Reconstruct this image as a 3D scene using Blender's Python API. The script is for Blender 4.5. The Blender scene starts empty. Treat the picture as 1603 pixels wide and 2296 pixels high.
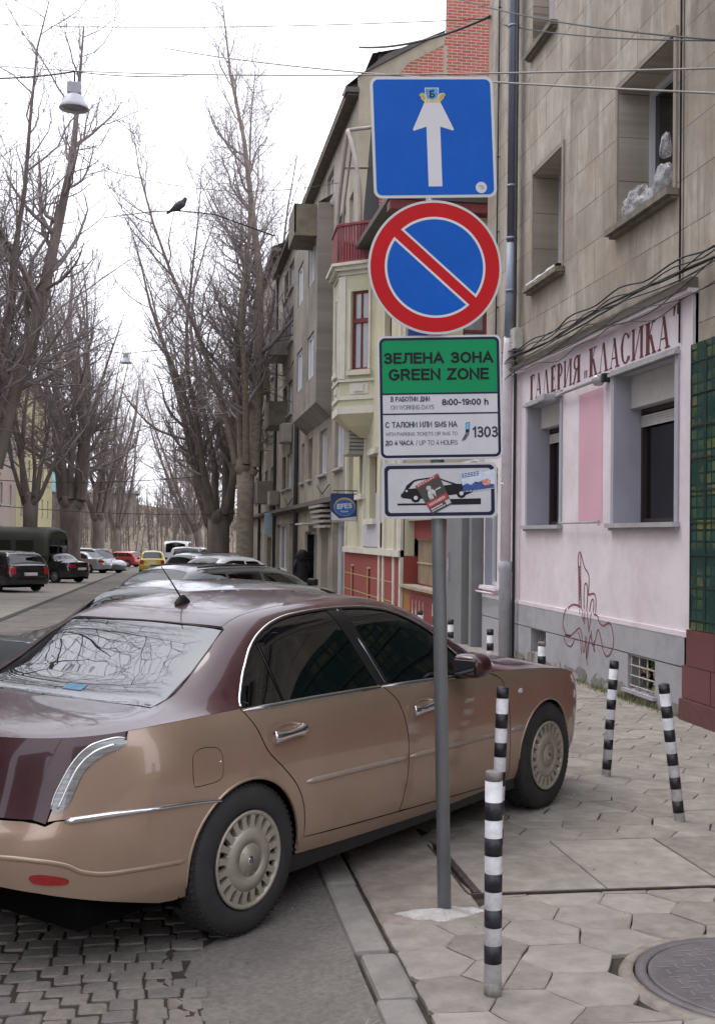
import bpy, bmesh, math, random
from math import sin, cos, pi, radians, sqrt, atan2, hypot
from mathutils import Vector, Matrix, noise as mnoise
from mathutils.geometry import delaunay_2d_cdt
random.seed(7)
SC = bpy.context.scene
COL = SC.collection
V = Vector

# ============ camera ============
EYE = 1.69
yaw, pit, rol = radians(8.7), radians(1.17), .012
fw = V((sin(yaw)*cos(pit), cos(yaw)*cos(pit), sin(pit)))
rt = V((cos(yaw), -sin(yaw), 0)); up = rt.cross(fw)
rt2 = rt*cos(rol)+up*sin(rol); up2 = up*cos(rol)-rt*sin(rol)
cam = bpy.data.cameras.new('Camera'); camo = bpy.data.objects.new('Camera', cam); COL.objects.link(camo)
mw = Matrix((( rt2.x, up2.x, -fw.x, 0), (rt2.y, up2.y, -fw.y, 0), (rt2.z, up2.z, -fw.z, 0), (0, 0, 0, 1)))
camo.matrix_world = Matrix.Translation((0, 0, EYE)) @ mw
cam.sensor_fit = 'VERTICAL'; cam.sensor_height = 36; cam.lens = 36*2690/2296; cam.clip_start = .05; cam.clip_end = 2000
SC.camera = camo
# ============ sky, sun, exposure ============
SUN_EL, SUN_AZ = 62, 300        # degrees; azimuth clockwise from +y
wd = bpy.data.worlds.new('World'); SC.world = wd; wd.use_nodes = True
nt = wd.node_tree; nt.nodes.clear()
o_ = nt.nodes.new('ShaderNodeOutputWorld'); b_ = nt.nodes.new('ShaderNodeBackground')
sk = nt.nodes.new('ShaderNodeTexSky'); sk.sky_type = 'NISHITA'; sk.sun_disc = False
sk.sun_elevation = radians(SUN_EL); sk.sun_rotation = radians(SUN_AZ); sk.dust_density = 4; sk.air_density = 1.0
mx = nt.nodes.new('ShaderNodeMix'); mx.data_type = 'RGBA'; mx.inputs[0].default_value = .80
mx.inputs[7].default_value = (15.3, 15.5, 17.0, 1)      # the white cloud layer
nt.links.new(sk.outputs[0], mx.inputs[6]); nt.links.new(mx.outputs[2], b_.inputs[0])
b_.inputs[1].default_value = .10
nt.links.new(b_.outputs[0], o_.inputs[0])
sl = bpy.data.lights.new('Sun', 'SUN'); sl.energy = .8; sl.angle = radians(25); sl.color = (1, .96, .9)
so = bpy.data.objects.new('Sun', sl); COL.objects.link(so)
sd = V((sin(radians(SUN_AZ))*cos(radians(SUN_EL)), cos(radians(SUN_AZ))*cos(radians(SUN_EL)), sin(radians(SUN_EL))))
so.rotation_euler = sd.to_track_quat('Z', 'Y').to_euler(); so.location = sd*60
vs = SC.view_settings; vs.view_transform = 'Standard'; vs.look = 'None'; vs.gamma = 1; vs.exposure = .58
SC.cycles.max_bounces = 6

# ============ helpers ============
def gz(y):
    """height of the ground: level near the camera, then the street falls gently"""
    t = y-12
    if t <= 0: return 0.
    if t < 10: return -.0135*t*t/20
    return -.0135*(t-5)
def srgb(c):
    if isinstance(c, str): c = [int(c[i:i+2], 16)/255 for i in (0, 2, 4)]
    return tuple((x/12.92 if x <= .04045 else ((x+.055)/1.055)**2.4) for x in c)+(1,)
_M = {}
def mat(name, col, rough=.6, metal=0., var=.12, scale=3., bump=0., bscale=40., spec=.5, coat=0., col2=None, stretch=None, dirt=0., dscale=1.2, dcol=None, emit=None, ior=None, fac_lo=.35, fac_hi=.65):
    """principled material; col varied by noise (world/object space), optional second noise of dirt and a bump"""
    if name in _M: return _M[name]
    m = bpy.data.materials.new(name); m.use_nodes = True; n = m.node_tree; L = n.links
    bs = n.nodes['Principled BSDF']; c = srgb(col)
    bs.inputs['Roughness'].default_value = rough; bs.inputs['Metallic'].default_value = metal
    bs.inputs['Specular IOR Level'].default_value = spec
    if coat: bs.inputs['Coat Weight'].default_value = coat; bs.inputs['Coat Roughness'].default_value = .04
    if ior: bs.inputs['IOR'].default_value = ior
    if emit: bs.inputs['Emission Color'].default_value = srgb(col); bs.inputs['Emission Strength'].default_value = emit
    tc = n.nodes.new('ShaderNodeTexCoord'); src = tc.outputs['Object']
    mp = n.nodes.new('ShaderNodeMapping'); L.new(src, mp.inputs[0])
    if stretch: mp.inputs['Scale'].default_value = stretch
    last = None
    if var or col2:
        nz = n.nodes.new('ShaderNodeTexNoise'); nz.inputs['Scale'].default_value = scale; nz.inputs['Detail'].default_value = 6; nz.inputs['Roughness'].default_value = .6
        L.new(mp.outputs[0], nz.inputs['Vector'])
        r = n.nodes.new('ShaderNodeValToRGB'); L.new(nz.outputs[0], r.inputs[0])
        a = srgb(col2) if col2 else tuple(x*(1-var) for x in c[:3])+(1,)
        b = c if col2 else tuple(min(1, x*(1+var)) for x in c[:3])+(1,)
        r.color_ramp.elements[0].position = fac_lo; r.color_ramp.elements[1].position = fac_hi
        r.color_ramp.elements[0].color = a; r.color_ramp.elements[1].color = b
        last = r.outputs[0]
    if dirt:
        nz = n.nodes.new('ShaderNodeTexNoise'); nz.inputs['Scale'].default_value = dscale; nz.inputs['Detail'].default_value = 8; nz.inputs['Roughness'].default_value = .7
        L.new(mp.outputs[0], nz.inputs['Vector'])
        r = n.nodes.new('ShaderNodeMapRange'); r.inputs[1].default_value = .45; r.inputs[2].default_value = .72; r.inputs[4].default_value = dirt; L.new(nz.outputs[0], r.inputs[0])
        x = n.nodes.new('ShaderNodeMix'); x.data_type = 'RGBA'; L.new(r.outputs[0], x.inputs[0])
        if last: L.new(last, x.inputs[6])
        else: x.inputs[6].default_value = c
        x.inputs[7].default_value = srgb(dcol) if dcol else tuple(v*.35 for v in c[:3])+(1,)
        last = x.outputs[2]
    if last: L.new(last, bs.inputs['Base Color'])
    else: bs.inputs['Base Color'].default_value = c
    if bump:
        nz = n.nodes.new('ShaderNodeTexNoise'); nz.inputs['Scale'].default_value = bscale; nz.inputs['Detail'].default_value = 5
        L.new(mp.outputs[0], nz.inputs['Vector'])
        bp = n.nodes.new('ShaderNodeBump'); bp.inputs['Strength'].default_value = bump; bp.inputs['Distance'].default_value = .01
        L.new(nz.outputs[0], bp.inputs['Height']); L.new(bp.outputs[0], bs.inputs['Normal'])
    m.diffuse_color = c
    _M[name] = m; return m

class MB:
    """collects geometry for one mesh"""
    def __init__(s): s.v = []; s.f = []; s.mi = []; s.sm = []; s.cur = 0; s.T = None; s.smooth = False
    def add(s, vs_, fs):
        k = len(s.v)
        for p in vs_:
            p = V(p)
            s.v.append(s.T @ p if s.T else p)
        for f in fs: s.f.append(tuple(k+i for i in f)); s.mi.append(s.cur); s.sm.append(s.smooth)
        return s
    def box(s, a, b, T=None):
        x0, y0, z0 = a; x1, y1, z1 = b
        if x0 > x1: x0, x1 = x1, x0
        if y0 > y1: y0, y1 = y1, y0
        if z0 > z1: z0, z1 = z1, z0
        P = [V(p) for p in ((x0,y0,z0),(x1,y0,z0),(x1,y1,z0),(x0,y1,z0),(x0,y0,z1),(x1,y0,z1),(x1,y1,z1),(x0,y1,z1))]
        if T: P = [T @ p for p in P]
        return s.add(P, [(0,3,2,1),(4,5,6,7),(0,1,5,4),(1,2,6,5),(2,3,7,6),(3,0,4,7)])
    def rbox(s, a, b, r=.01, T=None):
        """box with chamfered edges"""
        bm = bmesh.new(); bmesh.ops.create_cube(bm, size=1)
        c = [(a[i]+b[i])/2 for i in range(3)]; d = [abs(b[i]-a[i]) for i in range(3)]
        for v in bm.verts: v.co = V((c[0]+v.co.x*d[0], c[1]+v.co.y*d[1], c[2]+v.co.z*d[2]))
        bmesh.ops.bevel(bm, geom=list(bm.edges), offset=min(r, min(d)*.45), segments=2, profile=.5, affect='EDGES')
        bm.verts.index_update()
        P = [T @ v.co if T else v.co.copy() for v in bm.verts]; s.add(P, [[v.index for v in f.verts] for f in bm.faces]); bm.free(); return s
    def tube(s, pts, r, n=8, cap=True, r_end=None, smooth=True):
        pts = [V(p) for p in pts]; m = len(pts); rings = []
        rad = r if isinstance(r, (list, tuple)) else [r+((r_end-r)*i/(m-1) if r_end is not None else 0) for i in range(m)]
        ref = None; P = []
        for i, p in enumerate(pts):
            d = (pts[min(i+1, m-1)]-pts[max(i-1, 0)])
            if d.length < 1e-9: d = V((0, 0, 1))
            d.normalize()
            if ref is None:
                ref = V((0, 0, 1)) if abs(d.z) < .9 else V((1, 0, 0))
            a = d.cross(ref)
            if a.length < 1e-6: a = d.cross(V((0, 1, 0)))
            a.normalize(); b = a.cross(d); ref = b.cross(a)*-1 if False else b
            for k in range(n):
                t = 2*pi*k/n; P.append(p+(a*cos(t)+b*sin(t))*rad[i])
        F = []
        for i in range(m-1):
            for k in range(n):
                q = i*n+k; w = i*n+(k+1) % n; F.append((q, w, w+n, q+n))
        sm = s.smooth; s.smooth = smooth; s.add(P, F); s.smooth = sm
        if cap:
            k = len(s.v)-len(P); s.f.append(tuple(range(k, k+n))[::-1]); s.mi.append(s.cur); s.sm.append(False)
            s.f.append(tuple(range(k+(m-1)*n, k+m*n))); s.mi.append(s.cur); s.sm.append(False)
        return s
    def lathe(s, prof, n=24, T=None, smooth=True, cap=False):
        """prof: (r, z) list, around z"""
        P = []; F = []; m = len(prof)
        for r, z in prof:
            for k in range(n): t = 2*pi*k/n; p = V((r*cos(t), r*sin(t), z)); P.append(T @ p if T else p)
        for i in range(m-1):
            for k in range(n): q = i*n+k; w = i*n+(k+1) % n; F.append((q, w, w+n, q+n))
        if cap: F.append(tuple(range(n))[::-1]); F.append(tuple(range((m-1)*n, m*n)))
        sm = s.smooth; s.smooth = smooth; s.add(P, F); s.smooth = sm; return s
    def poly(s, pts, T=None, thick=0, axis=None):
        """flat polygon (pts 3d) optionally extruded along axis by thick"""
        P = [V(p) for p in pts]
        if thick:
            ax = V(axis)*thick; n = len(P)
            Q = P+[p+ax for p in P]
            F = [tuple(range(n)), tuple(range(n, 2*n))[::-1]]+[(i, i+n, (i+1) % n+n, (i+1) % n)[::-1] for i in range(n)]
            if T: Q = [T @ p for p in Q]
            return s.add(Q, F)
        if T: P = [T @ p for p in P]
        return s.add(P, [tuple(range(len(P)))])
    def build(s, name, mats, parent=None, recalc=True):
        me = bpy.data.meshes.new(name); me.from_pydata([tuple(v) for v in s.v], [], s.f)
        if not isinstance(mats, (list, tuple)): mats = [mats]
        for m in mats: me.materials.append(m)
        me.polygons.foreach_set('material_index', s.mi); me.polygons.foreach_set('use_smooth', s.sm)
        if recalc:
            bm = bmesh.new(); bm.from_mesh(me); bmesh.ops.recalc_face_normals(bm, faces=bm.faces); bm.to_mesh(me); bm.free()
        me.update()
        o = bpy.data.objects.new(name, me); COL.objects.link(o)
        if parent is not None: o.parent = parent
        return o
def tag(o, label=None, cat=None, group=None, kind=None):
    if label: o['label'] = label
    if cat: o['category'] = cat
    if group: o['group'] = group
    if kind: o['kind'] = kind
    return o
def thing(name, label, cat, loc=(0, 0, 0), rz=0, group=None, M=None):
    o = bpy.data.objects.new(name, None); COL.objects.link(o); o.empty_display_size = .2
    if M is not None: o.matrix_world = M
    else: o.location = loc; o.rotation_euler = (0, 0, rz)
    return tag(o, label, cat, group)
def copy_tree(o, parent=None, mats=None):
    c = o.copy(); COL.objects.link(c)
    if parent: c.parent = parent
    for ch in [k for k in bpy.data.objects if k.parent == o]: copy_tree(ch, c)
    return c
def fill2d(poly, holes=(), grid=(.05, .05), jitter=0):
    """constrained triangulation of a 2d polygon with interior grid points"""
    pts = []; edges = []
    def ring(r):
        k = len(pts)
        for i, p in enumerate(r): pts.append(V(p)); edges.append((k+i, k+(i+1) % len(r)))
    ring(poly)
    for h in holes: ring(h)
    def inside(x, y, r):
        c = False; n = len(r)
        for i in range(n):
            x1, y1 = r[i]; x2, y2 = r[(i+1) % n]
            if (y1 > y) != (y2 > y) and x < (x2-x1)*(y-y1)/(y2-y1)+x1: c = not c
        return c
    if grid:
        xs = [p[0] for p in poly]; ys = [p[1] for p in poly]; gx, gy = grid
        def near(x, y):
            for r in [poly, *holes]:
                n = len(r)
                for i in range(n):
                    ax, ay = r[i][0]/gx, r[i][1]/gy; bx, by = r[(i+1) % n][0]/gx, r[(i+1) % n][1]/gy
                    px, py = x/gx, y/gy; dx, dy = bx-ax, by-ay; L2 = dx*dx+dy*dy
                    t = max(0, min(1, ((px-ax)*dx+(py-ay)*dy)/L2)) if L2 else 0
                    if (px-ax-t*dx)**2+(py-ay-t*dy)**2 < .16: return True
            return False
        x = min(xs)+gx*.5
        while x < max(xs):
            y = min(ys)+gy*.5
            while y < max(ys):
                if inside(x, y, poly) and not any(inside(x, y, h) for h in holes) and not near(x, y): pts.append(V((x, y)))
                y += gy
            x += gx
    r = delaunay_2d_cdt(pts, edges, [], 1, 1e-6)
    vo, fo = r[0], r[2]; F = []
    for f in fo:
        cx = sum(vo[i][0] for i in f)/len(f); cy = sum(vo[i][1] for i in f)/len(f)
        if inside(cx, cy, poly) and not any(inside(cx, cy, h) for h in holes): F.append(tuple(f))
    return [tuple(p) for p in vo], F
def dens(poly, step=.03, closed=True):
    """resample polygon edges"""
    out = []; n = len(poly)
    for i in range(n if closed else n-1):
        a = poly[i]; b = poly[(i+1) % n]; d = hypot(b[0]-a[0], b[1]-a[1]); k = max(1, int(d/step))
        for j in range(k): out.append((a[0]+(b[0]-a[0])*j/k, a[1]+(b[1]-a[1])*j/k))
    if not closed: out.append(poly[-1])
    return out
def smooth_curve(pts, n=6, closed=False):
    """Catmull-Rom through 2d or 3d points"""
    out = []; m = len(pts); D = len(pts[0])
    rng = range(m if closed else m-1)
    for i in rng:
        g = (lambda k: pts[k % m]) if closed else (lambda k: pts[max(0, min(m-1, k))])
        p0, p1, p2, p3 = g(i-1), g(i), g(i+1), g(i+2)
        for j in range(n):
            t = j/n
            out.append(tuple(.5*((2*p1[d])+(-p0[d]+p2[d])*t+(2*p0[d]-5*p1[d]+4*p2[d]-p3[d])*t*t+(-p0[d]+3*p1[d]-3*p2[d]+p3[d])*t**3) for d in range(D)))
    if not closed: out.append(tuple(pts[-1]))
    return out
# ============ smooth body surfaces for cars (x forward from the rear bumper, y left, z up) ============
import math
class Cub:
    """monotone cubic through points"""
    def __init__(s, pts):
        s.x=[p[0] for p in pts]; s.y=[p[1] for p in pts]; n=len(pts)
        d=[(s.y[i+1]-s.y[i])/(s.x[i+1]-s.x[i]) for i in range(n-1)]
        s.m=[d[0]]+[0 if d[i-1]*d[i]<=0 else 2*d[i-1]*d[i]/(d[i-1]+d[i]) for i in range(1,n-1)]+[d[-1]]
    def __call__(s,t):
        x,y,m=s.x,s.y,s.m
        if t<=x[0]: return y[0]
        if t>=x[-1]: return y[-1]
        lo,hi=0,len(x)-1
        while hi-lo>1:
            k=(lo+hi)//2
            if x[k]<=t: lo=k
            else: hi=k
        h=x[hi]-x[lo]; u=(t-x[lo])/h
        return ((2*u**3-3*u*u+1)*y[lo]+(u**3-2*u*u+u)*h*m[lo]+(-2*u**3+3*u*u)*y[hi]+(u**3-u*u)*h*m[hi])
class Shape:
    def __init__(q, L, w, inn, xr, xf, zb, zc, zB, yB, rear=(.95,3.0), front=(1.25,3.4)):
        q.L=L; q.w=Cub(w); q.inn=Cub(inn); q.xr=Cub(xr); q.xf=Cub(xf); q.zb=Cub(zb); q.zc=Cub(zc); q.zB=Cub(zB); q.yB=Cub(yB)
        X0R,NR=rear; X0F,NF=front; q.X0R=X0R
        out=[(0.,0.)]
        for y in range(1,300):
            yy=y/300*.9; out.append((X0R-X0R*(1-yy**NR)**(1/NR),yy))
        x1=out[-1][0]
        for i in range(1,400): x=x1+(X0R-x1)*i/400; out.append((x,max(0.,1-((X0R-x)/X0R)**NR)**(1/NR)))
        for i in range(0,500): out.append((X0R+(L-X0F-X0R)*i/500,1.))
        k=(1-.9**NF)**(1/NF)*X0F
        for i in range(0,400): x=k*i/400; out.append((L-X0F+x,max(0.,1-(x/X0F)**NF)**(1/NF)))
        for y in range(300,-1,-1): yy=y/300*.9; out.append((L-X0F+X0F*(1-yy**NF)**(1/NF),yy))
        S=[0.]
        for a,b in zip(out,out[1:]): S.append(S[-1]+math.hypot(b[0]-a[0],.9*(b[1]-a[1])))
        k=min(range(len(out)),key=lambda i:abs(out[i][0]-X0R-.001)); off=S[k]-out[k][0]
        q.S=[s-off for s in S]; q.X=[o[0] for o in out]; q.Y=[o[1] for o in out]; q.s0=q.S[0]; q.s1=q.S[-1]
    def o(q,s):
        sg=1
        if s<q.s0: s=2*q.s0-s; sg=-1
        if s>q.s1: s=2*q.s1-s; sg=-1
        lo,hi=0,len(q.S)-1
        while hi-lo>1:
            k=(lo+hi)//2
            if q.S[k]<=s: lo=k
            else: hi=k
        u=(s-q.S[lo])/max(1e-9,q.S[hi]-q.S[lo])
        return q.X[lo]+(q.X[hi]-q.X[lo])*u, sg*(q.Y[lo]+(q.Y[hi]-q.Y[lo])*u)
    def sx(q,x):
        """perimeter parameter for a lengthwise position"""
        lo,hi=0,len(q.X)-1
        while hi-lo>1:
            k=(lo+hi)//2
            if q.X[k]<=x: lo=k
            else: hi=k
        return q.S[lo]+(q.S[hi]-q.S[lo])*(x-q.X[lo])/max(1e-9,q.X[hi]-q.X[lo])
    def P(q,s,z):
        """lower shell: s runs from the middle of the tail, round the corner, along the right side"""
        x,e=q.o(s); br=max(0,1-x/.9)**2; bf=max(0,(x-q.L+1.19)/1.19)**2
        return (x+q.xr(z)*br-q.xf(z)*bf, -(q.w(x)-q.inn(z))*e, z)
    def U(q,s,v):
        """top of the car: v 0 at the shoulder, 1 on the centre line, 2 at the left shoulder"""
        x,e=q.o(s); e=abs(e); m=-1
        if v>1: v=2-v; m=1
        zb=q.zb(x); br=max(0,1-x/.9)**2; bf=max(0,(x-q.L+1.19)/1.19)**2
        ya=(q.w(x)-q.inn(zb))*e; yb=q.yB(x)*e; za=zb; zB=q.zB(x); zc=q.zc(x)
        Ln=math.hypot(ya-yb,zB-za)+1e-6; t1=min(.13,Ln*.5,yb*.5)
        roof=lambda y: zB+(zc-zB)*(1-(y/yb)**2) if yb>1e-4 else zc
        bx,bz=yb+(ya-yb)*t1/Ln, zB+(za-zB)*t1/Ln
        cy=yb-min(.15,yb*.4); cz=roof(cy)
        if v<.4: u=v/.4; y=ya+(bx-ya)*u; z=za+(bz-za)*u
        elif v<.6: u=(v-.4)/.2; y=(1-u)**2*bx+2*u*(1-u)*yb+u*u*cy; z=(1-u)**2*bz+2*u*(1-u)*zB+u*u*cz
        else: u=(v-.6)/.4; y=cy*(1-u); z=roof(y)
        return (x+q.xr(zb)*br-q.xf(zb)*bf,m*y,z)
SALOON=Shape(4.888,
 w=[(0,.87),(.6,.885),(1.1,.905),(2.3,.915),(3.2,.91),(3.9,.90),(4.5,.89),(4.9,.87)],
 inn=[(.15,.10),(.25,.045),(.33,.02),(.45,.012),(.58,.004),(.68,.0),(.78,.004),(.86,.014),(.92,.028),(.97,.048),(1.0,.062)],
 xr=[(.18,.14),(.25,.07),(.33,.03),(.42,.008),(.50,.0),(.58,.012),(.63,.035),(.70,.06),(.80,.085),(.90,.11),(.96,.14),(1.0,.17)],
 xf=[(.18,.20),(.25,.10),(.35,.04),(.45,.01),(.55,.0),(.65,.02),(.75,.08),(.85,.20),(.95,.4)],
 zb=[(0,.955),(.3,.965),(.7,.982),(1.05,.987),(1.6,.984),(2.1,.974),(2.85,.948),(3.1,.933),(3.5,.908),(3.9,.876),(4.2,.842),(4.5,.78),(4.75,.71),(4.9,.67)],
 zc=[(.0,.965),(.15,.985),(.4,1.003),(.7,1.012),(.80,1.022),(.88,1.05),(1.0,1.122),(1.15,1.215),(1.32,1.312),(1.5,1.368),(1.7,1.396),(2.0,1.414),(2.3,1.414),(2.6,1.392),(2.85,1.34),(3.1,1.25),(3.3,1.16),(3.5,1.06),(3.63,1.0),(3.75,.97),(4.0,.935),(4.4,.865),(4.7,.77),(4.9,.68)],
 zB=[(0,.957),(.3,.985),(.5,1.0),(.7,1.013),(.8,1.025),(.88,1.045),(1.0,1.10),(1.115,1.17),(1.23,1.245),(1.4,1.33),(1.55,1.367),(1.75,1.385),(2.0,1.393),(2.26,1.388),(2.49,1.368),(2.69,1.325),(2.82,1.28),(2.95,1.215),(3.1,1.125),(3.25,1.03),(3.38,.965),(3.6,.935),(4.0,.898),(4.4,.825),(4.75,.73),(4.9,.68)],
 yB=[(.0,.70),(.5,.68),(.7,.67),(.85,.67),(1.0,.675),(1.115,.672),(1.23,.655),(1.4,.64),(2.0,.63),(2.5,.64),(2.8,.665),(2.95,.69),(3.1,.72),(3.3,.75),(4.0,.70),(4.9,.66)])
# ============ car building ============
def panel(surf, poly, off=0., grid=(.05, .05), holes=(), skirt=.012, step=None, T=None, smooth=True, e=.004):
    """a sheet of bodywork: 2d outline in surface coordinates laid on the smooth surface, with its edges turned in"""
    st = step or min(grid)
    poly = dens(poly, st); holes = [dens(h, st) for h in holes]
    pts, F = fill2d(poly, holes, grid)
    def pn(a, b):
        p = V(surf(a, b)); du = V(surf(a+e, b))-V(surf(a-e, b)); dv = V(surf(a, b+e))-V(surf(a, b-e)); n = du.cross(dv)
        if n.length < 1e-12: n = V((0, 0, 1))
        n.normalize()
        c = V((2.4, 0, .5))
        if n.dot(p-c) < 0: n = -n
        return p, n
    PV = []; PN = []
    for a, b in pts:
        p, n = pn(a, b); PV.append(p+n*off); PN.append(n)
    # consistent winding
    F2 = []
    for f in F:
        q = (PV[f[1]]-PV[f[0]]).cross(PV[f[2]]-PV[f[0]])
        F2.append(f if q.dot(PN[f[0]]) > 0 else f[::-1])
    F = F2
    if skirt:
        ec = {}
        for f in F:
            for i in range(len(f)):
                k = (f[i], f[(i+1) % len(f)]); ec[k] = 1
        bd = [k for k in ec if (k[1], k[0]) not in ec]
        mp = {}
        for a, b in bd:
            for q in (a, b):
                if q not in mp:
                    mp[q] = (len(PV), len(PV)+1); PV.append(PV[q].copy()); PN.append(PN[q]); PV.append(PV[q]-PN[q]*skirt); PN.append(PN[q])
            F.append((b, a, mp[a][1], mp[b][1]))
    return PV, F, PN
def put(name, data, m, parent, mirror=False, smooth=True):
    PV, F, PN = data
    if mirror:
        PV = [V((p.x, -p.y, p.z)) for p in PV]; PN = [V((p.x, -p.y, p.z)) for p in PN]; F = [f[::-1] for f in F]
    me = bpy.data.meshes.new(name); me.from_pydata([tuple(p) for p in PV], [], F); me.materials.append(m)
    me.polygons.foreach_set('use_smooth', [smooth]*len(F)); me.update()
    if smooth: me.normals_split_custom_set_from_vertices([tuple(n) for n in PN])
    o = bpy.data.objects.new(name, me); COL.objects.link(o); o.parent = parent
    return o
def strip(surf, path, w, h, off=.0, T=None, cap=True):
    """a moulding of half-round section along a path on a surface; w width, h height proud"""
    P = []; N = []
    pts = []
    for a, b in path:
        e = .004; p = V(surf(a, b)); n = (V(surf(a+e, b))-V(surf(a-e, b))).cross(V(surf(a, b+e))-V(surf(a, b-e)))
        if n.length < 1e-12: n = V((0, -1, 0))
        n.normalize()
        if n.dot(p-V((2.4, 0, .5))) < 0: n = -n
        pts.append((p, n))
    mb = MB(); m = len(pts); K = 6; VV = []
    for i, (p, n) in enumerate(pts):
        d = (pts[min(i+1, m-1)][0]-pts[max(0, i-1)][0]).normalized(); s = d.cross(n).normalized()
        tp = 1. if 0 < i < m-1 else (.35 if cap else 1)
        ww = w(i/(m-1)) if callable(w) else w
        for k in range(K+1):
            t = pi*k/K; VV.append(p+n*(off+sin(t)*h*tp)+s*(cos(t)*ww*.5*tp))
    F = []
    for i in range(m-1):
        for k in range(K): q = i*(K+1)+k; F.append((q, q+1, q+K+2, q+K+1))
    F.append(tuple(range(K+1))); F.append(tuple(range((m-1)*(K+1), m*(K+1)))[::-1])
    mb.smooth = True; mb.add(VV, F); return mb
def mirror_mb(mb):
    q = MB(); q.v = [V((p.x, -p.y, p.z)) for p in mb.v]; q.f = [f[::-1] for f in mb.f]; q.mi = mb.mi[:]; q.sm = mb.sm[:]; return q
def circ(cx, cz, r, a0, a1, n=24):
    return [(cx+r*cos(radians(a0+(a1-a0)*i/n)), cz+r*sin(radians(a0+(a1-a0)*i/n))) for i in range(n+1)]
def wheel(parent, c, side, R=.328, w=.215, cap='disc20', name='wheel', tyre=None, rimm=None, dark=None):
    """wheel around y; side -1 right, 1 left; c is the centre of the outer face"""
    T = Matrix.Translation(c) @ Matrix.Rotation(radians(90)*(1 if side < 0 else -1), 4, 'X')     # local z -> outward
    tm = tyre or M_TYRE
    rr = R*.655
    mb = MB(); prof = [(rr-.012, -.02), (rr, -.006), (rr+.010, .002), (rr+.03, .006), (R-.045, .004), (R-.02, -.006), (R-.006, -.02), (R, -.036), (R, -w+.03), (R-.01, -w+.01), (rr, -w)]
    mb.lathe(prof, 56, T)
    # tread blocks cut across the shoulder
    n = 64
    for k in range(n):
        a = 2*pi*k/n
        for zz in ((-.034, -.012), (-.085, -.045), (-.14, -.095)):
            da = pi/n*.55
            A = [V(((R-.004)*cos(a+s*da), (R-.004)*sin(a+s*da), z)) for s, z in ((-1, zz[0]), (1, zz[0]), (1, zz[1]), (-1, zz[1]))]
            B = [V(((R+.004-(.014 if z == zz[1] and zz[1] > -.02 else 0))*cos(a+s*da), (R+.004-(.014 if z == zz[1] and zz[1] > -.02 else 0))*sin(a+s*da), z)) for s, z in ((-1, zz[0]), (1, zz[0]), (1, zz[1]), (-1, zz[1]))]
            mb.add([T @ p for p in A+B], [(0, 1, 5, 4), (1, 2, 6, 5), (2, 3, 7, 6), (3, 0, 4, 7), (4, 5, 6, 7)])
    wo = mb.build(name, tm, parent)
    rb = MB()
    rb.lathe([(0, -.085), (rr-.03, -.085), (rr-.012, -.05), (rr-.012, -.015)], 40, T)
    d = rb.build('wheel_well_disc', dark or M_BLACK, wo)
    rm = MB(); rmm = rimm or M_RIM
    rm.lathe([(rr-.014, -.03), (rr-.008, -.002), (rr-.002, .006), (rr-.012, .009), (rr-.022, .004), (rr-.024, -.02)], 56, T)
    if cap == 'disc20':
        r1 = .141; r2 = rr-.020; n = 20
        rm.lathe([(0, .016), (.028, .016), (.031, .013), (.070, .013), (.0705, .009), (.074, .009), (.0745, .013), (.11, .010), (r1, .004), (r1, -.02)], 64, T)
        for k in range(n):                    # twenty fingers between the disc and the rim
            a = 2*pi*(k+.5)/n; wi = .5*2*pi*r1/n*.62; wo_ = .5*2*pi*r2/n*.42
            P = []
            for (r, hw, z) in ((r1-.012, wi*1.5, .005), (r1+.012, wi, .004), ((r1+r2)/2, wo_, .003), (r2+.004, wo_*1.35, .004)):
                for sgn in (-1, 1): P.append((r, sgn*hw, z))
            for (r, hw, z) in ((r1-.012, wi*1.5, -.03), (r1+.012, wi, -.03), ((r1+r2)/2, wo_, -.03), (r2+.004, wo_*1.35, -.03)):
                for sgn in (-1, 1): P.append((r, sgn*hw, z))
            Q = [T @ (Matrix.Rotation(a, 4, 'Z') @ V(p)) for p in P]
            rm.add(Q, [(0, 2, 3, 1), (2, 4, 5, 3), (4, 6, 7, 5), (0, 8, 10, 2), (2, 10, 12, 4), (4, 12, 14, 6), (1, 3, 11, 9), (3, 5, 13, 11), (5, 7, 15, 13)])
        for k in range(10):
            a = 2*pi*k/10; p = V((.064*cos(a), .064*sin(a), 0)); rm.lathe([(0, .015), (.0025, .015), (.003, .0125)], 8, T @ Matrix.Translation(p))
    else:
        n = 7
        rm.lathe([(0, .0), (.06, .0), (.065, -.02)], 24, T)
        for k in range(n):
            a = 2*pi*k/n; P = [(.05, -.028, -.004), (.05, .028, -.004), (rr-.01, .02, -.012), (rr-.01, -.02, -.012), (.05, -.028, -.04), (.05, .028, -.04), (rr-.01, .02, -.04), (rr-.01, -.02, -.04)]
            rm.add([T @ (Matrix.Rotation(a, 4, 'Z') @ V(p)) for p in P], [(0, 1, 2, 3), (0, 3, 7, 4), (1, 5, 6, 2)])
    rim = rm.build('rim', rmm, wo)
    if cap == 'disc20':
        e = MB(); e.lathe([(0, .0185), (.015, .0185), (.0175, .0165), (.019, .0165)], 20, T); e.build('hub_cap_badge', M_CHROME, rim)
        e = MB(); e.lathe([(.009, .0188), (.0095, .0196), (.0125, .0196), (.013, .0188)], 20, T)
        for q in (-1, 1): e.tube([T @ V((q*.004-.003, -.005, .0195)), T @ V((q*.004+.003, .005, .0195))], .0012, 5)
        e.build('emblem', M_NAVY, rim)
    return wo

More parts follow.
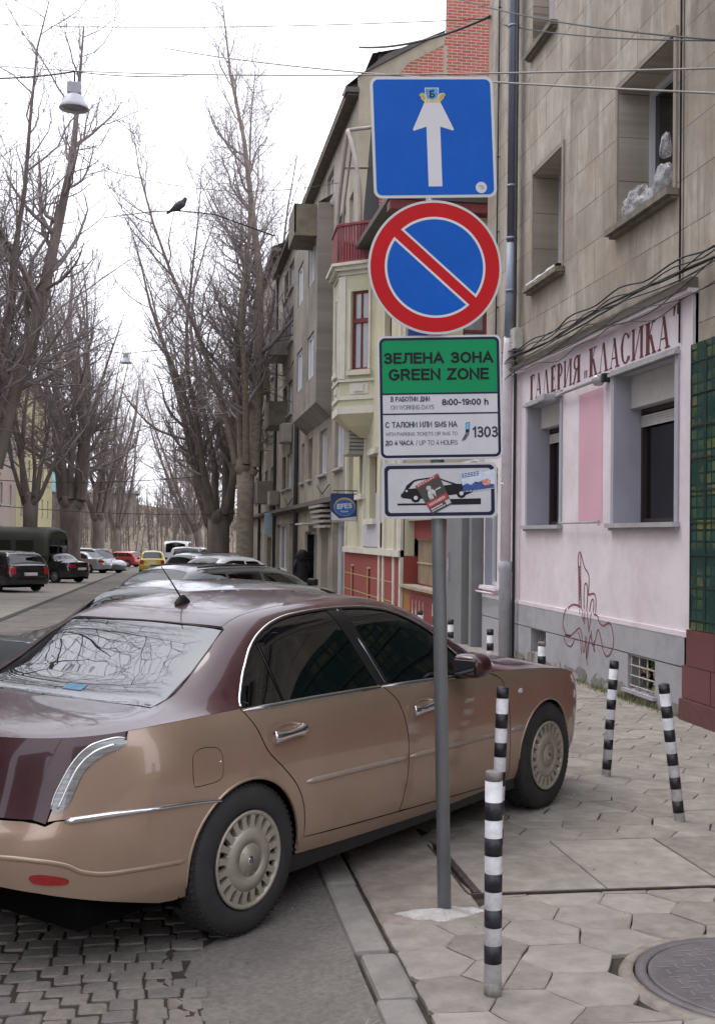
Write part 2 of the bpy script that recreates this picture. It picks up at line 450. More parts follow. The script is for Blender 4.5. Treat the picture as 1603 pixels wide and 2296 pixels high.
M_TYRE = mat('tyre rubber', '2b2a2b', .82, var=.18, scale=9, bump=.15, bscale=60, dirt=.35, dscale=3, dcol='4a4642')
M_BLACK = mat('black underside', '050505', .9, var=0, spec=.1)
M_RIM = mat('dusty painted rim', 'a8a195', .42, metal=.35, var=.10, scale=8, dirt=.5, dscale=7, dcol='6f675a')
M_CHROME = mat('chrome', 'e4e4e8', .07, metal=1, var=0)
M_DCHROME = mat('satin trim', 'a9adb3', .22, metal=.9, var=0)
M_NAVY = mat('navy enamel', '1d2a4a', .3, var=0)
M_TAN = mat('tan metallic paint', 'a68d7b', .28, metal=.40, var=.05, scale=1.6, coat=1, dirt=.30, dscale=2.2, dcol='9c7a66')
M_MOULD = mat('worn side moulding', 'a8998c', .35, metal=.3, var=.08, scale=6)
M_WINE = mat('dark wine paint', '3a181f', .34, metal=.0, var=.10, scale=2, spec=.3, coat=.7, dirt=.22, dscale=3, dcol='5b3c3c')
M_GLASS = mat('tinted glass', '06080b', .02, var=0, ior=1.62, spec=.6)
M_GLASSR = mat('rear window glass', '0b1319', .012, var=0, ior=2.05, spec=.8)
M_RUBBER = mat('black rubber trim', '141416', .5, var=0)
M_RED = mat('red reflector', '8e1316', .15, var=.1, coat=1)
M_LENS = mat('silver grey lamp lens', '86888a', .18, metal=.25, var=.35, scale=9, coat=1, stretch=(1, 1, 14))
M_LENSC = mat('clear lens', 'd9dcdc', .08, metal=.4, var=0, coat=1)

def dusty(m, col, z0=.22, z1=.62, amt=.75):
    n = m.node_tree; L = n.links; bs = n.nodes['Principled BSDF']; src = bs.inputs['Base Color'].links[0].from_socket
    tc = n.nodes.new('ShaderNodeTexCoord'); sp = n.nodes.new('ShaderNodeSeparateXYZ'); L.new(tc.outputs['Object'], sp.inputs[0])
    nz = n.nodes.new('ShaderNodeTexNoise'); nz.inputs['Scale'].default_value = 5; nz.inputs['Detail'].default_value = 8; nz.inputs['Roughness'].default_value = .7; L.new(tc.outputs['Object'], nz.inputs['Vector'])
    ad = n.nodes.new('ShaderNodeMath'); ad.operation = 'MULTIPLY_ADD'; L.new(nz.outputs[0], ad.inputs[0]); ad.inputs[1].default_value = .45; L.new(sp.outputs[2], ad.inputs[2])
    r = n.nodes.new('ShaderNodeMapRange'); r.inputs[1].default_value = z1+.2; r.inputs[2].default_value = z0+.15; r.inputs[4].default_value = amt; L.new(ad.outputs[0], r.inputs[0])
    x = n.nodes.new('ShaderNodeMix'); x.data_type = 'RGBA'; L.new(r.outputs[0], x.inputs[0]); L.new(src, x.inputs[6]); x.inputs[7].default_value = srgb(col); L.new(x.outputs[2], bs.inputs['Base Color'])
    q = n.nodes.new('ShaderNodeMapRange'); q.inputs[1].default_value = 0; q.inputs[2].default_value = 1; q.inputs[3].default_value = bs.inputs['Roughness'].default_value; q.inputs[4].default_value = .75; L.new(r.outputs[0], q.inputs[0]); L.new(q.outputs[0], bs.inputs['Roughness'])
    c = n.nodes.new('ShaderNodeMapRange'); c.inputs[3].default_value = 1; c.inputs[4].default_value = .1; L.new(r.outputs[0], c.inputs[0]); L.new(c.outputs[0], bs.inputs['Coat Weight'])
dusty(M_TAN, '8f7d6b', amt=.85)
def build_saloon(parent):
    S = SALOON; P = S.P; U = S.U; s0 = S.s0
    mirP = lambda pl: [(2*s0-a, b) for a, b in pl][::-1]
    mirU = lambda pl: [(a, 2-b) for a, b in pl][::-1]
    g = .0034
    # dark inner shell that shows in every gap
    mb = MB(); ns = 150; ss = [s0+(S.s1-s0)*i/ns for i in range(ns+1)]
    def grid(fn, A, B, off, flt=None):
        PV = []; idx = {}; F = []
        for i, a in enumerate(A):
            for j, b in enumerate(B):
                e = .004; p = V(fn(a, b)); n = (V(fn(a+e, b))-V(fn(a-e, b))).cross(V(fn(a, b))-V(fn(a, b-e)))
                n = n.normalized() if n.length > 1e-12 else V((0, 0, 1))
                if n.dot(p-V((2.4, 0, .5))) < 0: n = -n
                PV.append(p-n*off)
        m = len(B)
        for i in range(len(A)-1):
            for j in range(m-1):
                if flt and flt(A[i], B[j]): continue
                F.append((i*m+j, (i+1)*m+j, (i+1)*m+j+1, i*m+j+1))
        return PV, F
    inarch = lambda a, b: any(hypot(a-cx, b-.33) < .40 for cx in (1.10, 3.903))
    zz = [.42+(.955-.42)*j/10 for j in range(11)]
    Pc = lambda a, b: P(a, min(b, S.zb(S.o(a)[0])-.002))
    pv, F = grid(Pc, ss, zz, .012, inarch); mb.add(pv, F)
    pv, F = grid(lambda a, b: (lambda q: (q[0], -q[1], q[2]))(Pc(a, b)), ss, zz, .011, inarch); mb.add(pv, F)
    pv, F = grid(U, ss, [2*j/40 for j in range(41)], .013); mb.add(pv, F)
    # floor and inner wheel housings
    mb.box((.30, -.72, .20), (4.5, .72, .42))
    for cx in (1.10, 3.903):
        for sg in (-1, 1):
            A = circ(cx, .33, .385, -20, 200, 20)
            pv = [V((x, sg*.845, z)) for x, z in A]+[V((x, sg*.60, z)) for x, z in A]
            mb.add(pv, [(i, i+1, i+22, i+21) for i in range(20)])
            mb.add([V((x, sg*.60, z)) for x, z in A], [tuple(range(21))])
    mb.build('body_shell', M_BLACK, parent)
    # --- rear bumper
    ar = circ(1.10, .33, .350, 194, 123, 20)             # arch edge from its low back end up
    bt = smooth_curve([(-.61, .645), (-.25, .65), (.0, .648), (.06, .640), (.10, .628)], 6)+[(.14, .646), (.25, .651), (.45, .652), (.65, .646), (.85, .628)]
    right = [(-.61, .40), (-.3, .405), (-.06, .395), (.09, .372), (.24, .340), (.45, .292), (.62, .250), (.70, .243)]+ar+[(.905, .624)]
    bl = right+bt[::-1]
    full = [p for p in right[1:]]+[(.85, .628), (.65, .646), (.45, .652), (.25, .651), (.14, .646), (.10, .628), (.06, .640), (0, .648), (-.25, .65)]
    full = full+[(2*s0-a, b) for a, b in full[::-1]]
    bo = put('rear_bumper', panel(P, full, 0, (.04, .035)), M_TAN, parent)
    # crease and lower lip of the bumper, red reflectors, chrome strip
    cr = smooth_curve([(-.5, .515), (-.06, .512), (.097, .500), (.20, .478), (.265, .445), (.36, .424), (.5, .418), (.735, .404)], 6)
    for q in (0, 1):
        m_ = strip(P, cr, .02, .005); (mirror_mb(m_) if q else m_).build('bumper_crease', M_TAN, bo)
        pl = [(.06, .437), (.085, .446), (.13, .443), (.19, .430), (.213, .418), (.205, .403), (.16, .402), (.10, .407), (.07, .418)]
        o = put('reflector', panel(P, smooth_curve(pl, 3, True), .004, (.02, .02), skirt=.008), M_RED, bo, q == 1)
        m_ = strip(P, smooth_curve([(.175, .646), (.38, .657), (.65, .650), (.85, .634), (.925, .622)], 5), lambda t: .013+.016*min(1, t*0+1-t), .010, .001)
        (mirror_mb(m_) if q else m_).build('chrome_strip', M_CHROME, bo)
    # --- trunk lid: face and deck
    side = [(.044, .656), (.055, .769), (.078, .856), (.118, .930)]
    face = [(s0-.0, .660), (-.3, .662), (.02, .656)]+side+[(.138, .9575)]
    zbs = lambda s: S.zb(S.o(s)[0])-.001
    face += [(a, zbs(a)) for a in (.05, -.1, -.25, -.4, -.5)]+[(s0, zbs(s0))]
    ff = face[1:-1]; ff = [(s0, .660)]+ff+[(s0, zbs(s0))]
    ff = ff+[(2*s0-a, b) for a, b in ff[1:-1][::-1]]
    lid = put('trunk_lid', panel(P, ff, 0, (.04, .035)), M_WINE, parent)
    dk = [(.142, .002), (.19, .10), (.245, .225), (.30, .315), (.38, .385), (.47, .424), (.63, .464), (.752, .492)]
    dk = [(a, .0) for a in (-.609, -.5, -.35, -.2, -.1, 0, .08)]+dk+[(.742, .7), (.735, 1)]
    dk = dk+[(a, 2-b) for a, b in dk[:-1][::-1]]
    put('trunk_deck', panel(U, dk, 0, (.04, .035), skirt=.008, e=.02), M_WINE, lid)
    m_ = MB(); T = Matrix.Translation(V((.045, 0, .80))) @ Matrix.Rotation(radians(-90), 4, 'Y') @ Matrix.Scale(1.3, 4, (1, 0, 0))
    m_.lathe([(0, .035), (.028, .034), (.032, .028), (.032, 0)], 28, T); m_.build('badge', M_CHROME, lid)
    mb = MB(); mb.rbox((.03, -.26, .665), (.06, .26, .775), .01); mb.build('licence_plate', mat('plate white', 'd8d8d4', .4), lid)
    # --- rear corner (wine) and tail lamps
    TLi = [(.437, .945), (.382, .950), (.291, .936), (.231, .908), (.181, .858), (.143, .795), (.120, .742), (.112, .694)]
    TLo = [(.139, .684), (.165, .690), (.188, .722), (.210, .779), (.236, .829), (.274, .863), (.326, .889), (.389, .906), (.428, .921)]
    for q in (0, 1):
        cn = [(.048, .654), (.059, .769), (.082, .856), (.123, .932), (.144, zbs(.144))]+[(a, zbs(a)) for a in (.2, .28, .36, .44)]+[(a-.003, b+.001) for a, b in TLi]+[(.100, .640)]
        put('rear_corner', panel(P, cn, 0, (.03, .03)), M_WINE, parent, q == 1)
        tl = smooth_curve([(.112, .700)]+TLo+[(.440, .934)]+TLi[1:-1], 2, True)
        o = put('taillight', panel(P, tl, .006, (.02, .02), skirt=.016), M_LENS, parent, q == 1)
        mid = [((a+c)/2, (b+d)/2) for (a, b), (c, d) in zip(TLi[1:], TLo[::-1][1:])]
        m_ = strip(P, smooth_curve(mid, 4), .012, .004, .004); (mirror_mb(m_) if q else m_).build('lens_rib', M_CHROME, o)
        ed = smooth_curve(TLi, 4); m_ = strip(P, ed, .010, .006, .003); (mirror_mb(m_) if q else m_).build('lamp_chrome', M_CHROME, o)
    # --- side panels
    dl = smooth_curve([(1.100, .984), (1.126, .955), (1.170, .893), (1.227, .786), (1.326, .696), (1.425, .598), (1.478, .50), (1.491, .42), (1.491, .334)], 5)
    d2 = smooth_curve([(2.140, .9725), (2.180, .945), (2.262, .868), (2.315, .73), (2.333, .60), (2.333, .48), (2.305, .38), (2.268, .300)], 5)
    fl = smooth_curve([(3.165, .9285), (3.24, .908), (3.318, .877), (3.365, .82), (3.40, .70), (3.43, .5), (3.435, .36), (3.435, .248)], 5)
    sillz = lambda x: .352-.0475*(x-1.4)
    arf = circ(1.10, .33, .350, 123, -6, 26)
    ztop = lambda x: S.zb(S.o(x)[0])-.0015
    qp = [(a+.002, b) for a, b in TLo[::1]]+[(.442, .935), (.455, ztop(.455))]+[(a, ztop(a)) for a in (.55, .7, .85, 1.0, 1.06)]+[(1.097, ztop(1.097))]
    qp += [(a-g, b) for a, b in dl[1:] if b > .36]+[(1.487, .30)]+[p for p in arf[::-1] if p[1] > .30 or True]+[(.905, .632), (.85, .635), (.65, .653), (.45, .659), (.25, .658), (.148, .653), (.108, .648), (.117, .690)]
    # clean ordering of the arch piece
    d1r = [(a+g, b) for a, b in dl]
    door_r = [(1.106, ztop(1.106))]+[(a, ztop(a)) for a in (1.3, 1.6, 1.9, 2.1)]+[(a-g, b) for a, b in d2]+[(a, sillz(a)-.004) for a in (2.1, 1.9, 1.7, 1.55)]+[(1.494, .345)]+[p for p in d1r[::-1] if p[1] > .35 and p[0] > 1.107]
    d2r = [(a+g, b) for a, b in d2 if b > sillz(2.28)]
    door_f = [(2.146, ztop(2.146))]+[(a, ztop(a)) for a in (2.4, 2.7, 3.0, 3.15)]+[(a-g, b) for a, b in fl if b < .92 and b > sillz(3.43)]+[(3.43, sillz(3.43))]+[(a, sillz(a)-.004) for a in (3.2, 2.9, 2.6, 2.4)]+d2r[::-1]
    arff = circ(3.903, .33, .350, 174, 5, 26)
    fe = [(3.172, ztop(3.172))]+[(a, ztop(a)) for a in (3.4, 3.7, 4.0, 4.2, 4.32)]+[(4.36, ztop(4.36)), (4.33, .70), (4.27, .58), (4.255, .46), (4.252, .38)]+arff[::-1]+[(3.55, .245), (3.44, .25)]+[(a+g, b) for a, b in fl[::-1] if b > .26 and a > 3.172]
    bf = [(4.257, .375), (4.262, .46), (4.275, .58), (4.336, .70), (4.366, ztop(4.366))]+[(a, ztop(a)) for a in (4.5, 4.7, 4.9, 5.1, 5.3)]+[(S.s1, ztop(5.45))]+[(S.s1, .24), (5.0, .23), (4.6, .235), (4.30, .25)]
    sl_ = [(1.480, .300)]+[(1.499, .338)]+[(a, sillz(a)-.009) for a in (1.7, 2.0, 2.5, 3.0, 3.43)]+[(3.436, .222), (3.0, .218), (2.3, .235), (1.7, .255), (1.458, .268)]
    for q in (0, 1):
        for nm, cv in (('rear_door_gap', [p for p in dl if p[1] > .35]), ('door_gap', [p for p in d2 if p[1] > sillz(2.28)]), ('fender_gap', [p for p in fl if p[1] > .26]), ('sill_gap', [(1.5+.2*k, sillz(1.5+.2*k)-.0065) for k in range(10)])):
            m_ = strip(P, cv, .0058, .0004, .0), 0; m_ = m_[0]; (mirror_mb(m_) if q else m_).build(nm, M_BLACK, parent)
        o = put('rear_fender', panel(P, qp, 0, (.045, .045)), M_TAN, parent, q == 1)
        fp = smooth_curve([(.768, .715), (.765, .79), (.772, .835), (.805, .856), (.86, .858), (.915, .845), (.938, .81), (.938, .76), (.930, .722), (.895, .708), (.83, .705), (.79, .705)], 4, True)
        m_ = strip(P, fp+[fp[0]], .0028, .0005, .0001); (mirror_mb(m_) if q else m_).build('fuel_door_gap', M_BLACK, o)
        put('fuel_door', panel(P, [(.853+(a-.853)*.975, .78+(b-.78)*.97) for a, b in fp], .0012, (.04, .04), skirt=.003), M_TAN, o, q == 1)
        m_ = MB(); T = Matrix.Translation(V(P(.925, .787))) @ Matrix.Rotation(radians(90), 4, 'X'); m_.lathe([(0, .004), (.004, .004), (.005, 0)], 10, T)
        (mirror_mb(m_) if q else m_).build('fuel_door_lock', M_CHROME, o)
        m_ = strip(P, circ(1.10, .33, .354, 190, -4, 40), .014, .007, -.001); (mirror_mb(m_) if q else m_).build('arch_lip', M_TAN, o)
        rd = put('rear_door', panel(P, door_r, 0, (.05, .05)), M_TAN, parent, q == 1)
        fd = put('front_door', panel(P, door_f, 0, (.05, .05)), M_TAN, parent, q == 1)
        fo = put('front_fender', panel(P, fe, 0, (.05, .05)), M_TAN, parent, q == 1)
        m_ = strip(P, circ(3.903, .33, .354, 178, 2, 40), .014, .007, -.001); (mirror_mb(m_) if q else m_).build('arch_lip', M_TAN, fo)
        T = Matrix.Translation(V(P(3.553, .776))) @ Matrix.Rotation(radians(90), 4, 'X') @ Matrix.Diagonal(V((1.9, 1, 1, 1)))
        m_ = MB(); m_.lathe([(0, .010), (.008, .009), (.014, .005), (.0165, 0)], 16, T); (mirror_mb(m_) if q else m_).build('side_indicator', M_LENSC, fo)
        put('front_bumper', panel(P, bf, 0, (.06, .06)), M_TAN, parent, q == 1)
        m_ = strip(P, [(4.28, .58), (4.5, .585), (4.8, .59)], .012, .004); (mirror_mb(m_) if q else m_).build('bumper_moulding', M_TAN, fo)
        put('sill', panel(P, sl_, -.002, (.06, .03)), M_TAN, parent, q == 1)
        m_ = MB(); m_.box((1.43, -.855, .185), (3.55, -.78, .262)); (mirror_mb(m_) if q else m_).build('rocker_guard', M_RUBBER, parent)
        mo = smooth_curve([(1.492, .600), (1.9, .590), (2.322, .578)], 6)
        m_ = strip(P, mo, .028, .012); (mirror_mb(m_) if q else m_).build('side_moulding', M_MOULD, rd)
        mo = smooth_curve([(2.344, .578), (2.9, .567), (3.425, .556)], 6)
        m_ = strip(P, mo, .028, .012); (mirror_mb(m_) if q else m_).build('side_moulding', M_MOULD, fd)
        m_ = strip(P, smooth_curve([(3.438, .5555), (3.53, .5535), (3.60, .5525)], 4), .026, .011); (mirror_mb(m_) if q else m_).build('side_moulding', M_MOULD, fo)
        # handles: an oval dish and a chrome bar over it
        for door, hx, hz in ((rd, 1.368, .840), (fd, 2.478, .811)):
            y0 = P(hx, hz)[1]
            m_ = MB(); T = Matrix.Translation((hx, y0-.001, hz)) @ Matrix.Rotation(radians(90), 4, 'X') @ Matrix.Diagonal(V((2.35, 1, 1, 1)))
            m_.lathe([(.058, .0016), (.052, .0028), (.045, -.004), (.025, -.010), (0, -.011)], 28, T)
            (mirror_mb(m_) if q else m_).build('handle_dish', M_TAN, door)
            m_ = MB(); pts = [V((hx-.100, y0-.010, hz+.000)), V((hx-.075, y0-.022, hz+.001)), V((hx-.03, y0-.026, hz+.002)), V((hx+.03, y0-.026, hz+.005)), V((hx+.078, y0-.022, hz+.008)), V((hx+.102, y0-.008, hz+.009))]
            pts = [V(p) for p in smooth_curve([tuple(p) for p in pts], 4)]; n_ = len(pts)
            m_.tube(pts, [.019+.015*abs(i/(n_-1)*2-1)**1.6*(1-.25*(abs(i/(n_-1)*2-1) > .9)) for i in range(n_)], 10)
            m_.v = [V((p.x, y0-.004+(p.y-y0+.004)*.8, p.z)) for p in m_.v]
            (mirror_mb(m_) if q else m_).build('door_handle', M_CHROME, door)
            m_ = MB(); m_.lathe([(0, .003), (.006, .003), (.007, 0)], 12, Matrix.Translation((hx+.112, y0-.004, hz+.008)) @ Matrix.Rotation(radians(90), 4, 'X')); (mirror_mb(m_) if q else m_).build('key_lock', M_CHROME, door)
        # wine coloured side of the cabin
        win = smooth_curve([(1.112, .02), (1.118, .09), (1.149, .193), (1.200, .300), (1.268, .392), (1.367, .436), (1.486, .463), (1.646, .485), (1.809, .490), (2.057, .490), (2.247, .487), (2.422, .480), (2.55, .469), (2.733, .437), (2.867, .400), (2.97, .30), (3.03, .19), (3.085, .02)], 3)
        seam = [(3.145, .30), (3.0, .44), (2.9, .495), (2.75, .535), (2.55, .560), (2.3, .57), (1.918, .570), (1.644, .567), (1.468, .583), (1.345, .585)]
        gl = [(1.330, .566), (1.204, .555), (1.054, .548), (.867, .521), (.798, .517), (.770, .510)]
        cp = [(a, 0.) for a in (.148, .25, .4, .6, .8, .95, 1.06)]+[(1.104, 0.)]+[(a-.006, b+.005) for a, b in win[:-1]]+[(3.12, .0), (3.16, .0)]+seam+gl+[(.63, .469), (.47, .430), (.376, .392), (.294, .322), (.238, .23), (.184, .103)]
        cab = put('cabin_side', panel(U, cp, 0, (.04, .04), skirt=.010), M_WINE, parent, q == 1)
        # glass: rear door window, quarter light, front door window
        ins = lambda pl, d: [(1.95+(a-1.95)*(1-d), b*(1-d*.6)) for a, b in pl]
        W = win
        def cut(lo, hi):
            top = [p for p in W if lo < p[0] < hi]; return top
        def glass(name, x0, x1, xt0, xt1, m):
            top = [(a, max(b-.012, .01)) for a, b in W if xt0 < a < xt1]
            return top
        dq = (lambda b: 1.392+.000*b)
        pl1 = [(1.122, .004)]+[(a+.006, max(.006, b-.012)) for a, b in W if a < 1.37]+[(1.384, .428)]+[(1.384, .004)]
        pl2 = [(1.404, .004), (1.404, .432)]+[(a, b-.012) for a, b in W if 1.41 < a < 1.99]+[(2.005, .476)]+[(2.060, .30), (2.128, .004)]
        pl3 = [(2.222, .004), (2.172, .25), (2.128, .476)]+[(a-.004, max(.006, b-.012)) for a, b in W if 2.14 < a < 3.07]+[(3.070, .004)]
        for nm, pl, dr in (('quarter_glass', pl1, rd), ('window', pl2, rd), ('window', pl3, fd)):
            put(nm, panel(U, pl, -.006, (.05, .05), skirt=0), M_GLASS, dr, q == 1)
        # black pillars and window frames
        bp = [(2.131, .002), (2.062, .30), (2.008, .476), (2.125, .478), (2.170, .25), (2.219, .002)]
        put('window_pillar', panel(U, bp, -.001, (.03, .04), skirt=.01), M_RUBBER, rd, q == 1)
        m_ = strip(U, [(2.190, .005), (2.142, .25), (2.085, .478)], .014, .004, .0); (mirror_mb(m_) if q else m_).build('pillar_trim', M_DCHROME, rd)
        m_ = strip(U, [(1.394, .004), (1.394, .43)], .016, .004, -.004); (mirror_mb(m_) if q else m_).build('window_divider', M_RUBBER, rd)
        m_ = strip(U, [(a+.003, b-.006) for a, b in win], .014, .004, -.003); (mirror_mb(m_) if q else m_).build('window_seal', M_RUBBER, cab)
        m_ = strip(U, win, .014, .006, .0); (mirror_mb(m_) if q else m_).build('window_chrome', M_CHROME, cab)
        bz = lambda a: S.zb(a)-.012
        m_ = strip(P, [(a, bz(a)) for a in (1.112, 1.3, 1.6, 1.9, 2.138)], .022, .006, .0); (mirror_mb(m_) if q else m_).build('belt_moulding', M_DCHROME, rd)
        m_ = strip(P, [(a, bz(a)) for a in (2.148, 2.4, 2.7, 2.95, 3.10)], .022, .006, .0); (mirror_mb(m_) if q else m_).build('belt_moulding', M_DCHROME, fd)
        # mirror
        m_ = MB(); bm = bmesh.new(); bmesh.ops.create_icosphere(bm, subdivisions=3, radius=1)
        pv = []
        for v in bm.verts:
            c = v.co; x = c.x; f = lambda t, p: math.copysign(abs(t)**p, t)
            pv.append(V((2.800+f(c.x, .75)*.072+(.02 if c.x > 0 else 0), -1.005+f(c.y, .7)*.105, 1.012+f(c.z, .75)*.068)))
        m_.smooth = True; bm.verts.index_update(); m_.add(pv, [[v.index for v in fc.verts] for fc in bm.faces]); bm.free()
        mo = (mirror_mb(m_) if q else m_).build('side_mirror', M_WINE, fd)
        m_ = MB(); m_.rbox((2.722, -1.075, .968), (2.735, -.945, 1.050), .01); (mirror_mb(m_) if q else m_).build('mirror_glass', M_GLASS, mo)
        m_ = MB(); m_.tube([(2.86, -.865, .945), (2.84, -.92, .955), (2.81, -.99, .965)], .026, 10); (mirror_mb(m_) if q else m_).build('mirror_arm', M_RUBBER, mo)
        # front headlamp
        put('headlight', panel(P, smooth_curve([(4.74, .62), (4.72, .70), (4.95, .72), (5.1, .68), (5.05, .60), (4.85, .59)], 3, True), .005, (.05, .04)), M_LENSC, parent, q == 1)
    # --- roof, glass, hood
    seam = [(2.9, .499), (2.75, .539), (2.55, .564), (2.3, .574), (1.918, .574), (1.644, .571), (1.468, .587), (1.345, .589)]
    rf = [(1.340, 1.0), (1.340, .8)]+seam[::-1]+[(2.86, .8), (2.86, 1.0)]
    rf = rf+[(a, 2-b) for a, b in rf[1:-1][::-1]]
    roof = put('roof', panel(U, rf, 0, (.05, .05), e=.06), M_WINE, parent)
    rg = [(.742, 1.0), (.748, .887), (.774, .520), (.867, .525), (1.054, .552), (1.204, .559), (1.322, .570), (1.328, .80), (1.328, 1.0)]
    rg = rg+[(a, 2-b) for a, b in rg[1:-1][::-1]]
    gl = put('rear_window', panel(U, rg, -.004, (.04, .04), skirt=0, e=.06), M_GLASSR, parent)
    for q in (0, 1):
        m_ = strip(U, [(.772, .514), (.867, .521), (1.054, .548), (1.204, .556), (1.330, .575)], .010, .003, -.001); (mirror_mb(m_) if q else m_).build('window_seal', M_RUBBER, gl)
        m_ = strip(U, [(1.334, .575), (1.334, .8), (1.334, 1.0)], .012, .003, -.001); (mirror_mb(m_) if q else m_).build('window_seal', M_RUBBER, gl)
    # blue toll sticker inside the pane and the high brake lamp
    wsh = [(2.874, 1.0), (2.874, .8), (2.915, .50), (3.01, .447), (3.15, .31), (3.27, .25), (3.50, .55), (3.60, .8), (3.62, 1.0)]
    wsh = wsh+[(a, 2-b) for a, b in wsh[1:-1][::-1]]
    put('windshield', panel(U, wsh, -.004, (.05, .05), skirt=0), M_GLASS, parent)
    hd = [(3.17, 0)]+[(a, .0) for a in (3.4, 3.7, 4.0, 4.3)]+[(4.5, 0), (4.7, 0), (4.9, 0), (5.15, 0), (5.4, 0), (5.46, 1)]+[(3.63, 1.0), (3.61, .8), (3.51, .55), (3.285, .25), (3.17, .22)]
    hd2 = [(3.17, .22), (3.17, 0)]+[(a, 0) for a in (3.4, 3.7, 4.0, 4.3, 4.6, 4.9, 5.15, 5.35)]+[(5.46, .3), (5.46, 1.0)]
    left = [(a, 2-b) for a, b in hd2[:-1][::-1]]
    top = [(3.285, 1.75), (3.51, 1.45), (3.61, 1.2), (3.63, 1.0), (3.61, .8), (3.51, .55), (3.285, .25)]
    put('hood', panel(U, hd2+left+top, 0, (.06, .05), skirt=.008), M_WINE, parent)
    # antenna
    c = V(U(1.60, 1.0)); m_ = MB()
    T = Matrix.Translation(c) @ Matrix.Diagonal(V((1.9, .75, 1, 1)))
    m_.lathe([(.030, -.004), (.028, .010), (.016, .030), (.008, .042), (0, .044)], 20, T)
    m_.tube([c+V((-.01, 0, .03)), c+V((-.075, 0, .11)), c+V((-.15, 0, .195))], .0045, 8, r_end=.0022)
    m_.build('roof_antenna', M_RUBBER, roof)
    m_ = MB(); e = [(.99, .60+.0), (1.03, .60), (1.03, .72), (.99, .72)]
    put('window_sticker', panel(U, [(.845, .93), (.845, 1.03), (.89, 1.03), (.89, .93)], -.002, (.05, .05), skirt=0), mat('blue sticker', '35708f', .4, var=.3, scale=30), gl)
    for cx in (1.10, 3.903):
        for sg in (-1, 1): wheel(parent, V((cx, sg*.895, .33)), sg, .330)
Xc = V((0.70868523, 0.70512041, 0.02388426)); Oc = V((-1.05875589, 5.16792546, -0.08817855))
Yc = V((0, 0, 1)).cross(Xc).normalized(); Zc = Xc.cross(Yc)
MAIN = Matrix(((Xc.x, Yc.x, Zc.x, Oc.x), (Xc.y, Yc.y, Zc.y, Oc.y), (Xc.z, Yc.z, Zc.z, Oc.z), (0, 0, 0, 1)))
hero = thing('parked_sedan', 'two-tone tan and dark wine saloon parked aslant on the corner, right behind the signpost', 'car', M=MAIN)
build_saloon(hero)
# ============ ground ============
def nodes_brick(m, scale, c1, c2, mort, w=.5, h=.25, msize=.03, rot=0, coord='Object', bias=0., off=.5, noise_amt=.06, var2=True):
    n = m.node_tree; L = n.links; bs = n.nodes['Principled BSDF']
    tc = n.nodes.new('ShaderNodeTexCoord'); mp = n.nodes.new('ShaderNodeMapping'); L.new(tc.outputs[coord], mp.inputs[0]); mp.inputs['Rotation'].default_value = rot if isinstance(rot, tuple) else (0, 0, rot)
    nz = n.nodes.new('ShaderNodeTexNoise'); nz.inputs['Scale'].default_value = 3; L.new(mp.outputs[0], nz.inputs['Vector'])
    va = n.nodes.new('ShaderNodeVectorMath'); va.operation = 'MULTIPLY_ADD'; L.new(nz.outputs['Color'], va.inputs[0]); va.inputs[1].default_value = (noise_amt,)*3; L.new(mp.outputs[0], va.inputs[2])
    br = n.nodes.new('ShaderNodeTexBrick'); L.new(va.outputs[0], br.inputs['Vector']); br.inputs['Scale'].default_value = scale
    br.inputs['Color1'].default_value = srgb(c1); br.inputs['Color2'].default_value = srgb(c2); br.inputs['Mortar'].default_value = srgb(mort)
    br.inputs['Mortar Size'].default_value = msize; br.inputs['Brick Width'].default_value = w; br.inputs['Row Height'].default_value = h; br.offset = off; br.inputs['Bias'].default_value = bias; br.inputs['Mortar Smooth'].default_value = .3
    n2 = n.nodes.new('ShaderNodeTexNoise'); n2.inputs['Scale'].default_value = 1.1; n2.inputs['Detail'].default_value = 8; L.new(tc.outputs[coord], n2.inputs['Vector'])
    r = n.nodes.new('ShaderNodeMapRange'); r.inputs[1].default_value = .3; r.inputs[2].default_value = .75; r.inputs[3].default_value = .72; r.inputs[4].default_value = 1.22; L.new(n2.outputs[0], r.inputs[0])
    mu = n.nodes.new('ShaderNodeVectorMath'); mu.operation = 'SCALE'; L.new(br.outputs[0], mu.inputs[0]); L.new(r.outputs[0], mu.inputs['Scale'])
    L.new(mu.outputs[0], bs.inputs['Base Color'])
    bp = n.nodes.new('ShaderNodeBump'); bp.inputs['Strength'].default_value = .5; bp.inputs['Distance'].default_value = .02; bp.invert = True
    L.new(br.outputs['Fac'], bp.inputs['Height']); L.new(bp.outputs[0], bs.inputs['Normal'])
    return m
def sheet(name, x0, x1, ys, dz, m, kind='structure', xs=None):
    mb = MB(); xs = xs or [x0, x1]
    P = [(x if not callable(x) else x(y), y, gz(y)+dz) for y in ys for x in xs]; k = len(xs)
    mb.smooth = True
    mb.add(P, [(j*k+i, j*k+i+1, (j+1)*k+i+1, (j+1)*k+i) for j in range(len(ys)-1) for i in range(k-1)])
    return tag(mb.build(name, m), kind=kind)
YS = [-30, -10, 0, 4, 8, 12]+[14+2*i for i in range(8)]+[30+5*i for i in range(14)]+[110, 130, 160, 200, 260]
M_COB = nodes_brick(mat('cobble road', '7b7571', .85, var=0), 1, '6f6963', '847d76', '3e3935', w=.135, h=.125, msize=.012, noise_amt=.03)
M_ASPH = mat('patched asphalt', '77716c', .9, var=.22, scale=38, bump=.9, bscale=130, dirt=.5, dscale=2.3, dcol='5e5854')
M_ASPH2 = mat('pale worn asphalt', '8b857d', .9, var=.14, scale=1.1, bump=.2, bscale=60, dirt=.3, dscale=.6, dcol='6d6862')
M_SLAB = mat('concrete paving slab', '938c84', .9, var=.16, scale=9, bump=.45, bscale=90, dirt=.6, dscale=3.1, dcol='6d655d')
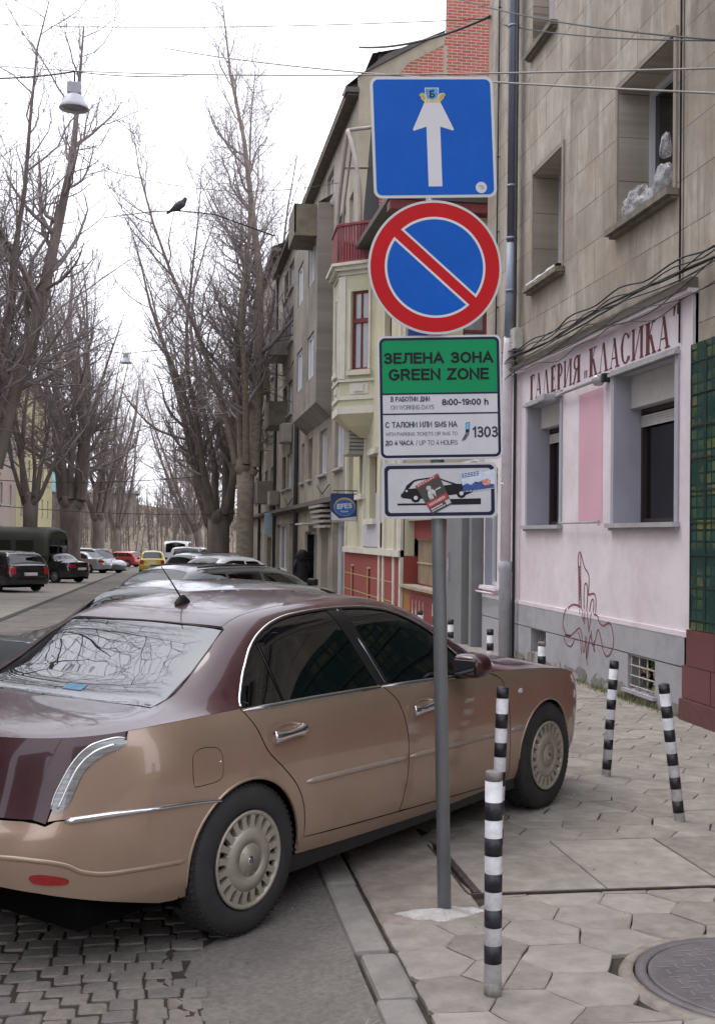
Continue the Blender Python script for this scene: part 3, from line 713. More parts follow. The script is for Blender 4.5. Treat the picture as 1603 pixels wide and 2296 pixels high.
M_KERB = mat('kerb stone', '89847f', .85, var=.14, scale=6, bump=.4, bscale=60, dirt=.5, dscale=5, dcol='605b57')
M_DIRT = mat('dark joint earth', '383129', .95, var=.3, scale=14, bump=.4)
M_DARK = mat('tar seam', '3f3b38', .9, var=.2, scale=5)
sheet('road', -80, 40, YS, -.080, M_COB, xs=[-80, -3.6, .75, 40])
# near cobbles in real stone, packed to the asphalt edge
_EX = Cub([(3.3, .34), (4.1, .22), (4.41, .10), (4.68, .04), (4.94, -.01), (5.17, .06), (5.37, .19), (5.8, .28), (9, .3), (12, .1)])
def edge_x(y): return _EX(y)+.012*sin(y*23)+.008*sin(y*51)
mb = MB(); rnd = random.Random(3); y = 3.3; row = 0
cols = []
while y < 9.5:
    h = .112+rnd.uniform(-.010, .010); x = -3.0+rnd.uniform(0, .06); yy0 = y
    while x < .45:
        w = .118+rnd.uniform(-.020, .024); cx, cy = x+w/2, y+h/2
        sk_ = .05*sin(x*3.1+1)+.03*sin(x*7+row*.3)
        if cx < edge_x(cy)+.085:
            q = .0045; P = []
            for a, b in ((0, 0), (1, 0), (1, 1), (0, 1)):
                P.append((x+q+(w-2*q)*a+rnd.uniform(-.006, .006), y+sk_+q+(h-2*q)*b+rnd.uniform(-.006, .006)))
            zt = -.062+rnd.uniform(-.005, .005); tl = rnd.uniform(-.005, .005); c = (sum(p[0] for p in P)/4, sum(p[1] for p in P)/4)
            # chamfered corners -> 8-gon, two rings, domed
            oct_ = []
            for i in range(4):
                p, pn, pp = P[i], P[(i+1) % 4], P[i-1]
                oct_.append((p[0]+(pp[0]-p[0])*.09, p[1]+(pp[1]-p[1])*.09)); oct_.append((p[0]+(pn[0]-p[0])*.09, p[1]+(pn[1]-p[1])*.09))
            A = [(p[0], p[1], -.092) for p in oct_]+[(p[0], p[1], zt-.006) for p in oct_]+[(c[0]+(p[0]-c[0])*.93, c[1]+(p[1]-c[1])*.93, zt-.0015+tl*(p[0]-c[0])*10) for p in oct_]+[(c[0], c[1], zt)]
            mb.cur = rnd.randrange(3); mb.smooth = False
            mb.add(A, [(i, (i+1) % 8, 8+(i+1) % 8, 8+i) for i in range(8)]+[(8+i, 8+(i+1) % 8, 16+(i+1) % 8, 16+i) for i in range(8)]+[(16+i, 16+(i+1) % 8, 24) for i in range(8)])
        x += w
    y += h; row += 1
tag(mb.build('cobblestones', [mat('cobble grey', '77716b', .72, var=.16, scale=24, bump=.5, bscale=90), mat('cobble brown', '7b746d', .72, var=.16, scale=24, bump=.5, bscale=90), mat('cobble dark', '6f6a65', .7, var=.16, scale=24, bump=.5, bscale=90)]), kind='structure')
sheet('cobble_bed', -3.1, .3, [3.1, 9.7], -.0705, M_DIRT)
# asphalt gutter strip between the cobbles and the kerb
mb = MB(); mb.smooth = True; P = []; F = []; ysn = [2+.12*i for i in range(200)]
for y in ysn:
    for k in range(9):
        a = k/8; x = edge_x(y)*(1-a)+.752*a if y < 12 else .1*(1-a)+.752*a
        P.append((x, y, gz(y)-.062-.010*max(0, 1-a*2)+.046*max(0, a-.55)/.45-(.02 if k == 0 else 0)+.004*mnoise.noise(V((x*4, y*4, 0)))))
for j in range(len(ysn)-1):
    for k in range(8): q = j*9+k; F.append((q, q+1, q+10, q+9))
mb.add(P, F); tag(mb.build('asphalt_gutter', M_ASPH), kind='structure')
sheet('gutter_far', .1, .752, [25.5, 30, 40, 60, 90, 130], -.066, M_ASPH)
mb = MB(); rnd = random.Random(5)            # moss, earth and grit in the ragged seam between cobbles and asphalt
pts = [(edge_x(3+.04*i)-.015+rnd.uniform(-.012, .012), 3+.04*i) for i in range(90)]
for (x, y), (x2, y2) in zip(pts, pts[1:]): w = rnd.uniform(.004, .016); mb.add([(x-w, y, -.064), (x+w, y, -.064), (x2+w, y2, -.064), (x2-w, y2, -.064)], [(0, 1, 2, 3)])
tag(mb.build('seam_of_earth', M_DIRT), kind='structure')
# left side
sheet('left_roadside', -14, -3.75, [10, 14, 20]+YS[11:], -.072, M_ASPH2)
sheet('tar_line', -3.75, -3.58, [10, 14, 20]+YS[11:], -.068, M_DARK)
sheet('crossing_patch', -9, -3.9, [17, 20, 24, 28.5], -.066, M_ASPH)
# kerb stones, each a block
mb = MB(); rnd = random.Random(11); y = 1.2
while y < 60:
    L_ = rnd.choice([.62, .8, .95]); a, b = y+.004, y+L_-.004
    dx = rnd.uniform(-.006, .006)
    if 3.9 < y < 4.5: L_ = .5; b = y+L_-.02; dx = .02
    T = Matrix.Translation((0, 0, gz(y)+rnd.uniform(-.004, .003)))
    mb.rbox((.752+dx, a, -.22), (.905+dx, b, .002), .022 if y < 12 else .010, T); y += L_
tag(mb.build('kerb', M_KERB), kind='structure')
# pavement: slabs over a dark bed
sheet('pavement_bed', .90, 4.84, [-2, 2, 6, 10, 12]+[14+2*i for i in range(8)]+[30, 40, 60, 90, 130], -.020, M_DIRT)
def poly_clip(P, f):
    out = []; n = len(P)
    for i in range(n):
        a, b = P[i], P[(i+1) % n]; fa, fb = f(a), f(b)
        if fa >= 0: out.append(a)
        if (fa >= 0) != (fb >= 0): t = fa/(fa-fb); out.append((a[0]+(b[0]-a[0])*t, a[1]+(b[1]-a[1])*t))
    return out
mbs = MB(); rnd = random.Random(21)
Rh = .188; dxh = Rh*1.5; dyh = Rh*sqrt(3)
vj = {}
def jit(p):
    k = (round(p[0]*50), round(p[1]*50))
    if k not in vj: vj[k] = (p[0]+rnd.uniform(-.020, .020), p[1]+rnd.uniform(-.020, .020))
    return vj[k]
MANH = (2.265, 4.37)
i = -2
while .9+i*dxh < 5.2:
    j = 0
    while 1.0+j*dyh < 26:
        cx = 1.036+i*dxh; cy = 1.1228+j*dyh+(dyh/2 if i % 2 else 0); j += 1
        if hypot(cx-MANH[0], cy-MANH[1]) < .42: continue
        P = [jit((cx+Rh*cos(radians(60*k)), cy+Rh*sin(radians(60*k)))) for k in range(6)]
        c = (sum(p[0] for p in P)/6, sum(p[1] for p in P)/6)
        P = poly_clip(P, lambda p: p[0]-.925); 
        if len(P) > 2: P = poly_clip(P, lambda p: 4.80-p[0])
        if len(P) > 2 and 5.4 < cy < 6.8 and cx > 1.3:
            P = poly_clip(P, (lambda p: 5.545-p[1]) if c[1] < 6.05 else (lambda p: p[1]-6.52))
        if len(P) > 2 and cx < 1.55 and 5.3 < cy < 8.3: continue
        if len(P) < 3: continue
        c = (sum(p[0] for p in P)/len(P), sum(p[1] for p in P)/len(P))
        if max(hypot(p[0]-c[0], p[1]-c[1]) for p in P) < .05: continue
        parts = [P]
        if rnd.random() < .12 and len(P) == 6:      # broken slab
            k = rnd.randrange(3); parts = [[P[k], P[(k+1) % 6], P[(k+2) % 6], P[(k+3) % 6]], [P[(k+3) % 6], P[(k+4) % 6], P[(k+5) % 6], P[k]]]
        for Q in parts:
            c = (sum(p[0] for p in Q)/len(Q), sum(p[1] for p in Q)/len(Q)); g_ = gz(c[1])
            tx, ty, h = rnd.uniform(-.006, .006), rnd.uniform(-.006, .006), rnd.uniform(-.002, .002)
            gp = rnd.uniform(.0018, .0050)
            if rnd.random() < .35: gp = .0012
            def ins(p, d): l = hypot(p[0]-c[0], p[1]-c[1]); return (p[0]-(p[0]-c[0])/l*d, p[1]-(p[1]-c[1])/l*d)
            # roughen the edge a little
            E = []
            for k in range(len(Q)):
                a, b = Q[k], Q[(k+1) % len(Q)]; E.append(a)
                for t in (.33, .66): E.append((a[0]+(b[0]-a[0])*t+rnd.uniform(-.004, .004), a[1]+(b[1]-a[1])*t+rnd.uniform(-.004, .004)))
            n_ = len(E); Z = lambda p: g_+h+tx*(p[0]-c[0])+ty*(p[1]-c[1])
            A = [(*ins(p, gp), g_-.03) for p in E]+[(*ins(p, gp), Z(p)-.003) for p in E]+[(*ins(p, gp+.006), Z(p)) for p in E]
            mbs.cur = rnd.choice([0, 0, 0, 1, 2])
            mbs.add(A, [(k, (k+1) % n_, n_+(k+1) % n_, n_+k) for k in range(n_)]+[(n_+k, n_+(k+1) % n_, 2*n_+(k+1) % n_, 2*n_+k) for k in range(n_)]+[tuple(range(2*n_, 3*n_))])
    i += 1
M_SLAB2 = mat('concrete slab pale', '99938b', .9, var=.15, scale=8, bump=.45, bscale=90, dirt=.6, dscale=3.6, dcol='756d65')
M_SLAB3 = mat('concrete slab dark', '8b847c', .9, var=.17, scale=10, bump=.45, bscale=90, dirt=.6, dscale=2.6, dcol='635b54')
# rectangular duct covers
for k, (xa, xb) in enumerate([(1.475, 2.095), (2.105, 2.705), (2.715, 3.33), (3.34, 3.95), (3.96, 4.78)]):
    mbs.cur = k % 3; mbs.rbox((xa, 5.595, -.05), (xb, 6.50, .004-.002*(k % 2)), .006)
tag(mbs.build('pavement', [M_SLAB, M_SLAB2, M_SLAB3]), kind='structure')
sheet('pavement_far', .91, 4.84, [25.9, 30, 40, 60, 90, 130], .0, M_SLAB)
mb = MB(); mb.rbox((1.40, 5.57, -.03), (4.78, 5.584, .003), .003); mb.rbox((1.40, 5.56, -.03), (1.412, 6.5, .003), .003); mb.rbox((1.44, 5.60, -.03), (1.468, 6.5, .002), .003)
tag(mb.build('duct_frame', mat('rusty steel edge', '453c38', .85, metal=.1, var=.35, scale=12)), kind='structure')
# rough concrete patch round the signpost
mb = MB(); mb.smooth = True; n1, n2 = 30, 90; P = []; F = []
for j in range(n2+1):
    for i2 in range(n1+1):
        x = .925+(.50+.015*sin(j*.5)*(i2 == n1))*i2/n1; y = 5.15+3.1*j/n2
        P.append((x, y, .001+.006*mnoise.noise(V((x*5, y*5, 3)))+.003*mnoise.noise(V((x*24, y*24, 1)))-(.012 if i2 in (0, n1) or j in (0, n2) else 0)))
for j in range(n2):
    for i2 in range(n1): q = j*(n1+1)+i2; F.append((q, q+1, q+n1+2, q+n1+1))
mb.add(P, F); tag(mb.build('concrete_patch', mat('rough mortar patch', '8d837a', .95, var=.22, scale=7, bump=.6, bscale=70, dirt=.5, dscale=5, dcol='635b54')), kind='structure')
mb = MB(); mb.smooth = True; rnd = random.Random(4); n_ = 40; c = (1.205, 5.30); P = [(c[0], c[1], .026)]
for rr, zz in ((.35, .018), (.7, .009), (1., .0005)):
    for k in range(n_):
        t = 2*pi*k/n_; r = (.128+.030*sin(2*t+1)+.018*sin(3*t)+.008*sin(7*t)+rnd.uniform(-.005, .005))*rr
        P.append((c[0]+r*cos(t)*1.25, c[1]+r*sin(t)*.85, zz+rnd.uniform(-.002, .002)))
F = [(0, 1+k, 1+(k+1) % n_) for k in range(n_)]+[(1+a*n_+k, 1+(a+1)*n_+k, 1+(a+1)*n_+(k+1) % n_, 1+a*n_+(k+1) % n_) for a in range(2) for k in range(n_)]
mb.add(P, F); tag(mb.build('concrete_footing', mat('white lime mortar', 'b7b3b0', .9, var=.2, scale=14, bump=.7, bscale=60, dirt=.85, dscale=11, dcol='8d8680')), kind='structure')
# manhole
mh = thing('manhole_cover', 'round dark cast-iron manhole cover with raised lines set in the hexagonal paving', 'manhole cover', (MANH[0], MANH[1], 0))
M_IRON = mat('cast iron', '6e6869', .6, metal=.25, var=.16, scale=8, bump=.3, bscale=60, dirt=.4, dscale=5, dcol='55504f')
mb = MB(); mb.lathe([(.475, -.02), (.475, .004), (.440, .005), (.432, .001), (.432, -.02)], 72); mb.build('frame', M_IRON, mh)
mb = MB(); mb.lathe([(.426, -.02), (.426, .003), (.418, .006), (.408, .003), (0, .003)], 72)
cov = mb.build('cover', M_IRON, mh)
mb = MB(); rnd = random.Random(2)
for i in range(-7, 8):
    for j in range(-7, 8):
        x, y = i*.055, j*.055
        if hypot(x, y) > .375 or hypot(x, y) < .075: continue
        if (i+j) % 2: mb.rbox((x-.023, y-.004, .002), (x+.023, y+.004, .0065), .002)
        else: mb.rbox((x-.004, y-.023, .002), (x+.004, y+.023, .0065), .002)
mb.lathe([(.07, .003), (.066, .007), (.05, .007), (.046, .003), (.03, .003), (.026, .007), (0, .007)], 32)
mb.build('raised_pattern', mat('worn iron ridges', '8a8583', .45, metal=.5, var=.1, scale=9), cov)
mb = MB(); mb.lathe([(.485, -.02), (.485, .0015), (.525, .0005), (.54, -.02)], 60, Matrix.Translation((MANH[0], MANH[1], 0)))
tag(mb.build('mortar_ring', mat('mortar ring', '8d857c', .95, var=.2, scale=12, bump=.5, bscale=50, dirt=.4, dscale=7, dcol='6b5b55')), kind='structure')

# ============ bollards ============
M_BW = mat('bollard white paint', 'd2d2d6', .5, var=.10, scale=22, dirt=.55, dscale=18, dcol='8f8d8c')
M_BB = mat('bollard black paint', '1c1b22', .45, var=.25, scale=20, dirt=.4, dscale=18, dcol='55545a')
M_BG = mat('worn grey steel', '85837f', .55, metal=.3, var=.22, scale=30, bump=.2)
BOLL = []
def bollard(x, y, lean=(0, 0), cap='black', label='', rot=0., H=.815, r=.0325, group=None):
    z0 = gz(y); o = thing('bollard', label, 'bollard', (x, y, z0), rot, group)
    def rg(name, za, zb, m, topcap=False):
        mb = MB(); f = lambda z: V((lean[0]*z/H, lean[1]*z/H, z))
        prof = [f(za), f(zb)]
        mb.tube(prof, r, 28, cap=True)
        return mb.build(name, m, o)
    if cap == 'grey': seq = [.055]+[.068]*10+[.08]; cols_ = ['g']+['w', 'b']*5+['w']; z = 0
    else: seq = [.05]+[.071]*9+[.076, .05]; cols_ = ['w']+['b', 'w']*5+['b']; z = 0
    zs = []
    for h in seq: zs.append((z, z+h)); z += h
    sc = (H-.0)/z if cap != 'grey' else (H-.035)/z
    whites = MB(); blacks = MB(); f = lambda z: V((lean[0]*z/H, lean[1]*z/H, z))
    for (a, b), c in zip(zs, cols_):
        a *= sc; b *= sc
        if c == 'b': blacks.tube([f(a), f(b)], r+.0007, 28, cap=True)
    zt = z*sc
    whites.tube([f(0), f(zt*.5), f(zt-.001)], r, 28)
    post = whites.build('post', M_BW, o); blacks.build('black_bands', M_BB, post)
    mb = MB(); mb.tube([f(-.02), f(.05 if cap == 'grey' else .012)], r+.0003, 28); mb.build('base', M_BG, o)
    mb = MB()
    if cap == 'grey': mb.tube([f(zt), f(H-.004), f(H)], [r*.96, r*.96, r*.85], 28); mb.build('cap', M_BG, o)
    else: mb.tube([f(H-.001), f(H+.003), f(H+.007)], [r*1.02, r*1.0, r*.7], 28); mb.build('cap', M_BB, o)
    BOLL.append(o); return o
GB = 'black and white striped bollards on the pavement'
bollard(1.193, 4.348, (-.004, 0), 'grey', 'nearest striped bollard, with a bare grey steel cap, in front of the car door', group=GB, H=.825)
bollard(1.735, 6.28, (.028, 0), 'black', H=.885, label='striped bollard with a black cap standing close behind the nearest grey-capped one', group=GB)
bollard(3.078, 8.239, (.055, 0), 'black', 'striped bollard leaning slightly right beyond the front wheel of the tan saloon', group=GB)
bollard(3.04, 6.892, (-.098, .02), 'black', 'striped bollard leaning left, the rightmost one on the pavement', group=GB)
bollard(2.97, 9.46, (.01, 0), 'grey', 'grey-capped striped bollard just above the tan front wing, below the small vent', group=GB, H=.85)
bollard(3.0, 11.15, (.0, 0), 'black', 'striped bollard whose top shows beside the foot of the drainpipe', group=GB)
bollard(2.93, 12.5, (.0, 0), 'black', 'striped bollard just right of the signpost in front of the red shop counter', group=GB)
bollard(2.93, 14.1, (.0, 0), 'black', 'striped bollard just left of the signpost in front of the bottle poster', group=GB)
px_lab = ['1st', '2nd', '3rd', '4th', '5th', '6th', '7th']
for k, (yy) in enumerate([31.5, 33.2, 34.9, 36.6, 38.3, 40.2, 42.1]):
    bollard(2.95, yy, (random.uniform(-.02, .02), 0), 'grey', 'far white-capped bollard beyond the car roofs, %s of seven counted from the right' % px_lab[k], group='far bollards by the woman in black', H=.86)
# litter: leaves, butts and scraps
mb = MB(); rnd = random.Random(8)
for k in range(70):
    x, y = rnd.uniform(.95, 4.6), rnd.uniform(3.8, 9.5); 
    if rnd.random() < .25: x = rnd.uniform(-.1, .7)
    z = .010 if x > .9 else -.052; s = rnd.uniform(.004, .013); a = rnd.uniform(0, pi); mb.cur = rnd.choice([0, 0, 1, 2])
    mb.add([(x+s*cos(a), y+s*sin(a), z), (x-s*.4*sin(a), y+s*.4*cos(a), z+.004), (x-s*cos(a), y-s*sin(a), z), (x+s*.4*sin(a), y-s*.4*cos(a), z)], [(0, 1, 2, 3)])
tag(mb.build('litter', [mat('dry leaf', '5b4a35', .9), mat('paper scrap', 'cfcbc4', .8), mat('dark grit', '38332e', .9)]), 'tiny leaves, butts and paper scraps scattered over the paving', 'litter', kind='stuff')
# a few weeds and grass along the foot of the pink house
mb = MB(); rnd = random.Random(9)
for k in range(900):
    y = rnd.choice([rnd.gauss(11.9, .35), rnd.gauss(12.9, .5), rnd.uniform(10.9, 16.5)]); x = 4.80-abs(rnd.gauss(0, .07)); h = rnd.uniform(.02, .09); a = rnd.uniform(0, 2*pi); w = .004; l = rnd.uniform(0, .05)
    if y < 10.9: continue
    mb.cur = rnd.choice([0, 0, 1]); d = V((cos(a), sin(a), 0)); z = gz(y)
    mb.add([V((x, y, z))-d*w, V((x, y, z))+d*w, V((x, y, z+h))+V((-d.y, d.x, 0))*l], [(0, 1, 2)])
tag(mb.build('grass', [mat('weed green', '5e6b3a', .8), mat('dry weed', '8a8158', .9)]), kind='stuff')
# sprigs in the gutter
mb = MB()
for k in range(5): mb.tube([(.60+.01*k, 3.98, -.06), (.62+.012*k, 3.99+.006*k, .0+.01*k), (.635+.02*k, 4.0+.01*k, .04+.014*(k % 3))], .0016, 4, r_end=.0006)
tag(mb.build('dry_grass_sprig', mat('dry straw', 'b3a684', .8)), 'dry straw sprig sprouting from the gutter at the kerb', 'plant')

# ============ signpost ============
def text_mb(s, h, width=None, bold=0., x=0, y=0, mb=None, z=0., T=None, align='CENTER', thick=0):
    """flat lettering; h cap height, width total width"""
    cu = bpy.data.curves.new('txt', 'FONT'); cu.body = s; cu.size = 1; cu.offset = bold; cu.resolution_u = 3
    ob = bpy.data.objects.new('txt', cu); COL.objects.link(ob)
    dg = bpy.context.evaluated_depsgraph_get(); ev = ob.evaluated_get(dg); me = ev.to_mesh()
    P = [v.co.copy() for v in me.vertices]; F = [tuple(p.vertices) for p in me.polygons]
    ev.to_mesh_clear(); bpy.data.objects.remove(ob); bpy.data.curves.remove(cu)
    x0 = min(p.x for p in P); x1 = max(p.x for p in P); y0 = min(p.y for p in P); y1 = max(p.y for p in P)
    caps = .73+2*bold
    sy = h/caps; sx = (width/(x1-x0)) if width else sy
    ax = {'CENTER': (x0+x1)/2, 'LEFT': x0, 'RIGHT': x1}[align]
    Q = [V(((p.x-ax)*sx+x, (p.y-.73/2)*sy+y, z)) for p in P]
    if T: Q = [T @ q for q in Q]
    mb = mb or MB(); mb.add(Q, F); return mb
# plain grotesque capitals drawn as strokes: name -> (width, list of polylines) in a cell 1 high
def _arc(cx, cy, rx, ry, a0, a1, n=12): return [(cx+rx*cos(radians(a0+(a1-a0)*k/n)), cy+ry*sin(radians(a0+(a1-a0)*k/n))) for k in range(n+1)]
def _rr(w): return _arc(w/2, .5, w/2, .5, 0, 360, 24)
GL = {
 'А': (.74, [[(0, 0), (.37, 1), (.74, 0)], [(.13, .30), (.61, .30)]]), 'Н': (.62, [[(0, 0), (0, 1)], [(.62, 0), (.62, 1)], [(0, .52), (.62, .52)]]),
 'Е': (.54, [[(.54, 0), (0, 0), (0, 1), (.54, 1)], [(0, .53), (.49, .53)]]), 'Л': (.66, [[(-.02, .03), (.10, .10), (.17, .45), (.17, 1), (.66, 1), (.66, 0)]]),
 'О': (.76, [_rr(.76)]), 'З': (.56, [[(.02, .80)]+_arc(.27, .755, .25, .245, 160, -90, 12), [(.20, .52), (.27, .52)]+_arc(.28, .265, .28, .265, 90, -160, 12)]),
 'G': (.76, [_arc(.38, .5, .38, .5, 48, 322, 20)+[(.74, .22), (.74, .46), (.44, .46)]]), 'R': (.64, [[(0, 0), (0, 1), (.36, 1)]+_arc(.36, .745, .24, .255, 90, -90, 8)+[(0, .49)], [(.34, .49), (.64, 0)]]),
 'Z': (.60, [[(.02, 1), (.58, 1), (0, 0), (.60, 0)]]), 'N': (.64, [[(0, 0), (0, 1), (.64, 0), (.64, 1)]]), 'И': (.64, [[(0, 1), (0, 0), (.64, 1), (.64, 0)]]),
 'В': (.58, [[(0, 0), (0, 1), (.32, 1)]+_arc(.32, .76, .22, .24, 90, -90, 8)+[(0, .52)], [(.30, .52)]+_arc(.31, .26, .27, .26, 90, -90, 8)+[(0, 0)]]),
 'Р': (.58, [[(0, 0), (0, 1), (.32, 1)]+_arc(.32, .735, .26, .265, 90, -90, 8)+[(0, .47)]]), 'Б': (.58, [[(.54, 1), (0, 1), (0, 0), (.30, 0)]+_arc(.30, .285, .28, .285, -90, 90, 8)+[(0, .57)]]),
 'Т': (.60, [[(0, 1), (.60, 1)], [(.30, 1), (.30, 0)]]), 'Д': (.74, [[(.02, -.16), (.02, .05), (.72, .05), (.72, -.16)], [(.10, .05), (.22, .45), (.22, 1), (.62, 1), (.62, .05)]]),
 'Ч': (.56, [[(0, 1), (0, .62), (.10, .46), (.30, .42), (.56, .48)], [(.56, 1), (.56, 0)]]), 'С': (.70, [_arc(.38, .5, .38, .5, 42, 318, 20)]), 'М': (.76, [[(0, 0), (0, 1), (.38, .1), (.76, 1), (.76, 0)]]),
 'S': (.56, [_arc(.28, .75, .26, .25, 25, 250, 12)+_arc(.29, .26, .27, .26, 80, -160, 12)]), 'W': (.98, [[(0, 1), (.24, 0), (.49, 1), (.74, 0), (.98, 1)]]), 'K': (.62, [[(0, 0), (0, 1)], [(.60, 1), (.02, .42)], [(.22, .60), (.62, 0)]]),
 'I': (.0, [[(0, 0), (0, 1)]]), 'D': (.66, [[(0, 0), (0, 1), (.28, 1)]+_arc(.28, .5, .38, .5, 90, -90, 12)+[(0, 0)]]), 'Y': (.64, [[(0, 1), (.32, .45), (.64, 1)], [(.32, .45), (.32, 0)]]), 'U': (.60, [[(0, 1), (0, .30)]+_arc(.30, .30, .30, .30, 180, 360, 10)+[(.60, 1)]]),
 'F': (.50, [[(0, 0), (0, 1), (.52, 1)], [(0, .52), (.45, .52)]]), 'Г': (.50, [[(0, 0), (0, 1), (.52, 1)]]), 'Ф': (.84, [[(.42, 0), (.42, 1)], _arc(.42, .54, .42, .30, 0, 360, 20)]), 'П': (.60, [[(0, 0), (0, 1), (.60, 1), (.60, 0)]]),
 '0': (.54, [_arc(.27, .5, .27, .5, 0, 360, 20)]), '1': (.26, [[(0, .78), (.24, 1), (.24, 0)]]), '3': (.52, [_arc(.25, .755, .23, .245, 150, -90, 10), [(.18, .53)]+_arc(.26, .265, .26, .265, 90, -155, 12)]),
 '4': (.56, [[(.42, 0), (.42, 1), (0, .26), (.56, .26)]]), '8': (.54, [_arc(.27, .76, .22, .24, 0, 360, 16), _arc(.27, .26, .27, .26, 0, 360, 16)]), '9': (.54, [[(.04, .12), (.20, 0), (.36, .06), (.50, .3), (.53, .65)]+_arc(.27, .70, .26, .30, 0, 360, 16)]),
 ':': (.0, [[(0, .08), (0, .2)], [(0, .55), (0, .67)]]), '-': (.28, [[(0, .38), (.28, .38)]]), 'h': (.46, [[(0, 0), (0, 1)], [(0, .45)]+_arc(.23, .45, .23, .25, 140, 0, 8)+[(.46, 0)]]), '/': (.30, [[(0, -.05), (.34, 1.05)]]), ' ': (.22, []),
}
for _a, _b in (('A', 'А'), ('H', 'Н'), ('E', 'Е'), ('O', 'О'), ('P', 'Р'), ('T', 'Т'), ('C', 'С'), ('M', 'М'), ('B', 'В'), ('К', 'K')): GL[_a] = GL[_b]
def sans(s, h, width, t, x=0, y=0, mb=None, z=0., T=None, align='CENTER', name=None):
    """bold grotesque lettering, stroke weight t of the cap height"""
    sp = .07+t; tot = sum(GL[c][0]+sp for c in s)-sp+t; k = width/tot; X = {'CENTER': x-width/2, 'LEFT': x, 'RIGHT': x-width}[align]+t*k/2; mb = mb or MB(); lay = 0
    for c in s:
        w, st = GL[c]
        for pl in st:
            P = [V((X+a*k, y+(t/2+b*(1-t)-.5)*h, 0)) for a, b in pl]; hw = t*(k+h)/4
            n = len(P); Lf, Rt = [], []
            closed = (P[0]-P[-1]).length < 1e-6 and n > 3
            for i, p in enumerate(P):
                a = P[i-1] if i else (P[-2] if closed else None); b = P[i+1] if i < n-1 else (P[1] if closed else None)
                d1 = (p-a).normalized() if a is not None else (b-p).normalized(); d2 = (b-p).normalized() if b is not None else d1
                n1 = V((-d1.y, d1.x, 0)); n2 = V((-d2.y, d2.x, 0)); m = n1+n2; m = m.normalized() if m.length > .1 else n1; f = min(2.2, 1/max(.3, m.dot(n1)))
                q = p.copy()
                if not closed and a is None: q = p-d2*hw*(1 if abs(d2.y) > .9 or abs(d2.x) > .9 else .6)
                if not closed and b is None: q = p+d1*hw*(1 if abs(d1.y) > .9 or abs(d1.x) > .9 else .6)
                Lf.append(q+m*hw*f); Rt.append(q-m*hw*f)
            for i in range(n-1):
                lay = (lay+1) % 5; zz = z+.00006*lay; Q = [V((v.x, v.y, zz)) for v in (Lf[i], Lf[i+1], Rt[i+1], Rt[i])]
                mb.add([T @ v for v in Q] if T else Q, [(0, 1, 2, 3)])
        X += (w+sp)*k
    return mb
def rrect(w, h, r, n=6, cx=0, cy=0):
    P = []
    for sx, sy, a in ((1, 1, 0), (-1, 1, 90), (-1, -1, 180), (1, -1, 270)):
        for k in range(n+1): t = radians(a+90*k/n); P.append((cx+sx*(w/2-r)+r*cos(t), cy+sy*(h/2-r)+r*sin(t)))
    return P
def flat(mb, pts, z, T=None, holes=()):
    if holes:
        v, f = fill2d(pts, holes, None); mb.add([V((a, b, z)) for a, b in v], f)
    else: mb.add([V((a, b, z)) for a, b in pts], [tuple(range(len(pts)))])
    return mb
def plate(mb, pts, z0, z1):
    n = len(pts); mb.add([V((a, b, z0)) for a, b in pts]+[V((a, b, z1)) for a, b in pts], [tuple(range(n))[::-1], tuple(range(n, 2*n))]+[(i, (i+1) % n, n+(i+1) % n, n+i) for i in range(n)])
M_SB = mat('sign blue', '0b57b5', .45, spec=.2, var=.04, scale=2, dirt=.10, dscale=8, dcol='3c79c4')
M_SW = mat('sign white', 'c9c9cd', .45, spec=.2, var=.04, scale=6, dirt=.15, dscale=9, dcol='a3a3a6')
M_SR = mat('sign red', 'b91920', .45, spec=.2, var=.05, scale=3)
M_SG = mat('sign green', '0f8a57', .45, spec=.2, var=.03, scale=3)
M_SK = mat('sign lettering black', '1d1c22', .45, spec=.2, var=0)
M_SN = mat('sign navy frame', '22223e', .45, spec=.2, var=.05)
M_ALU = mat('grey zinc steel', '8a8f94', .42, metal=.55, var=.08, scale=6, bump=.05, dirt=.2, dscale=10, dcol='6b6f73')
M_EDGE = mat('sign rim aluminium', 'c3c5c4', .4, metal=.2, var=.04)
PB = V((1.235, 5.326, 0)); PT = V((1.130, 5.326, 3.74))
post = thing('traffic_signpost', 'grey steel signpost with one-way sign, no-parking disc, green zone panel and parking plate', 'traffic sign', PB)
mb = MB(); d_ = PT-PB; mb.tube([V((0, 0, -.05)), d_*.5, d_], .031, 32); pole = mb.build('pole', M_ALU, post)
mb = MB(); mb.lathe([(.0325, 0), (.0325, .02), (.025, .032), (0, .034)], 24, Matrix.Translation(d_)); mb.build('pole_cap', M_RUBBER, pole)
def sframe(c, yw, pc, rl):
    R_ = Matrix.Rotation(radians(yw), 4, 'Z') @ Matrix.Rotation(radians(pc), 4, 'X') @ Matrix.Rotation(radians(rl), 4, 'Y')
    B = Matrix(((1, 0, 0, 0), (0, 0, -1, 0), (0, 1, 0, 0), (0, 0, 0, 1)))      # local x right, y up, z towards the viewer
    return Matrix.Translation(V(c)-PB) @ R_ @ B
def sign(name, c, ang, outline, parent=post, label=None):
    o = bpy.data.objects.new(name, None)
    T = sframe(c, *ang)
    mb = MB(); plate(mb, outline, -.003, 0); mb.T = None
    ob = mb.build(name, M_EDGE, parent); ob.matrix_local = T
    if label: ob['label'] = label
    # clamps behind
    mb = MB(); mb.box((-.05, -.012, -.028), (.05, .012, -.004)); 
    mb.build('clamp', M_ALU, ob)
    return ob
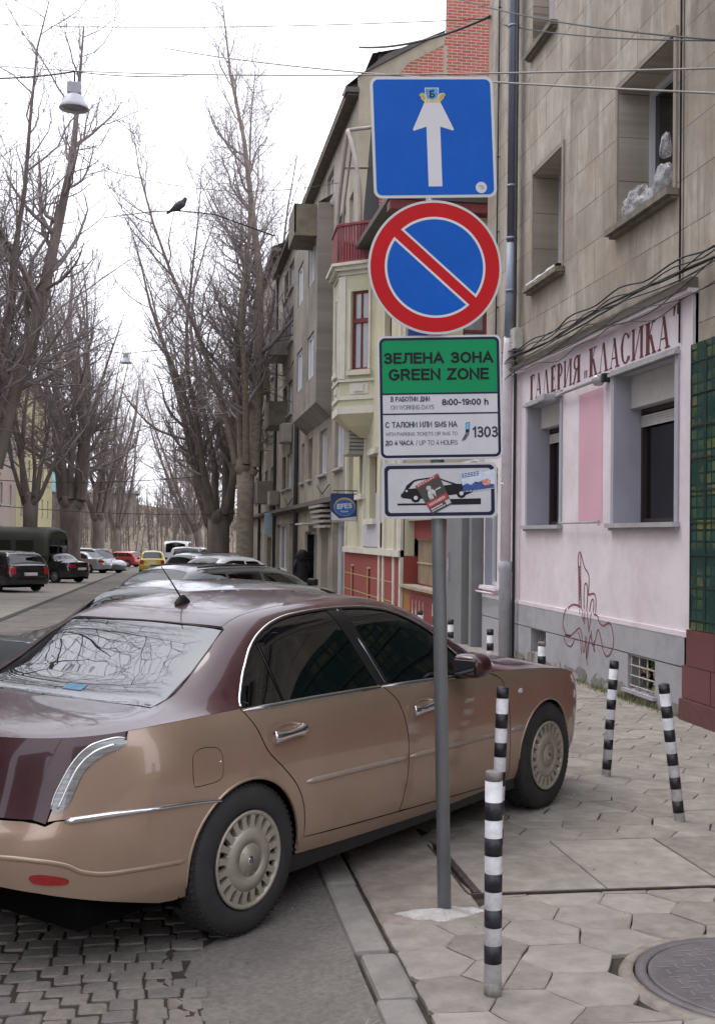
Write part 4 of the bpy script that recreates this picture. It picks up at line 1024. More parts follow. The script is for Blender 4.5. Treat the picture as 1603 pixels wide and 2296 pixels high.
# one-way square
s1 = sign('one_way_sign', (1.127, 5.2408, 3.4867), (-3.2, .6, -2.85), rrect(.557, .5455, .035), label='blue square one-way sign, white arrow with a club sticker at its tip')
mb = MB(); flat(mb, rrect(.532, .520, .026), .0008); mb.build('blue_field', M_SB, s1)
mb = MB()
ar_ = [(-.031, -.222), (.031, -.222), (.031, .047), (.088, .029), (.0925, .033), (.0915, .038), (.012, .208), (0, .218), (-.012, .208), (-.0915, .038), (-.0925, .033), (-.088, .029), (-.031, .047)]
flat(mb, ar_, .0014); mb.build('arrow', mat('arrow white', 'd0cfd2', .3, var=.03), s1)
mb = MB()
flat(mb, [(-.060, .188), (-.052, .182), (-.050, .172), (-.038, .160), (-.028, .155), (.028, .155), (.038, .160), (.050, .172), (.054, .184), (.061, .190), (.052, .199), (.034, .196), (.031, .190), (-.031, .190), (-.036, .197), (-.050, .199)], .0020)
stk = mb.build('club_sticker', mat('sticker cream', 'd9cf9a', .4, var=.2, scale=120, col2='b79a3c'), s1)
mb = MB(); flat(mb, [(-.033, .222), (.030, .222), (.030, .190), (.024, .173), (-.002, .163), (-.027, .173), (-.033, .190)], .0025); mb.build('shield_border', M_SW, stk)
mb = MB(); flat(mb, [(-.029, .218), (.026, .218), (.026, .191), (.021, .176), (-.002, .167), (-.024, .176), (-.029, .191)], .0030); mb.build('shield', mat('shield blue', '2f6fae', .35, col2='5fa8d6', scale=60), stk)
text_mb('Б', .032, .024, .03, 0, .193, z=.0036).build('letter', M_SK, stk)
mb = MB(); 
for sx in (-1, 1):
    for k in range(4): flat(mb, [(sx*.034, .187-.006*k), (sx*(.056-.004*k), .193-.007*k), (sx*(.055-.004*k), .1905-.007*k), (sx*.034, .1845-.006*k)], .0026)
mb.build('laurel', mat('gold print', 'a8892c', .4), stk)
mb = MB(); flat(mb, [(.208+.0255*cos(t*pi/16), -.229+.0255*sin(t*pi/16)) for t in range(32)], .0016); rs = mb.build('round_sticker', M_SW, s1)
mb = MB(); 
for a, b, c_, d2_ in ((.198, -.222, .012, .003), (.203, -.228, .016, .0025), (.208, -.235, .013, .003), (.214, -.224, .006, .002)): flat(mb, [(a, b), (a+c_, b), (a+c_, b+d2_), (a, b+d2_)], .0021)
mb.build('print', mat('sticker print', 'b06a5a', .5, col2='6b7a8a', scale=80), rs)
# disc
cz = 2.93+.232
s2 = sign('no_parking_sign', (1.1422, 5.249, 2.902), (-4, 0, -2.6), [(.3025*cos(t*pi/48), .3025*sin(t*pi/48)) for t in range(96)], label='round no-parking sign, blue with a red ring and one red diagonal')
C_ = lambda r, n=96, a0=0, a1=360: [(r*cos(radians(a0+(a1-a0)*t/n)), r*sin(radians(a0+(a1-a0)*t/n))) for t in range(n)]
mb = MB(); flat(mb, C_(.2915), .0008); mb.build('red_field', M_SR, s2)
def seg(r, d, sgn):
    """circle segment on one side of the diagonal band, in band coordinates turned by -43.8 degrees"""
    a = math.asin(d/r); A = [(r*cos(a+(pi-2*a)*k/48), r*sin(a+(pi-2*a)*k/48)) for k in range(49)]
    A = [(x, sgn*y) for x, y in A]; w = radians(-43.5)
    return [(x*cos(w)-y*sin(w), x*sin(w)+y*cos(w)) for x, y in A]
mb = MB()
for sg in (1, -1): flat(mb, seg(.2275, .0225, sg), .0014)
mb.build('white_outline', mat('outline white', 'd2d0d2', .3, var=.02), s2)
mb = MB()
for sg in (1, -1): flat(mb, seg(.2165, .0325, sg), .0020)
mb.build('blue_field', M_SB, s2)
# green zone panel
s3 = sign('parking_zone_sign', (1.1725, 5.2579, 2.319), (-9, 0, -1.55), rrect(.555, .558, .03), label='green and white parking zone panel with Cyrillic and English text')
mb = MB(); flat(mb, rrect(.548, .551, .028), .0006); mb.build('white_field', M_SW, s3)
mb = MB(); flat(mb, rrect(.538, .540, .026), .0012, holes=[rrect(.514, .516, .016)])
for yv, th in ((.0215, .0075), (-.0695, .0065)): flat(mb, [(-.258, yv-th), (.258, yv-th), (.258, yv), (-.258, yv)], .0018)
mb.build('frame_lines', M_SN, s3)
gp_ = rrect(.514, .516, .016); gp_ = [p for p in gp_ if p[1] > .03]
mb = MB(); flat(mb, [(.257, .0215)]+gp_+[(-.257, .0215)], .0012); mb.build('green_field', M_SG, s3)
mb = sans('ЗЕЛЕНА ЗОНА', .051, .492, .215, -.004, .178, z=.0018); mb.build('lettering', M_SK, s3); mb = sans('GREEN ZONE', .053, .450, .21, -.004, .104, z=.0018); mb.build('lettering', M_SK, s3)
M_INK = mat('ink navy', '24243c', .3); M_INKG = mat('ink grey', '484852', .3)
mb = sans('В РАБОТНИ ДНИ', .023, .175, .19, -.221, -.006, z=.0018, align='LEFT')
mb.build('lettering', M_INK, s3); mb = sans('8:00-19:00 h', .029, .208, .20, .008, -.022, z=.0018, align='LEFT')
mb.build('lettering', M_INK, s3); mb = sans('С ТАЛОНИ ИЛИ SMS НА', .027, .322, .18, -.247, -.121, z=.0018, align='LEFT')
mb.build('lettering', M_INK, s3); mb = sans('ДО 4 ЧАСА', .023, .125, .20, -.248, -.202, z=.0018, align='LEFT')
mb.build('lettering', M_INK, s3); mb = sans('1303', .050, .114, .17, .142, -.158, z=.0018, align='LEFT')
mb.build('lettering', M_INK, s3)
mb = sans('ON WORKING DAYS', .021, .194, .11, -.221, -.043, z=.0018, align='LEFT')
mb.build('lettering', M_INKG, s3); mb = sans('WITH PARKING TICKETS OR SMS TO', .0165, .322, .11, -.246, -.163, z=.0018, align='LEFT')
mb.build('lettering', M_INKG, s3); mb = sans('/ UP TO 4 HOURS', .022, .187, .11, -.112, -.203, z=.0018, align='LEFT')
mb.build('lettering', M_INKG, s3)
mb = MB(); flat(mb, [(.112, -.116), (.132, -.112), (.130, -.155), (.126, -.172), (.110, -.195), (.092, -.197), (.104, -.178), (.112, -.160)], .0018); ph = mb.build('phone_pictogram', mat('phone grey', '6b6f7a', .4, var=.2, scale=60), s3)
mb = MB(); flat(mb, [(.114, -.120), (.128, -.118), (.127, -.143), (.114, -.145)], .0023); mb.build('phone_screen', mat('phone screen', '5fb7dc', .3), ph)
mb = MB(); 
for k in range(3): flat(mb, [(.107-.004*k, -.172-.007*k), (.118-.004*k, -.170-.007*k), (.117-.004*k, -.173-.007*k), (.106-.004*k, -.175-.007*k)], .0023)
flat(mb, [(.113, -.148), (.126, -.146), (.126, -.158), (.113, -.160)], .0023); mb.build('phone_keys', M_SK, ph)
# lower plate
s4 = sign('parking_method_plate', (1.1760, 5.2660, 1.901), (-11, -1, -1.4), rrect(.515, .2497, .026), label='white plate with a car parked half on the kerb, partly under two stickers')
mb = MB(); flat(mb, rrect(.507, .242, .024), .0006); mb.build('white_field', mat('plate grey white', 'bcbcc0', .35, var=.06, scale=8), s4)
mb = MB(); flat(mb, rrect(.492, .228, .022), .0012, holes=[rrect(.460, .197, .014)]); mb.build('frame_lines', M_SN, s4)
q_ = lambda x, y: ((x-693)*.000463, (280-y)*.000463+.0005)
mb = MB()
flat(mb, [q_(*p) for p in [(318, 318), (345, 292), (362, 258), (392, 262), (480, 255), (520, 258), (760, 230), (860, 218), (980, 222), (1010, 240), (1015, 300), (960, 325), (850, 322), (520, 360), (420, 362), (340, 352), (320, 340)]], .0012)
flat(mb, [q_(*p) for p in [(362, 258), (375, 228), (440, 180), (480, 168), (600, 152), (690, 158), (760, 185), (860, 218), (830, 226), (750, 195), (690, 172), (600, 166), (482, 184), (450, 196), (395, 262)]], .0014)
for cx_, cy_ in ((463, 350), (905, 312)): flat(mb, [q_(cx_+46*cos(t*pi/12), cy_+46*sin(t*pi/12)) for t in range(24)], .0018)
flat(mb, [q_(*p) for p in [(285, 403), (700, 403), (700, 422), (285, 422)]], .0012)
flat(mb, [q_(*p) for p in [(690, 366), (1092, 362), (1092, 420), (690, 422)]], .0016)
mb.build('car_pictogram', M_SK, s4)
mb = MB()
for cx_, cy_ in ((463, 350), (905, 312)): flat(mb, [q_(cx_+20*cos(t*pi/12), cy_+20*sin(t*pi/12)) for t in range(24)], .0024)
flat(mb, [q_(375+11*cos(t*pi/8), 282+11*sin(t*pi/8)) for t in range(16)], .0020)
mb.build('pictogram_hubs', M_SW, s4)
mb = MB(); flat(mb, [q_(*p) for p in [(458, 236), (680, 114), (816, 412), (622, 512)]], .0030); pst = mb.build('poster_sticker', mat('sticker charcoal', '3c3836', .45, var=.1, scale=60), s4)
def lp(u, v):
    a, b, c, d = (458, 236), (680, 114), (816, 412), (622, 512)
    return q_((a[0]*(1-u)+b[0]*u)*(1-v)+(d[0]*(1-u)+c[0]*u)*v, (a[1]*(1-u)+b[1]*u)*(1-v)+(d[1]*(1-u)+c[1]*u)*v)
def lq(mb, u0, v0, u1, v1, z): flat(mb, [lp(u0, v0), lp(u1, v0), lp(u1, v1), lp(u0, v1)], z)
mb = MB(); lq(mb, 0, 0, 1, .09, .0036); lq(mb, 0, .62, .98, .80, .0036); mb.build('red_bands', mat('sticker red', 'a62a2e', .4), pst)
mb = MB(); flat(mb, [lp(.42+.10*cos(t*pi/8), .25+.07*sin(t*pi/8)) for t in range(16)], .0036)
flat(mb, [lp(*p) for p in [(.33, .32), (.52, .32), (.60, .42), (.52, .60), (.46, .44), (.40, .61), (.33, .58), (.24, .60), (.24, .46)]], .0037); lq(mb, .62, .38, .86, .42, .0036)
lq(mb, .06, .84, .62, .88, .0036); lq(mb, .06, .91, .7, .94, .0036); lq(mb, .76, .82, .97, .95, .0036)
for k in range(7): lq(mb, .08+.11*k, .02, .15+.11*k, .06, .0040); 
for k in range(9): lq(mb, .1+.085*k, .67, .155+.085*k, .75, .0040)
mb.build('pale_print', mat('sticker pale print', 'b9b6b2', .5, var=.25, scale=90), pst)
mb = MB(); flat(mb, [q_(*p) for p in [(902, 118), (1082, 92), (1125, 112), (1160, 100), (1222, 78), (1236, 120), (1222, 268), (1090, 284), (925, 302)]], .0030); bs_ = mb.build('torn_sticker', mat('sticker white blue', 'c4cfdc', .45, var=.1, scale=40), s4)
mb = MB()
for k in range(3):
    for j in range(6): flat(mb, [q_(912+28*j, 122+16*k-4*j), q_(934+28*j, 119+16*k-4*j), q_(934+28*j, 128+16*k-4*j), q_(912+28*j, 131+16*k-4*j)], .0036)
flat(mb, [q_(*p) for p in [(915, 238), (960, 215), (1000, 232), (1040, 200), (1075, 205), (1120, 180), (1150, 215), (1222, 228), (1222, 262), (925, 290)]], .0036)
for j in range(8): flat(mb, [q_(930+36*j, 292-5*j), q_(952+36*j, 289-5*j), q_(952+36*j, 297-5*j), q_(930+36*j, 300-5*j)], .0041)
mb.build('blue_print', mat('sticker blue print', '2e4a86', .45, var=.3, scale=70), bs_)
mb = MB(); flat(mb, [q_(*p) for p in [(1100, 195), (1150, 170), (1190, 190), (1175, 235), (1120, 235)]], .0044); mb.build('orange_print', mat('sticker orange', 'd08a78', .5, var=.3, scale=80), bs_)
# ============ buildings ============
class Fac:
    """a facade frame: u along the wall, z up, d outwards"""
    def __init__(s, o, u, n): s.o = V(o); s.u = V(u); s.n = V(n)
    def __call__(s, u, z, d=0): return s.o+s.u*u+V((0, 0, z))+s.n*d
    def box(s, mb, u0, u1, z0, z1, d0, d1, ch=0):
        P = [s(u, z, d) for u, z, d in ((u0, z0, d0), (u1, z0, d0), (u1, z0, d1), (u0, z0, d1), (u0, z1, d0), (u1, z1, d0), (u1, z1, d1), (u0, z1, d1))]
        return mb.add(P, [(0, 3, 2, 1), (4, 5, 6, 7), (0, 1, 5, 4), (1, 2, 6, 5), (2, 3, 7, 6), (3, 0, 4, 7)])
    def quad(s, mb, u0, u1, z0, z1, d=0): return mb.add([s(u0, z0, d), s(u1, z0, d), s(u1, z1, d), s(u0, z1, d)], [(0, 1, 2, 3)])
    def wall(s, mb, u0, u1, z0, z1, holes=(), d=0, reveal=True, rmb=None):
        us = sorted({u0, u1, *[min(max(h[i], u0), u1) for h in holes for i in (0, 1)]}); zs = sorted({z0, z1, *[min(max(h[i], z0), z1) for h in holes for i in (2, 3)]})
        for a, b in zip(us, us[1:]):
            for c, e in zip(zs, zs[1:]):
                m, k = (a+b)/2, (c+e)/2
                if any(h[0] < m < h[1] and h[2] < k < h[3] for h in holes): continue
                s.quad(mb, a, b, c, e, d)
        if reveal:
            rm = rmb or mb
            for h in holes:
                a, b, c, e, dp = h
                for q in (((a, c), (a, e)), ((b, c), (b, e)), ((a, c), (b, c)), ((a, e), (b, e))):
                    (p1, p2), (p3, p4) = q; rm.add([s(p1, p2, d), s(p3, p4, d), s(p3, p4, d-dp), s(p1, p2, d-dp)], [(0, 1, 2, 3)])
        return mb
def bw(mb, name, m, parent=None, recalc=True):
    """build in world coordinates under a parent placed elsewhere"""
    o = mb.build(name, m, None, recalc)
    if parent is not None: o.parent = parent; o.matrix_parent_inverse = parent.matrix_basis.inverted() if not parent.parent else Matrix.Identity(4)
    if parent is not None and parent.parent: o.matrix_parent_inverse = Matrix.Identity(4)
    return o
def plane_mat(name, base, axes='yz', **k):
    return base
def wallmat(name, c1, c2, mort, w, h, msize=.006, axes='yz', rough=.85, noise_amt=.0, streak=None, bias=0, blotch=None, off=.5, loc=(0, 0, 0), bump=.4):
    if name in _M: return _M[name]
    m = mat(name, c1, rough, var=0); n = m.node_tree; L = n.links; bs = n.nodes['Principled BSDF']
    tc = n.nodes.new('ShaderNodeTexCoord'); sp = n.nodes.new('ShaderNodeSeparateXYZ'); L.new(tc.outputs['Object'], sp.inputs[0])
    cb = n.nodes.new('ShaderNodeCombineXYZ'); idx = {'x': 0, 'y': 1, 'z': 2}
    L.new(sp.outputs[idx[axes[0]]], cb.inputs[0]); L.new(sp.outputs[idx[axes[1]]], cb.inputs[1])
    mp = n.nodes.new('ShaderNodeMapping'); mp.inputs['Location'].default_value = loc; L.new(cb.outputs[0], mp.inputs[0])
    vec = mp.outputs[0]
    if noise_amt:
        nz = n.nodes.new('ShaderNodeTexNoise'); nz.inputs['Scale'].default_value = 2.5; nz.inputs['Detail'].default_value = 5; L.new(mp.outputs[0], nz.inputs['Vector'])
        va = n.nodes.new('ShaderNodeVectorMath'); va.operation = 'MULTIPLY_ADD'; L.new(nz.outputs['Color'], va.inputs[0]); va.inputs[1].default_value = (noise_amt,)*3; L.new(mp.outputs[0], va.inputs[2]); vec = va.outputs[0]
    br = n.nodes.new('ShaderNodeTexBrick'); L.new(vec, br.inputs['Vector']); br.inputs['Scale'].default_value = 1
    br.inputs['Color1'].default_value = srgb(c1); br.inputs['Color2'].default_value = srgb(c2); br.inputs['Mortar'].default_value = srgb(mort)
    br.inputs['Mortar Size'].default_value = msize; br.inputs['Brick Width'].default_value = w; br.inputs['Row Height'].default_value = h; br.offset = off; br.inputs['Bias'].default_value = bias
    last = br.outputs[0]
    def mixin(tex_scale, stretch, col, lo, hi, amt, mode='MIX', detail=8):
        nonlocal last
        mp2 = n.nodes.new('ShaderNodeMapping'); mp2.inputs['Scale'].default_value = stretch; L.new(cb.outputs[0], mp2.inputs[0])
        nz = n.nodes.new('ShaderNodeTexNoise'); nz.inputs['Scale'].default_value = tex_scale; nz.inputs['Detail'].default_value = detail; nz.inputs['Roughness'].default_value = .65; L.new(mp2.outputs[0], nz.inputs['Vector'])
        r = n.nodes.new('ShaderNodeMapRange'); r.inputs[1].default_value = lo; r.inputs[2].default_value = hi; r.inputs[4].default_value = amt; L.new(nz.outputs[0], r.inputs[0])
        x = n.nodes.new('ShaderNodeMix'); x.data_type = 'RGBA'; x.blend_type = mode; L.new(r.outputs[0], x.inputs[0]); L.new(last, x.inputs[6]); x.inputs[7].default_value = srgb(col); last = x.outputs[2]
    for s in (streak or []): mixin(*s)
    for s in (blotch or []): mixin(*s)
    L.new(last, bs.inputs['Base Color'])
    bp = n.nodes.new('ShaderNodeBump'); bp.inputs['Strength'].default_value = bump; bp.inputs['Distance'].default_value = .01; bp.invert = True; L.new(br.outputs['Fac'], bp.inputs['Height'])
    nz = n.nodes.new('ShaderNodeTexNoise'); nz.inputs['Scale'].default_value = 60; L.new(cb.outputs[0], nz.inputs['Vector'])
    b2 = n.nodes.new('ShaderNodeBump'); b2.inputs['Strength'].default_value = .25; b2.inputs['Distance'].default_value = .008; L.new(nz.outputs[0], b2.inputs['Height']); L.new(bp.outputs[0], b2.inputs['Normal']); L.new(b2.outputs[0], bs.inputs['Normal'])
    return m
ST = [(1.3, (1.1, .45, 1), '6d6256', .46, .68, .70), (2.6, (1.5, .30, 1), 'cbc6bd', .50, .70, .70), (.45, (1, 1, 1), '857a6f', .46, .66, .7), (3.2, (2.2, .16, 1), '544c44', .56, .76, .65), (1.3, (1, 1, 1), 'ab947a', .55, .7, .5), (.8, (1, .6, 1), '57504a', .60, .74, .7), (9, (1, .5, 1), '8a8074', .5, .7, .5)]
M_STONE = wallmat('weathered stone slabs', 'b3aa9d', 'a2988c', '5d554c', 1.28, .488, .006, streak=ST, loc=(0, .17, 0), noise_amt=.012)
M_STONEX = wallmat('weathered stone side', 'a69c8c', '9a8f80', '655c50', 1.28, .488, .007, axes='xz', streak=ST)
M_PINK = mat('pink rendered wall', 'dcd3d8', .9, var=.08, scale=1.4, bump=.25, bscale=50, dirt=.55, dscale=1.3, dcol='c0a9b2')
M_PINK2 = mat('rose painted panel', 'd0a3b1', .9, var=.05, scale=1.4, dirt=.3, dscale=2, dcol='d3b0bd')
M_PLINTH = mat('grey plinth render', 'a3a2a8', .9, var=.06, scale=1.8, bump=.3, bscale=40, dirt=.6, dscale=2.2, dcol='7f7d80')
M_REVEAL = mat('grey painted reveal', 'a3a2ad', .75, var=.05, scale=3, dirt=.15, dscale=4, dcol='a19fa8')
M_TRIM = mat('grey stone trim', 'a8a6a9', .8, var=.08, scale=6, bump=.3, bscale=60, dirt=.4, dscale=5, dcol='6f6b69')
M_SILLD = mat('dark mossy sill', '7b7467', .85, var=.2, scale=7, bump=.5, bscale=50, dirt=.6, dscale=4, dcol='3f3c33')
M_PVC = mat('white window frame', 'd4d5da', .4, var=.03)
M_BROWN = mat('dark brown window frame', '33221f', .45, var=.15, scale=12)
M_SHUT = mat('roller shutter box', 'bdbab6', .55, var=.05, scale=5, dirt=.2, dscale=6)
M_PANE = mat('window pane', '0c0f12', .03, var=.5, scale=.8, ior=1.5)
M_PANE2 = mat('window pane with curtain', '4c4b4c', .08, var=.45, scale=1.5, stretch=(3, 3, .4), coat=.6)
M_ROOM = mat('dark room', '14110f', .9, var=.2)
M_CABLE = mat('black cable', '2a2828', .6, var=.2, scale=4)
M_ZINC = mat('zinc downpipe', '5f6675', .5, metal=.35, var=.10, scale=3, dirt=.35, dscale=3, dcol='4a4b53', stretch=(1, 1, .3))
M_PIPEW = mat('painted downpipe', 'e0d8dd', .6, var=.06, scale=3, dirt=.2, dscale=9, dcol='8c7f80')
M_PIPEG = mat('grey cast iron pipe', 'acacb3', .6, var=.06, scale=3, dirt=.35, dscale=9, dcol='75696a')

def window(F, parent, a, b, c, e, dep, fm, gm, mull=(), trans=(), fw_=.06, label=None, sill=None, name='window', box=0, boxm=None, hood=None, inner=.0):
    """frame set back in its opening, one pane, optional shutter box, sill and hood"""
    mb = MB(); top = e-box; d0, d1 = -dep, -dep+.07
    F.box(mb, a+.002, a+fw_, c+.002, top, d0, d1); F.box(mb, b-fw_, b-.002, c+.002, top, d0, d1)
    F.box(mb, a+fw_, b-fw_, c+.002, c+fw_, d0, d1-.002); F.box(mb, a+fw_, b-fw_, top-fw_, top, d0, d1-.002)
    for t in mull: u = a+(b-a)*t; F.box(mb, u-fw_*.55, u+fw_*.55, c+fw_, top-fw_, d0+.004, d1-.004)
    for t in trans: z = c+(top-c)*t; F.box(mb, a+fw_, b-fw_, z-fw_*.4, z+fw_*.4, d0+.006, d1-.006)
    w = bw(mb, name, fm, parent)
    if label: w['label'] = label
    g = MB(); F.quad(g, a+fw_*.5, b-fw_*.5, c+fw_*.5, top-fw_*.5, d0+.022); bw(g, 'pane', gm, w)
    if box:
        g = MB(); F.box(g, a+.004, b-.004, top+.002, e-.003, -dep-.02, -dep+.20)
        for k in range(5): F.box(g, a+.03, b-.03, top-.10+.028*k*0-.026*k, top-.078-.026*k, -dep+.072, -dep+.084)
        bw(g, 'shutter_box', boxm or M_SHUT, w)
    if sill:
        h, out, ext, sm = sill; g = MB(); F.box(g, a-ext, b+ext, c-h, c-.002, -dep*.9, out); F.box(g, a-ext+.02, b+ext-.02, c-h-.03, c-h-.001, -.01, out*.6); bw(g, 'sill', sm, w)
    if hood:
        h, out, ext, sm = hood; g = MB(); F.box(g, a-ext, b+ext, e, e+h*.5, -.01, out); F.box(g, a-ext+.02, b+ext-.02, e+h*.5+.001, e+h, -.01, out*.55); bw(g, 'hood', sm, w)
    return w
FR = Fac((4.83, 0, 0), (0, 1, 0), (-1, 0, 0))
house = thing('corner_house', 'stone-clad house with a pink gallery ground floor, filling the right side', 'building', (4.83, 11, 0))
Y0, Y1 = 3.0, 18.35
up_h = [(11.17, 12.68, 5.14, 6.69, .42), (14.63, 15.87, 5.14, 6.69, .42), (17.0, 17.0, 0, 0, 0), (11.17, 12.68, 8.42, 10.0, .30), (15.0, 16.0, 8.44, 10.0, .30), (6.3, 8.3, 5.14, 6.69, .42), (6.3, 8.3, 8.42, 10, .42)]
up_h = [h for h in up_h if h[1] > h[0]]
mb = MB(); FR.wall(mb, 10.97, Y1, 4.06, 17, [h for h in up_h if h[0] > 10.9]); 
FR.wall(mb, Y0, 10.955, 3.55, 17, [h for h in up_h if h[0] < 10.9])
FR.quad(mb, 10.955, 10.97, 3.55, 17, -.03); FR.quad(mb, 10.955, 10.6, 3.55, 4.06)
bw(mb, 'stone_wall', M_STONE, house)
mb = MB(); G = Fac((4.83, Y1, 0), (1, 0, 0), (0, 1, 0)); G.quad(mb, 0, 11, -.5, 17)
G = Fac((4.83, Y0, 0), (1, 0, 0), (0, -1, 0)); G.quad(mb, 0, 11, -.1, 17); mb.add([(4.83, Y0, 17), (16, Y0, 17), (16, Y1, 17), (4.83, Y1, 17)], [(0, 1, 2, 3)]); mb.add([(16, Y0, 0), (16, Y1, 0), (16, Y1, 17), (16, Y0, 17)], [(0, 1, 2, 3)])
bw(mb, 'side_wall', M_STONEX, house)
# pink ground floor
dn = [(11.07, 12.70, 1.87, 3.50, .36), (14.60, 15.99, 1.87, 3.50, .36), (17.56, 18.28, .96, 2.75, .18)]
mb = MB(); rv = MB(); FR.wall(mb, 10.70, Y1, .80, 4.02, dn, .012, rmb=rv); bw(mb, 'pink_wall', M_PINK, house); bw(rv, 'window_reveals', M_REVEAL, house)
mb = MB(); FR.box(mb, 10.66, 10.70, .80, 4.02, -.01, .03); FR.box(mb, 10.70, Y1, .772, .822, -.01, .034); FR.box(mb, 10.60, Y1, 4.02, 4.06, -.01, .10); bw(mb, 'pink_trim', M_PINK, house)
mb = MB(); FR.quad(mb, 13.08, 13.90, 1.88, 3.43, .0145); bw(mb, 'rose_panel', M_PINK2, house)
# plinth with two vents
vt = [(15.08, 15.74, .16, .50, .25), (11.50, 12.23, .12, .50, .22)]
mb = MB(); FR.wall(mb, 10.80, Y1, -.3, .478, [(a, b, c, min(e, .478), d) for a, b, c, e, d in vt], .030)
FR.wall(mb, 10.80, Y1, .490, .772, [], .030); FR.quad(mb, 10.80, Y1, .478, .490, .018)
for a, b, c, e, d in vt: pass
bw(mb, 'plinth', M_PLINTH, house)
mb = MB(); mb.smooth = False; rnd = random.Random(31)      # crumbling render along the foot
for k in range(60):
    y = rnd.uniform(10.9, 16.5); h = rnd.uniform(.05, .17); w = rnd.uniform(.08, .22)
    n_ = 9; P = [FR(y+w*cos(2*pi*i/n_)*rnd.uniform(.7, 1.1), h*.5+h*.55*sin(2*pi*i/n_)*rnd.uniform(.7, 1.1), .0312+.00022*k) for i in range(n_)]
    mb.cur = rnd.choice([0, 0, 1]); mb.add(P, [tuple(range(n_))])
bw(mb, 'crumbled_render', [mat('bare grey mortar', '7f7b79', .95, var=.2, scale=20, bump=.5, bscale=80), mat('pale scar', '9f9a97', .95, var=.15, scale=20, bump=.5, bscale=80)], house)
# windows of the pink floor
for k, (a, b, c, e, d) in enumerate(dn[:2]):
    w = window(FR, house, a, b, c, e, d, M_BROWN, M_PANE, mull=(), fw_=.055, box=.36 if k == 0 else .30, sill=(.05, .09, .11, M_TRIM), hood=(.07, .07, .10, M_TRIM), label=['large brown window with a paper heart in the pane', 'narrower brown window beside the downpipe'][k])
    g = MB(); FR.box(g, a+.003, a+.028, c+.06, e-.3, -d+.071, -d+.095); bw(g, 'inner_frame_bead', M_PVC, w)
    # raised grey surround
    g = MB(); FR.box(g, a-.085, a-.002, c, e, .012, .03); FR.box(g, b+.002, b+.085, c, e, .012, .03); bw(g, 'surround', M_REVEAL, w)
hw = [o for o in bpy.data.objects if o.get('label', '').startswith('large brown window')][0]
mb = MB(); P = []
for t in range(40):
    a = 2*pi*t/40; x = 16*sin(a)**3; y = 13*cos(a)-5*cos(2*a)-2*cos(3*a)-cos(4*a); P.append(FR(11.40+x*.0085, 2.08+y*.0085, -.36+.026))
mb.add(P, [tuple(range(40))]); bw(mb, 'paper_heart', mat('paper heart', '93a79f', .8), hw)
# shop window left of the pipe with lattice and posters
a, b, c, e, d = dn[2]
w = window(FR, house, a, b, c, e, d, M_PVC, M_PANE, fw_=.05, sill=(.05, .08, .06, M_PINK), label='tall shop window covered with small framed notes')
mb = MB(); mf = MB()
for k in range(5):
    z = 1.22+k*.27
    for (u0, u1, z0, z1) in ((a+.12, b-.22, z, z+.014), (a+.12, b-.22, z+.19, z+.204), (a+.12, a+.134, z, z+.2), (b-.234, b-.22, z, z+.2)): FR.box(mb, u0, u1, z0, z1, -d+.03, -d+.042)
    for j in range(4): FR.box(mf, a+.16+.09*j, a+.20+.09*j, z+.05+.02*(j % 2), z+.15, -d+.028, -d+.034)
bw(mb, 'note_frames', M_PVC, w); bw(mf, 'notes', mat('yellowed notes', '9c9455', .8, var=.3, scale=9), w)
mb = MB(); FR.box(mb, 17.42, 18.34, .90, .935, .0, .09); mb.tube([FR(17.40, .86, .12), FR(18.40, .86, .12)], .014, 8); bw(mb, 'shop_ledge', M_PINK, house)
# vent grilles
for k, (a, b, c, e, d) in enumerate(vt):
    mb = MB()
    if k == 1:
        for i in range(4): mb.tube([FR(a+.02, c+.03+(e-c-.06)*i/3, .01), FR(b-.02, c+.03+(e-c-.06)*i/3, .01)], .009, 6)
        for i in range(4): mb.tube([FR(a+.04+(b-a-.08)*i/3, c, .0), FR(a+.04+(b-a-.08)*i/3, e, .0)], .009, 6)
    else:
        for i in range(5): mb.tube([FR(a+.3+.08*i, c, -.1), FR(a+.3+.08*i, e, -.1)], .007, 6)
    gr = bw(mb, 'vent_grille', mat('rusty pale grille', 'a9a39a', .7, var=.3, scale=25), house)
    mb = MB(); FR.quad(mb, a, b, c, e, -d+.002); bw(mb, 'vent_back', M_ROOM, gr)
    if k == 1:
        mb = MB(); rnd = random.Random(77)
        for i in range(26):
            u, z = rnd.uniform(a+.03, b-.08), c+rnd.uniform(0, .26)**1; mb.cur = rnd.randrange(5); s = rnd.uniform(.02, .05)
            T = Matrix.Translation(FR(u, z+.01, -.12+rnd.uniform(-.04, .05))) @ Matrix.Rotation(rnd.uniform(0, 3), 4, V((rnd.random(), rnd.random(), rnd.random())).normalized())
            mb.rbox((-s, -s*.6, -s*.5), (s, s*.6, s*.5), .006, T)
        tag(bw(mb, 'rubbish', [mat('litter white', 'b9b4a8', .7), mat('litter brown', '6d5540', .8), mat('litter green', '5c6d3c', .7), mat('litter yellow', 'b9a63a', .7), mat('litter dark', '2a2724', .9)], None), 'bottles, wrappers and rags stuffed behind the rusty vent grille', 'rubbish', kind='stuff')
        mb = MB(); FR.box(mb, a-.06, b+.06, c-.04, c-.005, .03, .08); bw(mb, 'vent_sill', M_TRIM, gr)
